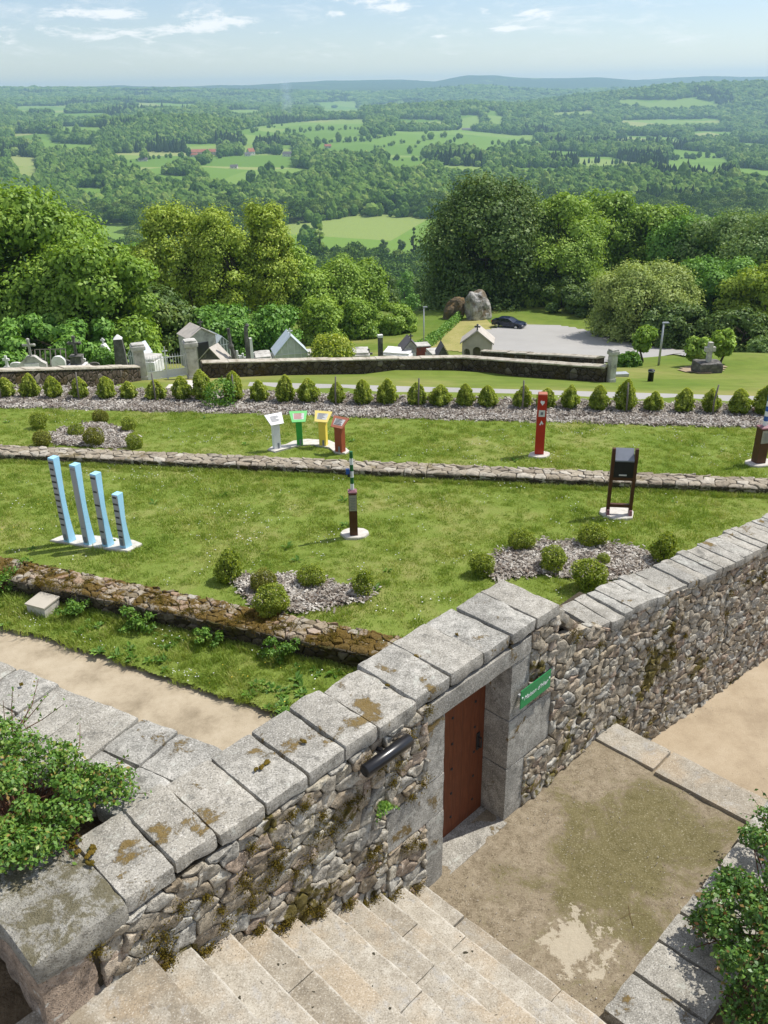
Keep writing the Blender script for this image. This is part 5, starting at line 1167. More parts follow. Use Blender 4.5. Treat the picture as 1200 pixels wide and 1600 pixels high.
# leafy plants on the bank
PLN = [(12, 930, 34, 'leafy dark plant on the bank left of the concrete box'), (122, 960, 26, 'leafy plant on the bank just right of the concrete box'), (216, 985, 32, 'largest leafy rose plant midway along the grass bank'), (330, 1004, 22, 'small low plant on the bank under the mossy wall'), (436, 1030, 29, 'leafy plant at the right end of the grass bank')]
for i, (u, v, rp, lab) in enumerate(PLN):
    p = at_z(u, v, ZA_ + .08); dist = (p - CAM) @ FW; w = 1.7 * rp * dist / FPX; rr = np.random.default_rng(200 + i); m = 16
    C = np.stack([rr.normal(size=m) * w * 0.25, rr.normal(size=m) * w * 0.25, rr.uniform(0.08, 0.62, m) * w], -1); P, N = lobe_leaves(C, np.full(m, w * 0.14), 1100, rr, 0.3, 0.8, 0.6)
    P[:, 2] = np.maximum(P[:, 2], 0.02); V, Q = leaf_quads(P, N + [0, 0, 0.8], 0.048 * rr.uniform(.6, 1.3, len(P)), rr)
    t = thing('rose_plant', lab, 'plant', p, 0, 'plants along the grass bank'); mesh('foliage', V, Q, 'leaf_weed', t, False, rr.random(len(P)))
    sm = MB()
    for c in C: sm.tube([(0, 0, -0.02), (c[0] * .4, c[1] * .4, c[2] * .7), c], [0.007, 0.006, 0.003], 5)
    sm.build('stem', 'twig', t)

# ---- grass blades and flowers
def clump(seed, n, hgt_, rad, bw):
    r = np.random.default_rng(seed); V = []; Fc = []; rn = []
    for i in range(n):
        a = r.uniform(0, 6.28); d = rad * math.sqrt(r.random()); b = np.array([math.cos(a) * d, math.sin(a) * d, -0.01]); h = hgt_ * r.uniform(0.5, 1.15); ln_ = r.normal(size=2) * 0.45 * h; q = r.uniform(0, 3.14); s = np.array([math.cos(q), math.sin(q), 0]) * bw / 2
        m = b + [ln_[0] * .35, ln_[1] * .35, h * .6]; e = b + [ln_[0], ln_[1], h]; k_ = len(V)
        V += [b - s, b + s, m + s * 0.8, m - s * 0.8, e]; Fc += [(k_, k_ + 1, k_ + 2, k_ + 3), (k_ + 3, k_ + 2, k_ + 4)]; v_ = r.random(); rn += [v_, v_]
    return mesh('blades', np.array(V), Fc, 'grass_blade', None, False, rn)
kinds = [clump(300 + i, 46, 0.055, 0.15, 0.011) for i in range(4)] + [clump(310 + i, 50, 0.12, 0.13, 0.010) for i in range(3)]
GP = []; GI = []; GS = []
PADXY = []
for poly, f, dens, tall in ((L1POLY, lz1, 62, 0.06), (L2POLY, lz2, 48, 0.04), (GPOLY, lambda x, y: ZA_ + 0.08 + 0 * x, 120, 0.45)):
    q = pts_in(poly, dens, r2); z = f(q[:, 0], q[:, 1]); P = np.concatenate([q, z[:, None]], 1); k_ = visible(P)
    for wp in BEDW: k_ &= ~(inpoly(q[:, 0], q[:, 1], wp) & (r2.random(len(q)) < 0.97))
    if poly is L1POLY: k_ &= ~(inpoly(q[:, 0], q[:, 1], [tuple(at_z(u, v, Z0)[:2]) for u, v in ((590, 985), (650, 948), (735, 922), (765, 930), (690, 972), (610, 1000))]) & (r2.random(len(q)) < .45))
    bare = fbm2(q[:, 0], q[:, 1], 0.9, 77, 3); k_ &= ~((bare > 0.85) & (r2.random(len(q)) < 0.75))
    for o in COL.objects:
        if o.name.startswith('concrete_pad'):
            V = np.array([v.co for v in o.data.vertices])[:, :2] + np.array(o.location)[:2]; nn = len(V) // 3
            k_ &= ~inpoly(q[:, 0], q[:, 1], [tuple(a) for a in V[:nn]])
    P = P[k_]; n = len(P); GP.append(P); GI.append(np.where(r2.random(n) < tall, 4 + r2.integers(0, 3, n), r2.integers(0, 4, n))); pt = 0.85 + 0.35 * fbm2(P[:, 0], P[:, 1], 1.3, 78, 2); GS.append(np.clip(pt, 0.5, 1.5) * r2.uniform(0.7, 1.25, n))
e = []
for a, b in ((0.0, 1.0),):
    f_ = r2.random(1100) * 1.08; P = C0 + (C1 - C0) * f_[:, None] + w1n * (0.03 + np.abs(r2.normal(size=(1100, 1))) * 0.05); P[:, 2] = Z1B; e.append(P)
f_ = r2.random(500); P = W0F[1] + (W0F[3] - W0F[1]) * (f_ * 1.05)[:, None] + w0n * (0.02 + np.abs(r2.normal(size=(500, 1))) * 0.06); P[:, 2] = ZA_ + 0.08; e.append(P)
e = np.concatenate(e); e = e[visible(e)]; GP.append(e); GI.append(4 + r2.integers(0, 3, len(e))); GS.append(r2.uniform(0.5, 1.1, len(e)))
GP = np.concatenate(GP); GI = np.concatenate(GI); GS = np.concatenate(GS); n = len(GP)
scatter('grass', GP, kinds, GI, np.stack([r2.normal(size=n) * .08, r2.normal(size=n) * .08, r2.uniform(0, 6.28, n)], -1), np.stack([GS, GS, GS], -1), 'stuff', 'short green grass of the garden lawns', 'grass')
fl = []
for i, mt in enumerate(('white_petal', 'white_petal', 'yellow_petal')):
    rr = np.random.default_rng(i); mb = MB()
    for _ in range(4 if i < 2 else 3): mb.lathe([(0.004, 0), (0.0085, 0.002), (0.008, 0.006), (0.002, 0.008)], (rr.normal() * 0.12, rr.normal() * 0.12, 0.04 + rr.random() * 0.03), 7)
    fl.append(mb.build('flower', mt))
FP = []
for poly, f, dens in ((L1POLY, lz1, 2.6), (L2POLY, lz2, 2.2), (GPOLY, lambda x, y: ZA_ + 0.08 + 0 * x, 5)):
    q = pts_in(poly, dens, r2); k_ = fbm2(q[:, 0], q[:, 1], 1.8, 91, 3) > r2.normal(size=len(q)) * 0.4 - 0.1; q = q[k_]; FP.append(np.concatenate([q, f(q[:, 0], q[:, 1])[:, None]], 1))
FP = np.concatenate(FP); FP = FP[visible(FP)]; n = len(FP)
yl = (fbm2(FP[:, 0], FP[:, 1], 2.2, 95, 2) > 0.5) & (r2.random(n) < 0.6)
scatter('daisies', FP, fl, np.where(yl, 2, r2.integers(0, 2, n)), np.stack([np.zeros(n), np.zeros(n), r2.uniform(0, 6.28, n)], -1), np.repeat(r2.uniform(0.8, 1.4, n)[:, None], 3, 1), 'stuff', 'tiny white and yellow flowers dotted over the lawns', 'flowers')

# broad-leaved weeds in the rough grass
wk = []
for i in range(3):
    rr = np.random.default_rng(70 + i); V = []; Fc = []; rn = []
    for j in range(11):
        a = rr.uniform(0, 6.28); L_ = rr.uniform(.05, .11); up = rr.uniform(.25, .9); d_ = np.array([math.cos(a), math.sin(a), 0]); sd_ = np.array([-d_[1], d_[0], 0]) * L_ * .24; k0 = len(V)
        V += [d_ * .01, d_ * L_ * .5 + sd_ + [0, 0, L_ * up * .6], d_ * L_ + [0, 0, L_ * up * .7], d_ * L_ * .5 - sd_ + [0, 0, L_ * up * .6]]; Fc.append((k0, k0 + 1, k0 + 2, k0 + 3)); rn.append(rr.random())
    wk.append(mesh('weed', np.array(V), Fc, 'leaf_weed', None, False, rn))
WP = []
for poly, f, dens in ((GPOLY, lambda x, y: ZA_ + 0.09 + 0 * x, 26), (L1POLY, lambda x, y: lz1(x, y) + .005, .7), (L2POLY, lambda x, y: lz2(x, y) + .005, .5)):
    q = pts_in(poly, dens, r2); k_ = fbm2(q[:, 0], q[:, 1], 0.9, 121, 3) > (0.0 if dens > 10 else .3); q = q[k_]; WP.append(np.concatenate([q, f(q[:, 0], q[:, 1])[:, None]], 1))
WP = np.concatenate(WP); WP = WP[visible(WP)]; n = len(WP)
scatter('weeds', WP, wk, r2.integers(0, 3, n), np.stack([np.zeros(n), np.zeros(n), r2.uniform(0, 6.28, n)], -1), np.repeat(r2.uniform(0.7, 1.5, n)[:, None], 3, 1), 'stuff', 'broad leaved weeds in the rough grass', 'weeds')
# ---- the two near shrubs
def near_shrub(name, lab, lobes, rad, n, leaf, mat, base, seed, sprigs):
    r = np.random.default_rng(seed); C = np.array([at_z(u, v, z) for u, v, z in lobes]); R_ = np.array([rad * r.uniform(0.8, 1.2) for _ in lobes])
    sub = []
    for c, q in zip(C, R_):
        for _ in range(7): d = sph(1, r)[0]; d[2] = abs(d[2]); sub.append((c + d * q * 0.75, q * r.uniform(0.28, 0.5)))
    CC = np.array([s[0] for s in sub]); RR = np.array([s[1] for s in sub]); P, N = lobe_leaves(CC, RR, n, r, 0.22, 0.9, 0.4)
    P2 = []; st = MB(); b3 = np.asarray(base, float)
    for (u, v, z) in sprigs:
        e = at_z(u, v, z); j = np.argmin(np.linalg.norm(C - e, axis=1)); s0 = C[j]; m = (s0 + e) / 2 + r.normal(size=3) * 0.04; st.tube(np.array([s0, m, e]) - b3, [0.006, 0.004, 0.002], 5)
        for f in np.linspace(0.25, 1, 12): P2.append((1 - f) ** 2 * s0 + 2 * f * (1 - f) * m + f * f * e + r.normal(size=3) * 0.018)
    for c in CC: j = np.argmin(np.linalg.norm(C - c, axis=1)); st.tube(np.array([b3 + (C[j] - b3) * 0.15, b3 + (C[j] - b3) * 0.6 + r.normal(size=3) * 0.05, c]) - b3, [0.010, 0.007, 0.003], 5)
    P2 = np.array(P2); P = np.concatenate([P, P2]); N = np.concatenate([N, sph(len(P2), r)])
    V, Q = leaf_quads(P, N + [0, 0, 0.7], leaf * r.uniform(0.6, 1.35, len(P)), r, 0.1, 0.8, 0.58)
    t = thing(name, lab, 'shrub', b3); mesh('foliage', V - b3, Q, mat, t, False, np.clip(0.5 + r.normal(size=len(P)) * 0.26, 0, 1)); st.build('stems', 'twig', t); return t
near_shrub('rose_bush', 'spreading rose bush with small glossy leaves sprawling over the wide slabs', [(20, 1150, 2.5), (60, 1190, 2.6), (10, 1230, 2.7), (110, 1200, 2.55), (90, 1250, 2.7), (150, 1215, 2.5), (175, 1240, 2.45), (40, 1290, 2.7), (110, 1290, 2.55), (20, 1330, 2.55), (60, 1325, 2.5), (-40, 1200, 2.6), (-60, 1290, 2.6), (-30, 1340, 2.5)],
           0.20, 15000, 0.034, 'leaf_rose', at_z(30, 1300, 2.2), 5, [(20, 1075, 2.8), (45, 1105, 2.85), (75, 1085, 2.75), (100, 1100, 2.75), (60, 1060, 2.7), (5, 1095, 2.8), (125, 1130, 2.7), (200, 1180, 2.6), (215, 1205, 2.6), (232, 1240, 2.5), (205, 1250, 2.5), (185, 1190, 2.65), (120, 1345, 2.45), (130, 1320, 2.5), (30, 1120, 2.9)])
near_shrub('leafy_shrub', 'dense glossy shrub overhanging the granite edging at the right', [(1215, 1290, .45), (1190, 1330, .5), (1160, 1390, .4), (1200, 1400, .65), (1150, 1440, .45), (1190, 1460, .7), (1120, 1470, .3), (1160, 1510, .55), (1205, 1530, .6), (1190, 1575, .45), (1230, 1600, .5), (1240, 1450, .7), (1250, 1340, .6), (1180, 1600, .3)],
           0.22, 13000, 0.045, 'leaf_rose_dark', at_z(1230, 1470, 0.03), 6, [(1175, 1245, .6), (1190, 1235, .7), (1160, 1270, .5), (1125, 1345, .5), (1105, 1370, .4), (1090, 1415, .4), (1070, 1435, .35), (1085, 1460, .35), (1075, 1485, .3), (1140, 1560, .3), (1150, 1580, .3)])
# grit and twigs on the court
gr = []
for i in range(3):
    rr = np.random.default_rng(i + 40); mb = MB()
    for _ in range(7): rough_box(mb, (rr.normal() * 0.09, rr.normal() * 0.09, 0.003), (1, 0, 0), (0, 1, 0), (0, 0, 1), rr.uniform(.005, .014, 3) * [1, 1, .7], 0.02, 0.005, 0.002, i, rr.random())
    gr.append(mb.build('grit', 'bark_chip'))
q = r2.uniform([4.6, -4.05], [7.6, -2.2], (170, 2)); q2 = r2.uniform([8.3, -4.0], [14, 3], (260, 2)); q3 = np.concatenate([q, q2]); P = np.array([Wp(a, b, (0.004 if a < 7.7 else -0.695)) for a, b in q3]); n = len(P)
scatter('grit', P, gr, r2.integers(0, 3, n), np.stack([np.zeros(n), np.zeros(n), r2.uniform(0, 6.28, n)], -1), np.repeat(r2.uniform(0.5, 1.2, n)[:, None], 3, 1), 'stuff', 'loose grit and chips on the court floor', 'grit')
tw = MB(); q = [Wp(5.9, -2.62, .012), Wp(5.75, -2.5, .03), Wp(5.6, -2.36, .012)]; tw.tube(q, 0.0028, 5).tube([q[1], Wp(5.85, -2.42, .03), Wp(5.92, -2.3, .012)], 0.002, 5).tube([q[1], Wp(5.6, -2.55, .02), Wp(5.5, -2.6, .012)], 0.002, 5)
o = tw.build('fallen_twig', 'twig', None, True, None); V = np.array([v.co for v in o.data.vertices]); o.data.vertices.foreach_set('co', (V - q[1]).astype(np.float32).ravel()); o.location = tuple(q[1] - np.array([0, 0, .01])); o.scale = (.6, .6, .6); tag(o, 'thin forked dry twig lying on the mossy court', 'twig')
hl = on(lambda x, y: 0 * x, 977, 1326) ; o = MB().lathe([(0.0005, 0.002), (0.03, 0.002), (0.036, 0.006), (0.036, -0.05)], (0, 0, 0), 14).build('drain_hole', 'lamp_black', None, False); o.location = tuple(hl); tag(o, 'small round black drain hole in the court floor', 'drain')
# ------------------------------------------------------------------ lane, cemetery, car park
r3 = np.random.default_rng(21)
def strip(name, ua, ub, mat, lab, zo=0.05, n=60, cat='road'):
    """ground strip between two pixel-free rows of s-coordinates"""
    V = []
    for x in np.linspace(-6, 60, n):
        for s in ua, (2 * ua + ub) / 3, (ua + 2 * ub) / 3, ub:
            y = s - 0.15 * x; f = max(0, min(1, (100 - y) / 55)); y = s - 0.15 * x * f; V.append((x, y, gz1(x, y) + zo))
    i = np.arange(n * 4).reshape(n, 4); return tag(mesh(name, np.array(V), np.stack([i[:-1, :-1], i[1:, :-1], i[1:, 1:], i[:-1, 1:]], -1).reshape(-1, 4), mat, None, True), lab, cat, kind='structure')
strip('road', 33.4, 37.4, 'asphalt', 'grey lane running between the shrubs and the cemetery wall')
def gpoly(name, pix, mat, lab, zo, cell=0.8, cat='ground', world=None):
    w = [at_ground(u, v) for u, v in pix] if world is None else world
    return poly_sheet(name, w, lambda x, y: gz(x.ravel(), y.ravel()).reshape(x.shape) + zo, cell, mat, lab, cat)
def wall_run(name, lab, pts, h, th=0.45, cap=0.11, posts=()):
    base = np.array(pts[0]); t = thing(name, lab, 'wall', base); m = MB(); c = MB()
    for a, b in zip(pts[:-1], pts[1:]):
        n = max(2, int(np.linalg.norm(b - a) / 1.2)); d = nrm(np.array([*(b - a)[:2], 0])); nn = np.array([-d[1], d[0], 0])
        for i in range(n):
            p = a + (b - a) * i / n; q = a + (b - a) * (i + 1) / n; pz, qz = p[2], q[2]
            hz = lambda e, z0, f0: z0 + h
            P = [p - nn * th / 2, q - nn * th / 2, q + nn * th / 2, p + nn * th / 2]
            za = [pz, qz, qz, pz]; V = np.array([[*P[j][:2], za[j] - 1.0] for j in range(4)] + [[*P[j][:2], za[j] + h - cap] for j in range(4)]) - base
            m.add(V, [(0, 3, 2, 1), (4, 5, 6, 7), (0, 1, 5, 4), (1, 2, 6, 5), (2, 3, 7, 6), (3, 0, 4, 7)], r3.random())
            P = [p - nn * (th / 2 + .05) + d * .004, q - nn * (th / 2 + .05) - d * .004, q + nn * (th / 2 + .05) - d * .004, p + nn * (th / 2 + .05) + d * .004]; dz = r3.normal() * 0.012
            lo = [[*P[j][:2], za[j] + h - cap + 0.003] for j in range(4)]; hi = [[*((P[j] * 0.8 + (p + q) / 2 * 0.2)[:2] if False else P[j][:2]), za[j] + h + dz - (0.04)] for j in range(4)]
            mid = [[*((p if j in (0, 3) else q)[:2]), za[j] + h + dz + 0.03] for j in (0, 1)]
            V = np.array(lo + hi + mid) - base
            c.add(V, [(0, 3, 2, 1), (0, 1, 5, 4), (2, 3, 7, 6), (4, 5, 9, 8), (6, 7, 8, 9), (0, 4, 8, 7, 3), (1, 2, 6, 9, 5)], r3.random())
    m.build('masonry', 'dark_wall', t); c.build('coping', 'wall_cap', t); return t
WR1, WR2 = at_ground(722, 579), at_ground(946, 597); GR = at_ground(303, 591.5); dgate = nrm(np.array([*(WR1 - GR)[:2], 0])); GL = at_ground(222, 593.5); WLa = at_ground(-70, 609.5)
wall_run('cemetery_wall', 'dark mossy cemetery wall with a pale coping left of the white gate', [WLa, GL - nrm(GL - WLa) * 0.45], 0.74)
wall_run('cemetery_wall', 'long dark mossy cemetery wall with a pale coping right of the white gate', [GR + dgate * 0.45, WR1, WR2], 0.86)
WR3 = WR2 + np.array([-4.5, 13.0, 0]); WR3[2] = gz1(*WR3[:2])
wall_run('cemetery_wall', 'short return of the cemetery wall behind its end post at the car park side', [WR2 + np.array([-0.2, 0.6, 0]), WR3], 1.15)
def pillar(lab, p, h, w, name='gate_pillar', cat='pillar'):
    t = thing(name, lab, cat, p, math.atan2(dgate[1], dgate[0])); m = MB()
    rough_box(m, (0, 0, h * 0.41), (1, 0, 0), (0, 1, 0), (0, 0, 1), (w, w, h * 0.86), 0.12, 0.03, 0.012, 3, 0.4); m.build('shaft', 'tomb_stone', t, True)
    b = MB(); rough_box(b, (0, 0, 0.07), (1, 0, 0), (0, 1, 0), (0, 0, 1), (w * 1.16, w * 1.16, 0.26), 0.12, 0.03, 0.012, 4, 0.4); b.build('base', 'tomb_stone', t, True)
    c = MB(); rough_box(c, (0, 0, h * 0.90), (1, 0, 0), (0, 1, 0), (0, 0, 1), (w * 1.38, w * 1.38, h * 0.13), 0.12, 0.05, 0.012, 5, 0.4); rough_box(c, (0, 0, h * 0.98), (1, 0, 0), (0, 1, 0), (0, 0, 1), (w * 1.15, w * 1.15, h * 0.06), 0.12, 0.03, 0.01, 6, 0.4); c.build('cap', 'tomb_stone', t, True); return t
pillar('left granite gate pillar of the cemetery with a heavy capital', GL, hgt(GL, 222, 537), 0.50); pillar('right granite gate pillar of the cemetery with a heavy capital', GR, hgt(GR, 298, 531), 0.50)
pillar('granite end post where the cemetery wall stops by the lawn', WR2 + np.array([0.25, 0, 0]), hgt(WR2, 951, 546), 0.34, 'end_post', 'post')
# white gate
gc = (GL + GR) / 2; gate = thing('cemetery_gate', 'white iron double gate with pickets and a small cross in the middle', 'gate', gc, math.atan2(dgate[1], dgate[0])); gw = np.linalg.norm((GR - GL)[:2]) - 0.56; gh = hgt(gc, 262, 553)
for s_ in (-1, 1):
    lf = MB(); x0 = s_ * gw / 4
    for z in (0.10, gh * 0.36, gh * 0.86): lf.box((x0, 0, z), (gw / 2 - 0.03, 0.03, 0.035))
    lf.box((x0 - gw / 4 + 0.02, 0, gh * 0.47), (0.035, 0.035, gh * 0.9)); lf.box((x0 + gw / 4 - 0.02, 0, gh * 0.47), (0.035, 0.035, gh * 0.9))
    pn = lf.build('leaf_frame', 'white_paint', gate); MB().box((x0, 0.004, gh * 0.23), (gw / 2 - 0.06, 0.012, gh * 0.26)).build('lower_panel', 'white_paint', pn)
    for j in range(7): MB().tube([(x0 - gw / 4 + (j + 0.7) * gw / 2 / 7.4, 0, gh * 0.3), (x0 - gw / 4 + (j + 0.7) * gw / 2 / 7.4, 0, gh * 0.93), (x0 - gw / 4 + (j + 0.7) * gw / 2 / 7.4, 0, gh * 0.99)], [0.012, 0.012, 0.003], 6).build('picket', 'white_paint', pn)
MB().box((0, -0.02, gh * 0.62), (0.05, 0.04, gh * 1.2)).box((0, -0.02, gh * 1.12), (0.26, 0.04, 0.05)).box((0, -0.02, gh * 1.22), (0.05, 0.04, 0.16)).build('cross', 'white_paint', gate)
gpoly('gate_path', [(284, 596), (318, 596), (326, 618), (262, 618)], 'concrete', 'pale concrete strip leading to the cemetery gate', 0.07, 0.2, 'path')

def stone(name, lab, u, vt, y, group=None, cat='gravestone', az=0.0):
    p, h = up_at(u, vt, y); return thing(name, lab, cat, p, math.radians(az), group), h
def cross_mb(h, w, th, z0=0.0, lobes=False, y=0.0):
    m = MB(); m.box((0, y, z0 + h / 2), (th, th, h)); m.box((-w / 4 - th / 4, y, z0 + h * 0.66), (w / 2 - th / 2, th * 0.98, th)); m.box((w / 4 + th / 4, y, z0 + h * 0.66), (w / 2 - th / 2, th * 0.98, th))
    if lobes:
        for q in ((-w / 2, h * .66), (w / 2, h * .66), (0, h)): m.lathe([(0.01, -th * .8), (th * .8, -th * .4), (th * .8, th * .4), (0.01, th * .8)], (q[0], y, z0 + q[1]), 8)
    return m
ppm = lambda y: y * 1.045 / FPX          # metres per photograph pixel at depth y
# far-left family monument
t, h = stone('tomb_monument', 'broad pale stone monument with curved shoulders and a lobed cross on top', 42, 532, 46.5, None, 'gravestone', 8); k_ = ppm(46.5); w = 42 * k_; hb = h - 25 * k_
pf = [(-w / 2, 0), (w / 2, 0), (w / 2, hb * 0.55), (w * .36, hb * .68), (w * .2, hb * .92), (w * .12, hb), (-w * .12, hb), (-w * .2, hb * .92), (-w * .36, hb * .68), (-w / 2, hb * 0.55)]
MB().prism(pf, (1, 0, 0), (0, 0, 1), (0, 0.35, 0)).build('body', 'tomb_stone', t); cross_mb(25 * k_, 15 * k_, 0.11, hb, True, 0.17).build('cross', 'tomb_stone', t); MB().box((0, -0.03, hb * .36), (w * .5, 0.05, hb * .5)).build('plaque', 'tomb_pale', t); MB().box((0, -0.1, 0.1), (w * 1.05, 0.6, 0.2)).build('base', 'tomb_pale', t)
t, h = stone('headstone', 'grey round-topped headstone beside the big pale monument', 89, 557, 47, None); k_ = ppm(47); w = 21 * k_
pf = [(-w / 2, 0), (w / 2, 0)] + [(w / 2 * math.cos(a), h - w * .42 + w * .42 * math.sin(a)) for a in np.linspace(0, math.pi, 12)]; MB().prism(pf, (1, 0, 0), (0, 0, 1), (0, 0.22, 0)).build('slab', 'tomb_pale', t); MB().box((0, 0.1, .08), (w * 1.25, .5, .16)).build('base', 'tomb_stone', t)
t, h = stone('iron_frame', 'rusty slanted iron frame over a grave behind the round headstone', 74, 549, 50, None, 'frame'); m = MB()
for j in range(7): m.tube([(-0.9 + j * .3, 0.5, 0), (-0.9 + j * .3, 0.45, h), (-0.7 + j * .3, -0.4, h * .35)], 0.022, 5)
m.tube([(-.9, .45, h), (.9, .45, h)], .025, 5).tube([(-.7, -.4, h * .35), (1.1, -.4, h * .35)], .025, 5); m.build('bars', 'stake_wood', t)
t, h = stone('cross_monument', 'dark weathered stone cross on a tapering plinth with a pale base', 114, 527, 47.5, None); k_ = ppm(47.5); a = 12 * k_ + (h - 53 * k_); hp_ = h - 27 * k_
MB().box((0, 0, a / 2), (26 * k_, .7, a)).build('base', 'tomb_pale', t); MB().box((0, 0, a + (hp_ - a) * .42), (18 * k_, .5, (hp_ - a) * .84), 0, .85).box((0, 0, a + (hp_ - a) * .90), (19 * k_, .55, (hp_ - a) * .12)).build('plinth', 'tomb_dark', t); cross_mb(27 * k_, 16 * k_, .13, hp_, True).build('cross', 'tomb_dark', t)
t, h = stone('grave_marker', 'small rounded grey marker right of the dark cross', 136, 568, 47.5); MB().lathe([(.22, 0), (.22, h * .6), (.15, h * .9), (.02, h)], (0, 0, 0), 12).build('stone', 'tomb_stone', t, True)
p, h = up_at(158, 548, 49); o, _ = dome_bush('clipped_bush', 95, 40 * ppm(49), max(h, 1.0), 6000, 0.16, 'leaf_mid', 0.1); o.location = tuple(p); tag(o, 'rounded green bush between the graves left of the obelisk', 'bush')
t, h = stone('pointed_tomb', 'white pointed tomb with a tiny cross rising behind the green bush', 158, 530, 52); k_ = ppm(52); a = h - 9 * k_
MB().prism([(-10 * k_, 0), (10 * k_, 0), (7 * k_, a * .75), (2 * k_, a), (-2 * k_, a), (-7 * k_, a * .75)], (1, 0, 0), (0, 0, 1), (0, .5, 0)).build('body', 'tomb_pale', t); cross_mb(9 * k_, 6 * k_, .09, a, False, .25).build('cross', 'tomb_pale', t)
t, h = stone('obelisk', 'tall grey tapering obelisk with a pale tip left of the gate', 183, 523, 48.5); k_ = ppm(48.5); MB().box((0, 0, h * .45), (20 * k_, 20 * k_, h * .9), .2, .62).build('shaft', 'tomb_dark', t); MB().box((0, 0, h * .95), (13 * k_, 13 * k_, h * .1), .2, .15).build('tip', 'tomb_pale', t); MB().box((0, 0, .1), (25 * k_, 25 * k_, .22), .2).build('base', 'tomb_stone', t)
def canopy(lab, u, vt, y, wpx, az, hfac=.5, name='glazed_tomb', roofm='roof_tin', wallm='glass_pane', length=1.6, cross=False):
    t, h = stone(name, lab, u, vt, y, None, 'tomb', az); w = wpx * ppm(y); he = h * hfac; ov = .06
    if cross: h2 = h - 11 * ppm(y); cr = cross_mb(h - h2, 8 * ppm(y), .07, h2, False, 0.1); h = h2; he = h * hfac
    MB().prism([(-w / 2, 0), (w / 2, 0), (w / 2, he), (0, h - .03), (-w / 2, he)], (1, 0, 0), (0, 0, 1), (0, length, 0)).build('walls', wallm, t)
    r_ = MB()
    for s_ in (-1, 1): r_.prism([(0, h), (0, h + .06), (s_ * (w / 2 + ov), he - ov * .9 + .05), (s_ * (w / 2 + ov), he - ov * .9)][::s_], (1, 0, 0), (0, 0, 1), (0, length + .2, 0), (0, -.1, 0))
    r_.build('roof', roofm, t); fm = MB()
    if 'glass' not in wallm:
        MB().box((0, -.012, he * .42), (w * .42, .03, he * .8)).build('doorway', 'window_dark', t)
        if cross: cr.build('cross', 'white_paint', t)
        return t, h, w, he
    for x_ in np.linspace(-w / 2, w / 2, 6): fm.box((x_ * .985, -.015, (he + (h - he) * (1 - abs(x_) * 2 / w)) / 2), (.045, .03, (he + (h - he) * (1 - abs(x_) * 2 / w)) - .05))
    fm.box((0, -.02, he * .98), (w, .03, .04)).box((0, -.02, .06), (w, .03, .12)); fm.build('frame', 'white_paint', t)
    if cross: cr.build('cross', 'white_paint', t)
    return t, h, w, he
canopy('pale blue glazed tomb canopy just left of the gate pillar', 207, 541, 51, 20, -25, .6, length=1.1)
t, h, w, he = canopy('stone tomb chapel with a tan tiled roof behind the right gate pillar', 314, 513, 53, 44, 34, .80, 'tomb_chapel', 'pale_roof', 'tomb_stone', 1.6); cross_mb(.55, .35, .08, h, False, .05).build('cross', 'tomb_dark', t)
canopy('blue-grey glazed tomb with a sloping roof right of the tomb chapel', 346, 526, 55, 24, 34, .75, length=1.8)
canopy('low brown gabled tomb in front of the tomb chapel', 328, 544, 49.5, 40, -18, .4, 'gabled_tomb', 'pale_roof', 'tomb_dark', .9)
t, h = stone('column_tomb', 'slender leaning stone column with a carved wreath', 357, 513, 50, None, 'gravestone', 0); MB().tube([(.28, 0, 0), (.14, 0, h * .4), (.05, 0, h * .55)], [.17, .13, .10], 8).build('lower_shaft', 'tomb_dark', t); MB().lathe([(.15, h * .50), (.17, h * .55), (.15, h * .6)], (.04, 0, 0), 10).build('wreath', 'tomb_dark', t); MB().tube([(.04, 0, h * .58), (0, 0, h * .8), (-.02, 0, h)], [.11, .10, .09], 8).build('upper_shaft', 'tomb_dark', t)
t, h = stone('stele', 'tall two-tone stele with a pale and a dark side', 386, 511, 50.5, None, 'gravestone', 25); MB().box((-.09, 0, h / 2), (.2, .3, h), 0, .85).build('dark_side', 'tomb_dark', t); MB().box((.13, 0, h * .36), (.22, .28, h * .72), 0, .7).build('pale_side', 'tomb_pale', t); MB().lathe([(.10, 0), (.13, .1), (.05, .2)], (0, 0, h), 8).build('urn', 'tomb_dark', t)
for (u, v, y, lab) in [(370, 548, 52, 'small white cross left of the two-tone stele'), (379, 552, 51, 'low broken white marker near the small white cross')]:
    t, h = stone('grave_cross', lab, u, v, y); cross_mb(h, h * .55, .11).build('cross', 'tomb_pale', t); MB().box((0, 0, .08), (.5, .4, .16)).build('base', 'tomb_pale', t)
canopy('white glazed tomb house with a steep roof and a small cross', 453, 514, 51.5, 50, 14, .40, 'glazed_tomb', 'roof_tin', 'pale_glass', 1.5, True)
p, h = up_at(518, 531, 50); o, _ = dome_bush('clipped_bush', 96, 62 * ppm(50), max(h, 1.1), 11000, 0.17, 'leaf_golden', 0.05); o.location = tuple(p); tag(o, 'broad golden green bush beside the white glazed tomb', 'bush')
t, h = stone('stele', 'slim dark stele with a pale cap in front of the meadow', 594, 523, 52); MB().box((0, 0, h * .46), (.27, .24, h * .92), .2).build('shaft', 'tomb_dark', t); MB().box((0, 0, h * .96), (.3, .27, h * .08), .2).build('cap', 'tomb_pale', t)
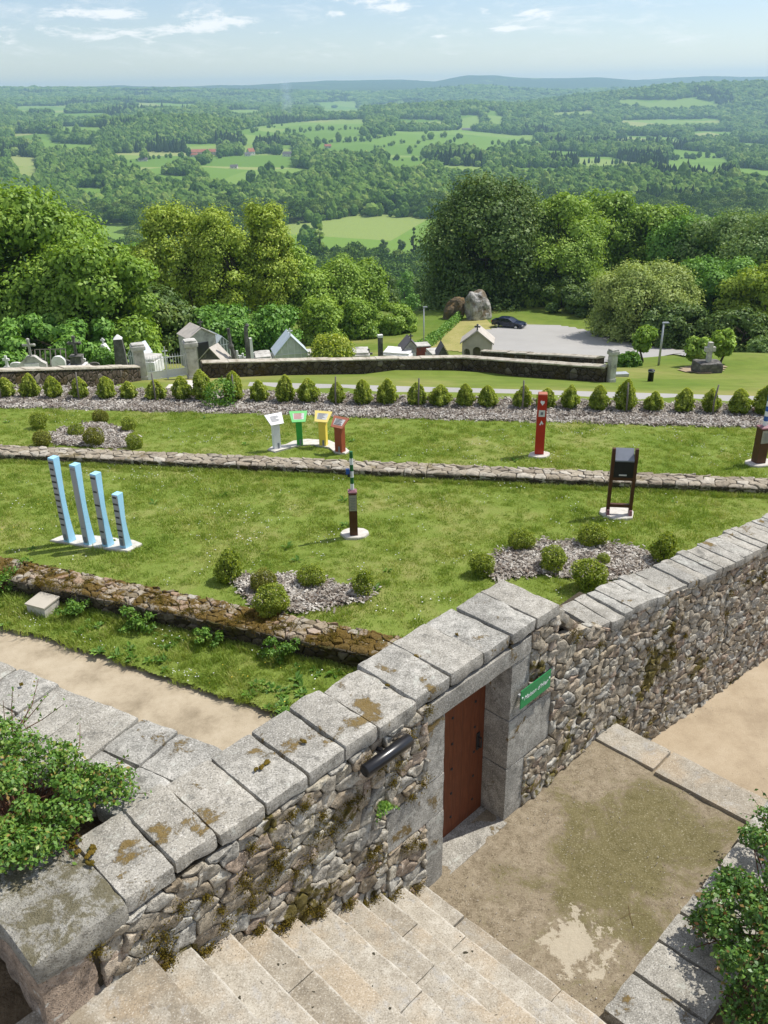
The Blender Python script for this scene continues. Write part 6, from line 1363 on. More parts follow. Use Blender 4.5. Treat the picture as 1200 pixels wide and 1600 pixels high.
for (u, v, y, wpx, lab) in [(560, 546, 54, 34, 'heap of grey rubble and slabs left of the slim stele'), (622, 546, 54, 46, 'low white marble tomb slab right of the slim stele'), (410, 552, 51, 26, 'grey flat tomb near the glazed tomb house'), (486, 549, 54, 22, 'low grey slab behind the golden bush'), (682, 547, 53, 26, 'dark low tomb slab beside the small chapel tomb'), (232, 556, 50, 34, 'pale flat tomb seen through the gate bars')]:
    t, h = stone('flat_tomb', lab, u, v, y, None, 'tomb', r3.uniform(-20, 20)); m = MB(); w = wpx * ppm(y); rough_box(m, (0, 0, h * .4), (1, 0, 0), (0, 1, 0), (0, 0, 1), (w, 1.3, h * .8), .2, .05, .03, int(u)); m.build('body', 'tomb_pale' if 'white' in lab or 'pale' in lab else 'tomb_stone', t); m = MB(); rough_box(m, (0, .05, h * .88), (1, 0, 0), (0, 1, .08), (0, -.08, 1), (w * .9, 1.15, h * .18), .2, .03, .02, int(u) + 1); m.build('slab', 'tomb_pale' if 'white' in lab else 'tomb_stone', t)
t, h, w, he = canopy('small chapel tomb with a dark roof, arched white front and a cross', 642, 532, 54, 27, 8, .62, 'chapel_tomb', 'slate_roof', 'tomb_stone', 1.3); cross_mb(.42, .28, .07, h, False, .05).build('cross', 'tomb_dark', t); MB().box((0, -.045, he * .45), (w * .55, .03, he * .8)).build('door_panel', 'tomb_pale', t)
t, h = stone('brick_tomb', 'small red brick block against the chapel tomb', 659, 539, 54.5, None, 'tomb', 10); MB().box((0, 0, h / 2), (.85, .9, h)).build('body', 'brick_red', t); MB().box((0, 0, h + .03), (.95, 1.0, .06)).build('slab', 'tomb_stone', t)
canopy('tiny dark gabled tomb standing alone on the wall line', 693, 540, 52, 18, 5, .5, 'gabled_tomb', 'slate_roof', 'tomb_dark', 1.0)
for (u, v, y, kind, lab) in [(8, 556, 49, 'c', 'thin white cross at the far left end of the cemetery'), (24, 566, 47.5, 's', 'low grey stone left of the big pale monument'), (66, 560, 48.5, 'c', 'small dark cross between the monument and the round headstone'), (101, 562, 48, 's', 'narrow pale headstone left of the dark cross monument'), (128, 556, 51, 'c', 'small pale cross behind the rounded grey marker'), (146, 566, 48, 's', 'short dark headstone left of the clipped bush'), (172, 562, 50, 'c', 'white cross half hidden by the obelisk'), (426, 545, 52.5, 'c', 'small white cross left of the glazed tomb house'), (400, 550, 52, 's', 'upright pale headstone right of the two-tone stele'), (538, 546, 53, 's', 'dark upright headstone left of the rubble heap'), (576, 545, 54, 'c', 'low dark cross left of the slim stele'), (608, 544, 55, 's', 'white upright headstone right of the slim stele'), (672, 543, 55, 'c', 'small dark cross right of the red brick block')]:
    t, h = stone('grave_cross' if kind == 'c' else 'headstone', lab, u, v, y, None, 'gravestone', r3.uniform(-15, 15)); mt = 'tomb_dark' if 'dark' in lab else 'tomb_pale' if ('white' in lab or 'pale' in lab) else 'tomb_stone'
    if kind == 'c': MB().box((0, 0, .12), (.5, .4, .24), 0, .8).build('base', 'tomb_stone', t); cross_mb(h - .2, (h - .2) * .55, .12, .2).build('cross', mt, t)
    else: MB().box((0, 0, .08), (.8, .45, .16)).build('base', 'tomb_stone', t); w = .62; MB().prism([(-w / 2, .15), (w / 2, .15), (w / 2, h * .8)] + [(w / 2 * math.cos(a), h * .8 + h * .2 * math.sin(a)) for a in np.linspace(.3, math.pi - .3, 6)] + [(-w / 2, h * .8)], (1, 0, 0), (0, 0, 1), (0, .16, 0), (0, -.08, 0)).build('slab', mt, t)
# arcaded tomb house
t, h = stone('arcaded_tomb', 'pale tomb house with three arches and a low pitched roof before the car park', 746, 513, 56, None, 'tomb', -10); k_ = ppm(56); w = 45 * k_; hr = h - 4 * k_; he = hr * .66; L_ = 1.3
wl = MB(); aw = w * .2
def arch_front(m, x0, x1, zt, cx, rad, zs, yy, ythick):
    pts = [(x0, 0), (cx - rad, 0), (cx - rad, zs)] + [(cx - rad * math.cos(a), zs + rad * math.sin(a)) for a in np.linspace(0, math.pi, 9)[1:-1]] + [(cx + rad, zs), (cx + rad, 0), (x1, 0), (x1, zt(x1))] + [(q, zt(q)) for q in np.linspace(x1, x0, 7)[1:-1]] + [(x0, zt(x0))]
    m.prism(pts, (1, 0, 0), (0, 0, 1), (0, ythick, 0), (0, yy, 0))
zt = lambda x: he + (hr - he) * (1 - abs(x) * 2 / w) - .03
for cx, x0, x1, rd in ((-w * .335, -w / 2, -w * .18, w * .105), (0, -w * .18, w * .18, w * .135), (w * .335, w * .18, w / 2, w * .105)): arch_front(wl, x0, x1, zt, cx, rd, he * (.62 if rd < w * .12 else .68), 0, .22)
wl.build('front', 'cream_wall', t); MB().box((-w / 2 + .1, L_ / 2 + .12, he / 2), (.2, L_ - .25, he)).box((w / 2 - .1, L_ / 2 + .12, he / 2), (.2, L_ - .25, he)).box((0, L_ - .1, he / 2), (w - .42, .2, he)).build('side_walls', 'cream_wall', t)
rf = MB()
for s_ in (-1, 1): rf.prism([(0, hr), (0, hr + .08), (s_ * (w / 2 + .14), he + .03), (s_ * (w / 2 + .14), he - .06)][::s_], (1, 0, 0), (0, 0, 1), (0, L_ + .3, 0), (0, -.15, 0))
rf.build('roof', 'pale_roof', t); cross_mb(.35, .26, .09, hr + .05, True, .0).build('cross', 'tomb_dark', t)
# slab, bollard, calvary
p = at_ground(966, 588); t = thing('stone_slab', 'blue-grey slab lying in the grass beside the end post', 'slab', p, .1); m = MB(); rough_box(m, (0, 0, .1), (1, 0, 0), (0, 1, 0), (0, 0, 1), (1.05, .5, .2), .15, .02, .01, 4); m.build('top', 'galvanised', t)
p = at_ground(1016, 596); t = thing('bollard', 'short dark bollard standing in the grass by the lane', 'bollard', p); h = hgt(p, 1016, 577); MB().lathe([(.15, 0), (.14, h * .75), (.17, h * .78), (.17, h * .95), (.1, h)], (0, 0, 0), 12).build('body', 'black_paint', t, True); MB().lathe([(.13, h * .80), (.173, h * .82), (.173, h * .88), (.13, h * .9)], (0, 0, 0), 12).build('band', 'galvanised', t, True)
p = at_ground(1104, 582); t = thing('calvary_cross', 'stone cross on a rough block on the grassy mound', 'cross', p, .15); k_ = np.linalg.norm(p - CAM) / FPX; hb = 17 * k_; m = MB(); rough_box(m, (0, 0, hb * .45), (1, 0, 0), (0, 1, 0), (0, 0, 1), (36 * k_, 30 * k_, hb * 1.1), .2, .12, .08, 8, .3, 1.5); m.build('plinth', 'tomb_dark', t, True)
h = hgt(p, 1108, 533) - hb; cross_mb(h, h * .52, .24, hb * .9).build('cross', 'tomb_stone', t)
gpoly('dry_verge', [(470, 622), (1010, 606), (1010, 602), (470, 600)], 'dry_grass', 'dry strip of grass along the far side of the lane', 0.04, 0.4) if False else None
gpoly('bare_ground', ell(1100, 577, 36, 7), 'dirt', 'bare earth around the stone cross', 0.05, 0.4)
# car park and lamp posts
gpoly('car_park', [(740, 552), (752, 522), (772, 513), (800, 508), (860, 508), (900, 513), (960, 527), (1000, 540), (1000, 556), (930, 575), (800, 575)], 'asphalt', 'worn grey tarmac of the car park', 0.08, 0.7, 'car park')
gpoly('road', [(985, 536), (1070, 549), (1075, 560), (990, 557)], 'asphalt', 'end of the tarmac road leading off to the right', 0.10, 0.7, 'road')
gpoly('dry_verge', [(664, 545), (700, 515), (716, 501), (760, 500), (775, 509), (752, 521), (738, 552)], 'dry_grass', 'dry mown verge beside the car park', 0.05, 0.5)
for (ub, vb, vt, lab) in [(662, 552, 480, 'slender grey lamp post rising behind the cemetery wall'), (1029, 571, 505, 'grey lamp post beside the small maple at the road')]:
    p = at_ground(ub, vb); h = hgt(p, ub + 3, vt); t = thing('street_lamp', lab, 'street lamp', p, 0, 'lamp posts by the car park'); MB().tube([(0, 0, 0), (0, 0, h)], [.075, .05], 10).build('pole', 'galvanised', t, True); MB().box((.12, 0, h + .03), (.42, .16, .06), 0, .8).build('lamp_head', 'galvanised', t)
# boulders
for (u, v, wpx, hpx, sd, lab, rz) in [(707, 497, 30, 30, 3, 'lower brown lichened boulder left of the tall one', .2), (746, 498, 36, 44, 5, 'tall grey boulder streaked with orange lichen under the beech', .6)]:
    p = at_ground(u, v); k_ = np.linalg.norm(p - CAM) / FPX
    import bmesh
    bm = bmesh.new(); bmesh.ops.create_icosphere(bm, subdivisions=4, radius=1); V = np.array([q.co for q in bm.verts]); Fc = [tuple(q.index for q in f.verts) for f in bm.faces]; bm.free()
    V = np.sign(V) * np.abs(V) ** .75; V *= (1 + .22 * fbm(V * 1.4 + sd, sd, 3))[:, None]; V = V * [wpx * k_ / 2, wpx * k_ / 2.2, hpx * k_ * .62]; V[:, 2] += hpx * k_ * .36; V[:, 0] += V[:, 2] * (.25 if sd == 3 else -.08)
    o = mesh('boulder', V, Fc, 'brown_boulder' if sd == 3 else 'boulder', None, False); o.location = tuple(p); o.rotation_euler = (0, 0, rz); tag(o, lab, 'boulder')
# hedge along the verge
ha, hb_ = at_ground(640, 553), at_ground(717, 499); n = 4200; f = r3.random(n); P = ha + (hb_ - ha) * f[:, None]; P[:, 2] = gz(P[:, 0], P[:, 1]); d = sph(n, r3); d[:, 2] = np.abs(d[:, 2]); N = d.copy(); P = P + d * np.array([.55, .55, .95]) * (1 + .25 * vnoise(P * .9, 4)[:, None])
V, Q = leaf_quads(P, N, .22 * r3.uniform(.6, 1.3, n), r3); o = mesh('hedge', V - ha, Q, 'leaf_mid', None, False, r3.random(n)); o.location = tuple(ha); tag(o, 'clipped low hedge climbing from the graves to the boulders', 'hedge')
# car
p = at_ground(795, 512); k_ = np.linalg.norm(p - CAM) / FPX; car = thing('parked_car', 'dark blue parked saloon car seen from behind at the edge of the car park', 'car', p, math.radians(148))
prof = [(-2.15, .32), (-2.2, .55), (-2.12, .78), (-1.75, .9), (-.95, .98), (-.2, 1.38), (.55, 1.42), (1.25, 1.34), (1.8, 1.02), (2.18, .96), (2.22, .62), (2.15, .32)]
NS = 9; V = []; ys = np.linspace(-1, 1, NS)
for (x_, z_) in prof:
    hw = .86 - .05 * abs(x_ / 2.2) ** 4 * 3
    for s_ in ys:
        fz = 1 - .06 * abs(s_) ** 3; inset = .16 * max(0, (z_ - .9) / .5); V.append((x_, s_ * (hw - inset), .32 + (z_ - .32) * fz))
V = np.array(V); n = len(prof); Fc = [(i * NS + j, (i + 1) * NS + j, (i + 1) * NS + j + 1, i * NS + j + 1) for i in range(n - 1) for j in range(NS - 1)] + [tuple(i * NS for i in range(n))[::-1], tuple(i * NS + NS - 1 for i in range(n))] + [tuple((n - 1) * NS + j for j in range(NS)) + tuple(range(NS))[::-1]]
car.scale = (.86, .86, .86)
mesh('body', V, Fc, 'car_paint', car, False)
for s_ in (-1, 1):
    MB().prism([(-.82, 1.0), (-.2, 1.31), (.5, 1.35), (.5, 1.0)][::s_], (1, 0, 0), (0, -s_ * .28, 1), (0, s_ * .02, 0), (0, s_ * (.83 + .28 * 1.0), 0)).build('side_window', 'car_glass', car)
    MB().prism([(.56, 1.0), (.56, 1.34), (1.15, 1.28), (1.55, 1.02)][::s_], (1, 0, 0), (0, -s_ * .28, 1), (0, s_ * .02, 0), (0, s_ * (.83 + .28 * 1.0), 0)).build('side_window', 'car_glass', car)
    MB().box((2.2, s_ * .66, .8), (.06, .3, .16)).build('tail_light', 'tail_red', car); MB().box((-2.17, s_ * .62, .66), (.06, .34, .14)).build('headlight', 'chrome', car)
    for x_ in (-1.35, 1.35):
        w_ = MB().lathe([(.2, -.1), (.31, -.1), (.33, -.05), (.33, .05), (.31, .1), (.2, .1)], (0, 0, 0), 20); Q_ = np.concatenate(w_.V)[:, [0, 2, 1]]; wo_ = mesh('wheel', Q_ + [x_, s_ * .79, .33], w_.F, 'rubber', car, True); w_ = MB().lathe([(.02, -.02), (.19, -.03), (.2, .03), (.02, .04)], (0, 0, 0), 14); mesh('rim', np.concatenate(w_.V)[:, [0, 2, 1]] * [1, s_, 1] + [x_, s_ * .86, .33], w_.F, 'chrome', wo_)
MB().prism([(-.72, 1.30), (-.72, 1.33), (.72, 1.33), (.72, 1.30)], (0, 1, 0), (0, 0, 1), (.01, 0, 0)) 
MB().add([(1.30, -.62, 1.335), (1.30, .62, 1.335), (1.82, .70, 1.045), (1.82, -.70, 1.045)], [(0, 1, 2, 3), (3, 2, 1, 0)]).build('rear_window', 'car_glass', car); MB().box((2.225, 0, .72), (.02, .5, .12)).build('number_plate', 'paper', car)
# ------------------------------------------------------------------ trees beyond the cemetery
r4 = np.random.default_rng(33)
def tree(name, lab, u, vt, y, wpx, mat, n, seed, leaf=0.34, crown0=0.12, narrow=0.0, group=None, loose=0.16, m=44, trunks=1, lob=0.20, ztop_bias=0.0, vb=None, bias=0.0):
    p, h = up_at(u, vt, y)
    if vb is not None: q = at_ground(u, vb); p, h = up_at(u, vt, q[1])
    r = np.random.default_rng(seed); W_ = wpx * (math.hypot(p[0], p[1])) * 1.03 / FPX; t = thing(name, lab, 'tree', p, 0, group)
    d = sph(m, r); d = nrm(d * np.array([1, 1, 1])); zc = h * (crown0 + (1 - crown0) * 0.5); rz_ = h * (1 - crown0) * 0.57
    rad = r.uniform(0.55, 0.80, (m, 1)); C = d * rad * np.array([W_ / 2, W_ / 2, rz_]); tz = (C[:, 2] / rz_ + 1) / 2
    C[:, :2] *= (1 - narrow * np.clip(tz - 0.2, 0, 1))[:, None]; C[:, :2] *= np.where(tz < 0.25, 0.8, 1.0)[:, None]; C[:, 2] += zc
    if crown0 <= 0.03:
        nk = m // 4; a = r.uniform(0, 6.283, nk); C = np.concatenate([C, np.stack([np.cos(a) * W_ * .36, np.sin(a) * W_ * .36, h * r.uniform(.04, .22, nk)], -1)]); tz = np.concatenate([tz, np.full(nk, .1)]); m = m + nk
    R_ = W_ * (lob * r.uniform(0.7, 1.25, m)) * (1 - narrow * 0.5 * tz); R_ = np.minimum(R_, h * 0.2)
    P, N = lobe_leaves(C, R_, int(n * 1.35), r, loose * .9, 0.85, 0.10); P[:, 2] = np.maximum(P[:, 2], 0.1)
    li = r.integers(0, len(C), int(n * .45)); di = sph(len(li), r); Pi = C[li] + di * (R_[li] * r.uniform(.35, .85, len(li)))[:, None]; Pi[:, 2] = np.maximum(Pi[:, 2], .1)
    no = len(P); P = np.concatenate([P, Pi]); N = np.concatenate([N, di]); sz = np.concatenate([leaf * .95 * r.uniform(.6, 1.35, no), leaf * 1.9 * r.uniform(.7, 1.3, len(Pi))])
    V, Q = leaf_quads(P, N + [0, 0, .3], sz, r, 0.15, 1.2)
    lump = fbm(P * 0.45 + seed, seed, 2)
    mesh('crown', V, Q, mat, t, False, np.clip(0.47 + bias + 0.16 * lump + r.normal(size=len(P)) * 0.16, 0, 1))
    tk = MB(); tr = 0.018 * h + 0.04
    for k_ in range(trunks):
        o = np.array([r.normal() * W_ * .12, r.normal() * W_ * .06, 0]) if trunks > 1 else np.zeros(3); top = np.array([o[0] * 1.6 + r.normal() * .3, o[1] * 1.6, h * .82]); mid = (o + top) / 2 + r.normal(size=3) * [.25, .25, 0]
        tk.tube([o - [0, 0, .4], o * .9 + [0, 0, h * .06], mid, top], [tr * 1.25 / math.sqrt(trunks), tr / math.sqrt(trunks), tr * .6 / math.sqrt(trunks), tr * .15], 7)
        for c in C[k_::trunks][:16]: s = mid if c[2] > mid[2] else o + [0, 0, h * .2]; q = (s + c) / 2 + [0, 0, .3]; tk.tube([s + (0 if s is mid else 0), q, c], [tr * .32, tr * .22, tr * .06], 5)
    tk.build('trunk', 'bark', t); return t
TR = [ # name, label, u, v_top, depth, width px, material, leaves, kwargs
 ('oak_tree', 'big bright green oak filling the left edge behind the graves', 15, 300, 66, 250, 'leaf_bright', 34000, dict(lob=.13, m=110, crown0=0.0, loose=.2, bias=-.04)),
 ('oak_tree', 'bright green oak lobe hanging lower in front of the left oak', 132, 362, 62, 170, 'leaf_bright', 20000, dict(lob=.14, m=70, crown0=0.0, loose=.2, bias=-.04)),
 ('ash_tree', 'rounded yellow-olive ash tree left of the two taller ones', 262, 316, 92, 138, 'leaf_olive', 20000, dict(lob=.11, m=100, crown0=.06, trunks=2, loose=.42, leaf=.27, narrow=.12)),
 ('ash_tree', 'middle yellow-olive tree with bare trunks showing below its crown', 335, 326, 90, 110, 'leaf_olive', 17000, dict(lob=.12, m=90, crown0=.14, trunks=3, loose=.42, leaf=.27, narrow=.1)),
 ('ash_tree', 'tallest yellow-olive tree at the right of the olive group', 408, 300, 93, 100, 'leaf_olive', 17000, dict(lob=.13, m=90, crown0=.08, trunks=2, narrow=.2, loose=.42, leaf=.27)),
 ('young_ash', 'pale green open tree right of the olive group', 468, 385, 96, 78, 'leaf_lime', 7000, dict(loose=.28, crown0=.12, narrow=.2)),
 ('young_ash', 'slim pale green tree in the middle of the wood edge', 527, 404, 100, 76, 'leaf_lime', 7000, dict(loose=.26, crown0=.12, narrow=.2)),
 ('young_ash', 'rounded fresh green tree at the right of the wood edge', 570, 410, 104, 76, 'leaf_bright', 7000, dict(loose=.24, crown0=.12)),
 ('bush', 'bright green bush at the foot of the pale trees', 500, 462, 92, 70, 'leaf_lime', 4000, dict(crown0=.02, leaf=.28)),
 ('bush', 'light green bush at the right end of the meadow edge', 615, 478, 98, 74, 'leaf_lime', 4200, dict(crown0=.0, leaf=.28)),
 ('bush', 'round mid green bush beneath the fresh green tree', 560, 470, 95, 66, 'leaf_bright', 3800, dict(crown0=.0, leaf=.28)),
 ('bush', 'dark bush in shade under the olive trees', 425, 478, 74, 90, 'leaf_mid', 5000, dict(crown0=.0, leaf=.28)),
 ('bush', 'wide dark undergrowth bush behind the tomb chapel', 335, 478, 72, 150, 'leaf_mid', 9000, dict(crown0=.0)),
 ('bush', 'deep green undergrowth bush behind the obelisk', 225, 455, 70, 150, 'leaf_dark', 9000, dict(crown0=.0)),
 ('bush', 'low dark thicket behind the left graves', 70, 500, 57, 220, 'leaf_mid', 8000, dict(crown0=.0)),
 ('beech_tree', 'huge dark beech with a domed crown behind the boulders', 765, 280, 119, 200, 'leaf_dark', 42000, dict(lob=.13, m=120, crown0=.02, loose=.26, leaf=.36)),
 ('lime_tree', 'rounded yellow-green lime tree right of the dark beech', 882, 295, 118, 150, 'leaf_lime', 28000, dict(lob=.14, m=80, crown0=.0, narrow=.3, loose=.22, leaf=.34)),
 ('maple_tree', 'vivid green maple behind the lime tree', 958, 290, 132, 140, 'leaf_bright', 18000, dict(leaf=.44, m=60, lob=.15, crown0=.02)),
 ('maple_tree', 'vivid green tree with a flat shoulder right of the first maple', 1032, 316, 128, 130, 'leaf_bright', 15000, dict(leaf=.44, m=60, lob=.15, crown0=.02)),
 ('oak_tree', 'mid green oak behind the pale round tree', 1090, 338, 122, 140, 'leaf_mid', 16000, dict(leaf=.44, m=60, lob=.15, crown0=.02)),
 ('oak_tree', 'silver-green tree with whitish twig tips in the right wood', 1145, 332, 116, 130, 'leaf_silver', 15000, dict(lob=.18, crown0=.02, loose=.22)),
 ('oak_tree', 'pale flowering tree at the right edge of the wood', 1212, 338, 108, 130, 'leaf_silver', 15000, dict(lob=.18, crown0=.02, loose=.22)),
 ('oak_tree', 'dark shaded oak low in the right wood', 1125, 408, 98, 160, 'leaf_mid', 15000, dict(lob=.18, crown0=.0)),
 ('oak_tree', 'dark oak with yellowish tips at the right edge', 1200, 425, 90, 130, 'leaf_olive', 12000, dict(lob=.18, crown0=.0, bias=-.15)),
 ('willow_tree', 'wide round pale willow spreading beside the car park', 1012, 417, 92, 160, 'leaf_pale', 30000, dict(lob=.17, m=60, crown0=.0, trunks=3, loose=.24, leaf=.26)),
 ('bush', 'dark thicket under the lime tree at the car park edge', 880, 432, 113, 150, 'leaf_dark', 9000, dict(crown0=.0)),
 ('bush', 'dark thicket left of the willow', 950, 440, 108, 120, 'leaf_dark', 8000, dict(crown0=.0)),
 ('bush', 'dark thicket right of the willow behind the stone cross', 1110, 480, 98, 130, 'leaf_dark', 6000, dict(crown0=.0)),
 ('bush', 'dark low thicket at the right edge behind the cross', 1200, 490, 90, 110, 'leaf_dark', 5500, dict(crown0=.0)),
 ('bush', 'grey-green bush cut by the right edge of the picture', 1196, 530, 70, 50, 'leaf_silver', 2500, dict(crown0=.0, leaf=.25)),
 ('young_maple', 'small bright maple with a thin trunk by the lamp post', 1010, 510, 73, 32, 'leaf_bright', 1500, dict(crown0=.32, leaf=.26, vb=566, m=20, lob=.24)),
 ('young_maple', 'small leafy tree left of the stone cross', 1093, 528, 68, 34, 'leaf_bright', 1400, dict(crown0=.15, leaf=.25, vb=572, m=20, lob=.22)),
 ('young_maple', 'small leafy tree right of the stone cross', 1134, 515, 72, 30, 'leaf_lime', 1400, dict(crown0=.2, leaf=.25, vb=568, m=20, lob=.22)),
 ('bush', 'broad dark undergrowth filling the shade under the beech', 830, 440, 124, 150, 'leaf_dark', 9000, dict(crown0=.0)),
 ('bush', 'dark undergrowth between the willow and the small maple', 1060, 478, 86, 110, 'leaf_dark', 7000, dict(crown0=.0)),
 ('bush', 'deep green undergrowth right of the stone cross', 1165, 486, 80, 120, 'leaf_dark', 7000, dict(crown0=.0)),
 ('bush', 'dark green undergrowth behind the beech trunk at the boulders', 735, 430, 126, 120, 'leaf_dark', 8000, dict(crown0=.0)),
 ('bush', 'low bush beside the boulders at the car edge', 770, 486, 116, 60, 'leaf_mid', 2600, dict(crown0=.0, leaf=.28)),
 ('bush', 'spreading low plants at the corner of the cemetery wall', 985, 552, 62, 40, 'leaf_weed', 1500, dict(crown0=.0, leaf=.2, vb=572)),
]
for i, (nm, lab, u, vt, y, wpx, mat, n, kw) in enumerate(TR): tree(nm, lab, u, vt, y, wpx, mat, n, 400 + i, group='trees and bushes beyond the cemetery', **kw)
# second line of trees down the slope
SL = [(455, 392, 150, 60, 'leaf_mid'), (510, 410, 165, 62, 'leaf_mid'), (560, 425, 175, 60, 'leaf_mid'), (606, 446, 170, 56, 'leaf_dark'), (640, 452, 185, 50, 'leaf_mid'), (632, 420, 260, 44, 'leaf_mid'), (600, 415, 250, 46, 'leaf_dark'), (660, 430, 230, 40, 'leaf_dark'), (570, 395, 280, 44, 'leaf_mid'), (530, 385, 290, 46, 'leaf_lime'), (490, 372, 280, 40, 'leaf_lime'), (170, 372, 150, 70, 'leaf_mid'), (215, 355, 160, 66, 'leaf_mid'), (1080, 372, 190, 80, 'leaf_mid'), (1150, 362, 200, 80, 'leaf_lime'), (1215, 360, 190, 80, 'leaf_mid'), (1000, 350, 210, 70, 'leaf_dark')]
sl = ['between the pale trees and the valley', 'half hidden by the wood edge', 'down the slope below the meadow']
for i, (u, v, y, w, m) in enumerate(sorted(SL)): tree('slope_tree', 'leafy tree down the slope behind the wood edge, %s from the left' % ordn[i], u, v, y, w, m, 4200, 460 + i, leaf=.5, crown0=.0, group='trees down the slope', m=30)
# poplars by the big field
for i, (u, v, w) in enumerate([(497, 345, 22), (600, 372, 16), (627, 372, 13), (658, 374, 14), (484, 356, 24), (624, 303, 12), (646, 352, 10)]):
    q = 700 + 40 * (i % 3); tree('field_tree', 'lone tree at the edge of the big valley field, %s counted from the hedge' % ordn[i], u, v, q if i != 5 else 1180, w * 1.0, ['leaf_lime', 'leaf_dark', 'leaf_dark', 'leaf_dark', 'leaf_mid', 'leaf_mid', 'leaf_dark'][i], 1500, 500 + i, leaf=.9, crown0=.1, narrow=.4, group='lone trees round the valley field', m=18)
# ------------------------------------------------------------------ farms on the hills
def house(name, lab, u, v, D, L_, Wd, H, rz, roof, wall, wins=3):
    p = at_y(u, v, D); p[2] = gz1(p[0], p[1]) - .3; t = thing(name, lab, 'house', p, math.radians(rz)); e = H * .55
    MB().prism([(-Wd / 2, 0), (Wd / 2, 0), (Wd / 2, e), (0, H - .25), (-Wd / 2, e)], (0, 1, 0), (0, 0, 1), (L_, 0, 0), (-L_ / 2, 0, 0)).build('walls', wall, t); r_ = MB()
    for s_ in (-1, 1): r_.prism([(0, H - .1), (0, H + .2), (s_ * (Wd / 2 + .4), e - .15), (s_ * (Wd / 2 + .4), e - .45)][::-s_], (0, 1, 0), (0, 0, 1), (L_ + .8, 0, 0), (-L_ / 2 - .4, 0, 0))
    ro = r_.build('roof', roof, t)
    if wins: MB().box((L_ * .3, 0, H + .5), (.8, .8, 1.6)).build('chimney', wall, ro)
    for j in range(wins): MB().box((-L_ / 2 + (j + .6) * L_ / (wins + .2), -Wd / 2 - .02, e * .5), (1.1, .12, 1.5)).build('window', 'window_dark', t)
    return t
HS = [('long_barn', 'long farm barn with a red tiled roof on the far hillside', 316, 234, 1840, 52, 16, 10, 4, 'tile_roof', 'cream_wall', 4), ('farmhouse', 'small pale farm building in front of the long red barn', 304, 250, 1780, 15, 9, 7, -10, 'tile_roof', 'house_white', 2), ('farmhouse', 'farmhouse with a tall red roof where the white track ends', 391, 228, 1850, 13, 10, 13, 40, 'tile_roof', 'house_white', 2), ('farmhouse', 'little white house right of the white track', 386, 236, 1820, 10, 8, 7, 20, 'slate_roof', 'house_white', 2), ('farmhouse', 'slate-roofed house among the conifers right of the farm', 449, 236, 1830, 18, 10, 9, -15, 'slate_roof', 'house_white', 2), ('farmhouse', 'small pink-walled house in the trees beyond the farm', 512, 224, 2050, 14, 9, 8, 10, 'tile_roof', 'cream_wall', 2),
      ('farmhouse', 'tall white house of the hamlet under the wooded hill', 768, 185, 2900, 18, 14, 17, 10, 'slate_roof', 'house_white', 3), ('long_barn', 'long low shed at the left of the hamlet', 735, 189, 2880, 50, 14, 8, 3, 'slate_roof', 'cream_wall', 0), ('farmhouse', 'red-roofed house at the right of the hamlet', 781, 190, 2870, 16, 12, 10, -12, 'tile_roof', 'house_white', 2), ('farmhouse', 'white cottage standing in the lower field hedge', 368, 287, 1560, 12, 8, 6, 0, 'slate_roof', 'house_white', 2), ('farmhouse', 'pale house between trees near the middle hedgerow', 225, 263, 1700, 16, 8, 6, 12, 'slate_roof', 'house_white', 2)]
HOUSE_PX = []
for a in HS: house(*a); HOUSE_PX.append((a[2], a[3], a[5] * FPX / a[4] * .6 + 3))
# white farm track, laid on the hillside
q = [(350, 245), (372, 241), (386, 232), (392, 226)]; w = []
def far_ground(u, v, lo=1250, hi=3200): return at_ground(u, v, gz1, lo, hi)
tp = [far_ground(u, v) for u, v in q]; L_ = [p + np.array([0, -6, 0]) for p in tp] + [p + np.array([0, 6, 0]) for p in tp[::-1]]
V = np.array([[p[0], p[1], gz1(p[0], p[1]) + .8] for p in L_]); tag(mesh('track', V, [(i, i + 1, 6 - i, 7 - i) for i in range(3)], 'dirt'), 'pale dirt track climbing to the farm', 'track', kind='structure')
# thin smoke over the wood
@material('smoke')
def _(k):
    n = k.node('ShaderNodeVolumePrincipled'); p = k.obj(); s = k.sep(p); r = k.math('SQRT', k.math('ADD', k.math('POWER', s[0], 2), k.math('POWER', s[1], 2)))
    d = k.math('MULTIPLY', k.smooth(r, 30, 5), k.smooth(k.noise(p, .05, 4), .35, .6)); k.put(n.inputs['Color'], (.75, .85, 1)); k.put(n.inputs['Density'], k.math('MULTIPLY', d, .012)); k.out(None, n.outputs[0])
p = at_y(449, 172, 3300); p[2] = gz1(p[0], p[1]); o = MB().lathe([(8, 0), (20, 25), (32, 60), (34, 95), (10, 120)], (0, 0, 0), 14).build('smoke', 'smoke'); o.location = tuple(p); tag(o, 'thin blue smoke drifting up from the woods', 'smoke', kind='stuff')
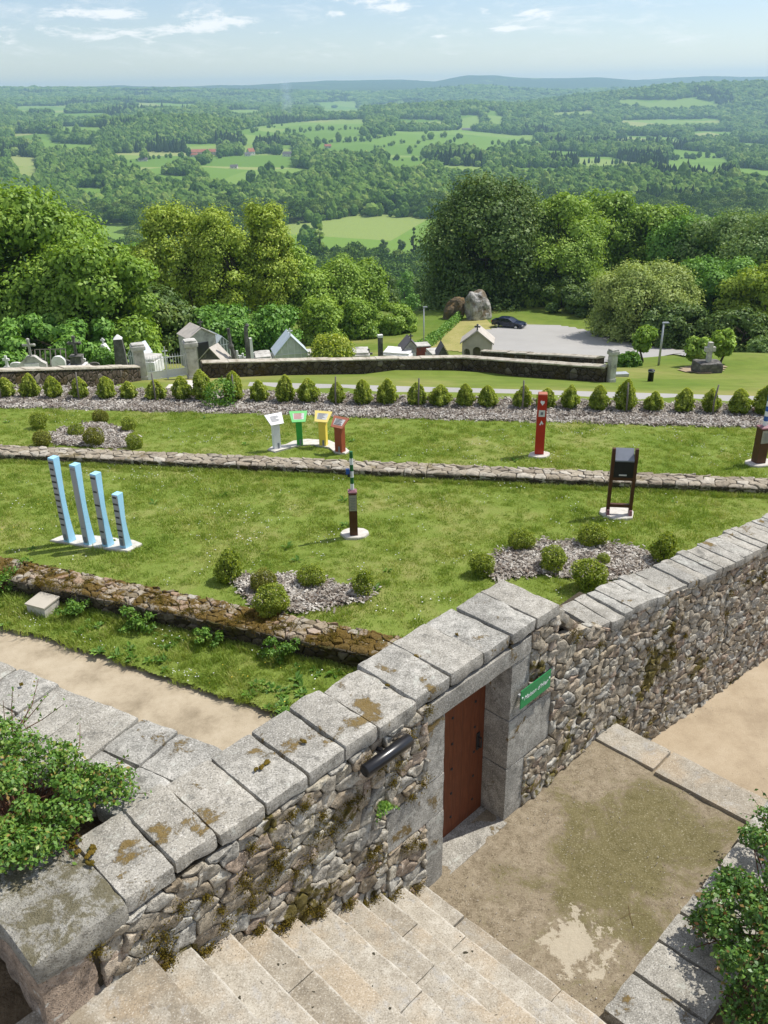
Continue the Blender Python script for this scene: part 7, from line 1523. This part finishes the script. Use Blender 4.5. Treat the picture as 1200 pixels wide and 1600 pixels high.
# ------------------------------------------------------------------ far woods, fields, farms
FIELDS = [[(425, 352), (500, 344), (560, 334), (692, 341), (692, 380), (650, 402), (600, 398), (540, 388), (450, 392)],
 [(598, 320), (640, 318), (642, 333), (600, 332)], [(308, 262), (350, 245), (420, 240), (458, 247), (455, 258), (420, 272), (392, 290), (330, 286)],
 [(172, 240), (240, 238), (298, 239), (300, 251), (230, 264), (186, 256)], [(362, 206), (420, 195), (500, 188), (572, 186), (570, 201), (500, 206), (420, 213), (368, 213)],
 [(470, 209), (560, 209), (600, 226), (580, 241), (500, 237)], [(566, 213), (640, 206), (720, 203), (800, 211), (810, 226), (760, 238), (700, 226), (620, 241), (586, 233)],
 [(608, 240), (640, 240), (682, 251), (640, 263), (598, 262)], [(740, 213), (836, 211), (836, 217), (740, 219)], [(770, 222), (850, 220), (850, 229), (770, 231)],
 [(903, 245), (950, 245), (1000, 256), (990, 266), (898, 261)], [(1048, 233), (1130, 240), (1142, 256), (1110, 271), (1040, 263)],
 [(958, 211), (1060, 215), (1066, 223), (958, 219)], [(965, 188), (1120, 185), (1130, 192), (990, 197)], [(12, 243), (60, 247), (62, 276), (28, 276)],
 [(20, 208), (82, 209), (74, 221), (18, 217)], [(128, 352), (202, 352), (202, 378), (150, 374)], [(450, 380), (480, 378), (470, 395), (448, 394)], [(1150, 222), (1200, 226), (1200, 232), (1150, 228)],
 [(480, 160), (560, 158), (556, 163), (480, 164)], [(500, 169), (560, 168), (566, 173), (505, 175)], [(80, 178), (170, 176), (165, 181), (85, 183)], [(780, 262), (900, 264), (890, 270), (780, 268)],
 [(96, 197), (165, 199), (150, 206), (92, 205)], [(420, 262), (470, 262), (500, 270), (430, 276)], [(690, 258), (765, 262), (750, 269), (690, 267)], [(850, 235), (906, 237), (900, 245), (852, 243)], [(60, 222), (150, 226), (140, 236), (66, 232)], [(210, 160), (310, 163), (300, 168), (212, 167)], [(240, 272), (300, 276), (290, 284), (236, 281)], [(1150, 262), (1215, 268), (1215, 278), (1150, 274)], [(20, 166), (110, 165), (100, 170), (24, 171)], [(620, 186), (700, 188), (690, 193), (624, 192)], [(1080, 205), (1150, 206), (1140, 212), (1084, 211)], [(860, 176), (930, 173), (926, 178), (864, 180)], [(120, 292), (175, 296), (160, 305), (116, 301)], [(700, 296), (760, 298), (750, 304), (702, 303)], [(350, 172), (410, 171), (406, 175), (352, 176)]]
def inpoly(px, py, poly):
    r = np.zeros(px.shape, bool); n = len(poly)
    for i in range(n):
        (x1, y1), (x2, y2) = poly[i], poly[(i + 1) % n]
        c = ((y1 > py) != (y2 > py)) & (px < (x2 - x1) * (py - y1) / (y2 - y1 + 1e-12) + x1); r ^= c
    return r
def blob(seed, sub, h, w, amp, mat, kind='round'):
    import bmesh
    bm = bmesh.new(); bmesh.ops.create_icosphere(bm, subdivisions=sub, radius=1.0)
    P = np.array([v.co for v in bm.verts])
    if kind == 'round':
        d = 1 + amp * fbm(P * 1.7 + seed * 7.3, seed, 2) + amp * 0.75 * fbm(P * 5.0 + seed, seed + 5, 2)
        P = P * d[:, None] * np.array([w / 2, w / 2, h / 2]); P[:, 2] += h * 0.5; P[:, :2] *= (0.72 + 0.36 * np.clip(P[:, 2:] / h, 0, 0.7))
    else:
        t = (P[:, 2:] + 1) / 2; d = 1 + amp * fbm(P * 4 + seed, seed, 2)
        P = np.concatenate([P[:, :2] * (1.25 * (1 - t) ** 0.8 + 0.05) * d[:, None] * w / 2, t * h], 1)
    Fc = [tuple(v.index for v in f.verts) for f in bm.faces]; bm.free()
    n = len(Fc); cen = P[[f[0] for f in Fc]]
    return mesh('crown', P, Fc, mat, None, False, np.clip(0.5 + 0.5 * fbm(cen * 0.6, seed + 3, 2) + rng.normal(size=n) * 0.14, 0, 1))
def leafy_far(seed, h, w, n, mat):
    r = np.random.default_rng(seed); m = 16; dd = sph(m, r); dd[:, 2] = np.abs(dd[:, 2]) * 1.1 - 0.25
    C = dd * np.array([w, w, h]) * 0.30 + np.array([0, 0, h * 0.5]); R_ = w * (0.17 + 0.12 * r.random(m))
    P, N = lobe_leaves(C, R_, n, r, 0.12); V, Q = leaf_quads(P, N, w * 0.115, r)
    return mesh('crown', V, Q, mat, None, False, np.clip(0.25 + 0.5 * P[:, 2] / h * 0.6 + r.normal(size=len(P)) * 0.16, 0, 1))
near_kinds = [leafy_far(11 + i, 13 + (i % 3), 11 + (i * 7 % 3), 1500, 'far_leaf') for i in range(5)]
far_kinds = [blob(21 + i, 3, 12 + i % 3, 11 + (i * 5 % 4), 0.30, 'far_leaf') for i in range(5)] + [blob(31, 3, 16, 7, 0.16, 'far_conifer', 'cone'), blob(32, 3, 18, 7.5, 0.16, 'far_conifer', 'cone')]
HEDGES = [[(586, 233), (640, 222), (700, 214)], [(640, 240), (655, 225), (668, 206)], [(700, 226), (722, 214)], [(420, 213), (470, 206), (500, 204), (570, 202)], [(372, 213), (420, 200), (450, 195)], [(480, 228), (530, 222), (590, 222)], [(395, 288), (420, 272), (455, 258)], [(430, 352), (500, 346), (560, 336), (692, 342)], [(598, 333), (642, 334)], [(500, 345), (490, 370), (470, 392)], [(608, 250), (680, 252)], [(770, 226), (850, 224)], [(905, 253), (990, 260)], [(1050, 250), (1130, 246)], [(190, 256), (240, 248), (298, 245)], [(960, 217), (1060, 219)], [(566, 222), (620, 210)], [(745, 205), (800, 208)]]
def woods(name, D0, D1, kinds, ncon, sp_of, lab, sizes):
    P = []; D = D0
    while D < D1:
        sp = sp_of(D); xs = np.arange(-D * 0.62, D * 0.62, sp); xs = xs + rng.uniform(-0.42, 0.42, len(xs)) * sp
        P.append(np.stack([xs, D + rng.uniform(-0.42, 0.42, len(xs)) * sp, np.full(len(xs), sp)], -1)); D += sp * 0.95
    P = np.concatenate(P); x, y, sp = P.T; z = gz(x, y); h = np.minimum(sp * 1.3, 17)
    ok = np.ones(len(x), bool)
    for dz in (0, 0.35, 0.7, 1.0):
        q = np.stack([x, y, z + h * dz], -1) - CAM; wv = q @ FW; u = 600 + FPX * (q @ RT) / wv; v = 800 - FPX * (q @ UP) / wv
        for poly in FIELDS: ok &= ~inpoly(u, v, poly)
        for hu, hv, hw in HOUSE_PX: ok &= ~((np.abs(u - hu) < hw) & (v < hv + 6) & (v > hv - 9))
    ok &= (u > -260) & (u < 1460)
    cl = fbm2(x, y, 260, 41, 3)
    ok &= ~((cl > 0.5) & (y > 2400))
    hedge = fbm2(x, y, 60, 43, 2); ok &= ~((hedge > 0.75) & (y > 1000))
    x, y, z, sp, h = x[ok], y[ok], z[ok], sp[ok], h[ok]; n = len(x)
    if D1 > 2000:
        hx = []
        for pl in HEDGES:
            for (ua, va), (ub, vb) in zip(pl[:-1], pl[1:]):
                for f in np.arange(0, 1, 5.0 / max(5, abs(ub - ua))):
                    if rng.random() < 0.72: p = far_ground(ua + (ub - ua) * f + rng.normal() * 1.2, va + (vb - va) * f + rng.normal() * .8, 700, 3600); hx.append((p[0], p[1], gz1(p[0], p[1]), rng.uniform(3.2, 8.5), 8))
        hx = np.array(hx); x, y, z, sp, h = [np.concatenate([a, b]) for a, b in zip((x, y, z, sp, h), hx.T)]; n = len(x)
    con = fbm2(x, y, 230, 51, 2) > 0.52
    idx = np.where(con & (ncon > 0) & (rng.random(n) < 0.85), len(kinds) - ncon + rng.integers(0, max(1, ncon), n), rng.integers(0, len(kinds) - ncon, n))
    sc = sp / sizes * rng.uniform(0.65, 1.5, n); hs = np.minimum(sc * rng.uniform(0.8, 1.25, n), 1.5 * rng.uniform(0.75, 1.1, n))
    big = rng.random(n) < 0.06; hs = np.where(big, hs * 1.3, hs)
    scatter(name, np.stack([x, y, z - 0.5], -1), kinds, idx, np.stack([np.zeros(n), np.zeros(n), rng.uniform(0, 6.28, n)], -1), np.stack([sc, sc, hs], -1), 'stuff', lab, 'woodland')
    return n
NW1 = woods('far_woods', 1050, 7000, far_kinds, 2, lambda D: max(9.0, 0.0046 * D), 'mixed woods and hedgerows covering the far valley sides', 9.2)
NW2 = woods('valley_woods', 330, 1050, near_kinds, 0, lambda D: 9.0, 'leafy woodland filling the near valley below the slope', 9.2)
# ------------------------------------------------------------------ the air over the valley
@material('air')
def _(k):
    n = k.node('ShaderNodeVolumePrincipled'); k.put(n.inputs['Color'], (0.52, 0.75, 1.0)); k.put(n.inputs['Density'], HAZE); k.put(n.inputs['Anisotropy'], 0.3)
    k.out(None, n.outputs[0])
tag(MB().box((0, 6000, 0), (30000, 12100, 290)).build('haze', 'air'), 'pale blue haze lying over the valley', 'haze', kind='stuff')
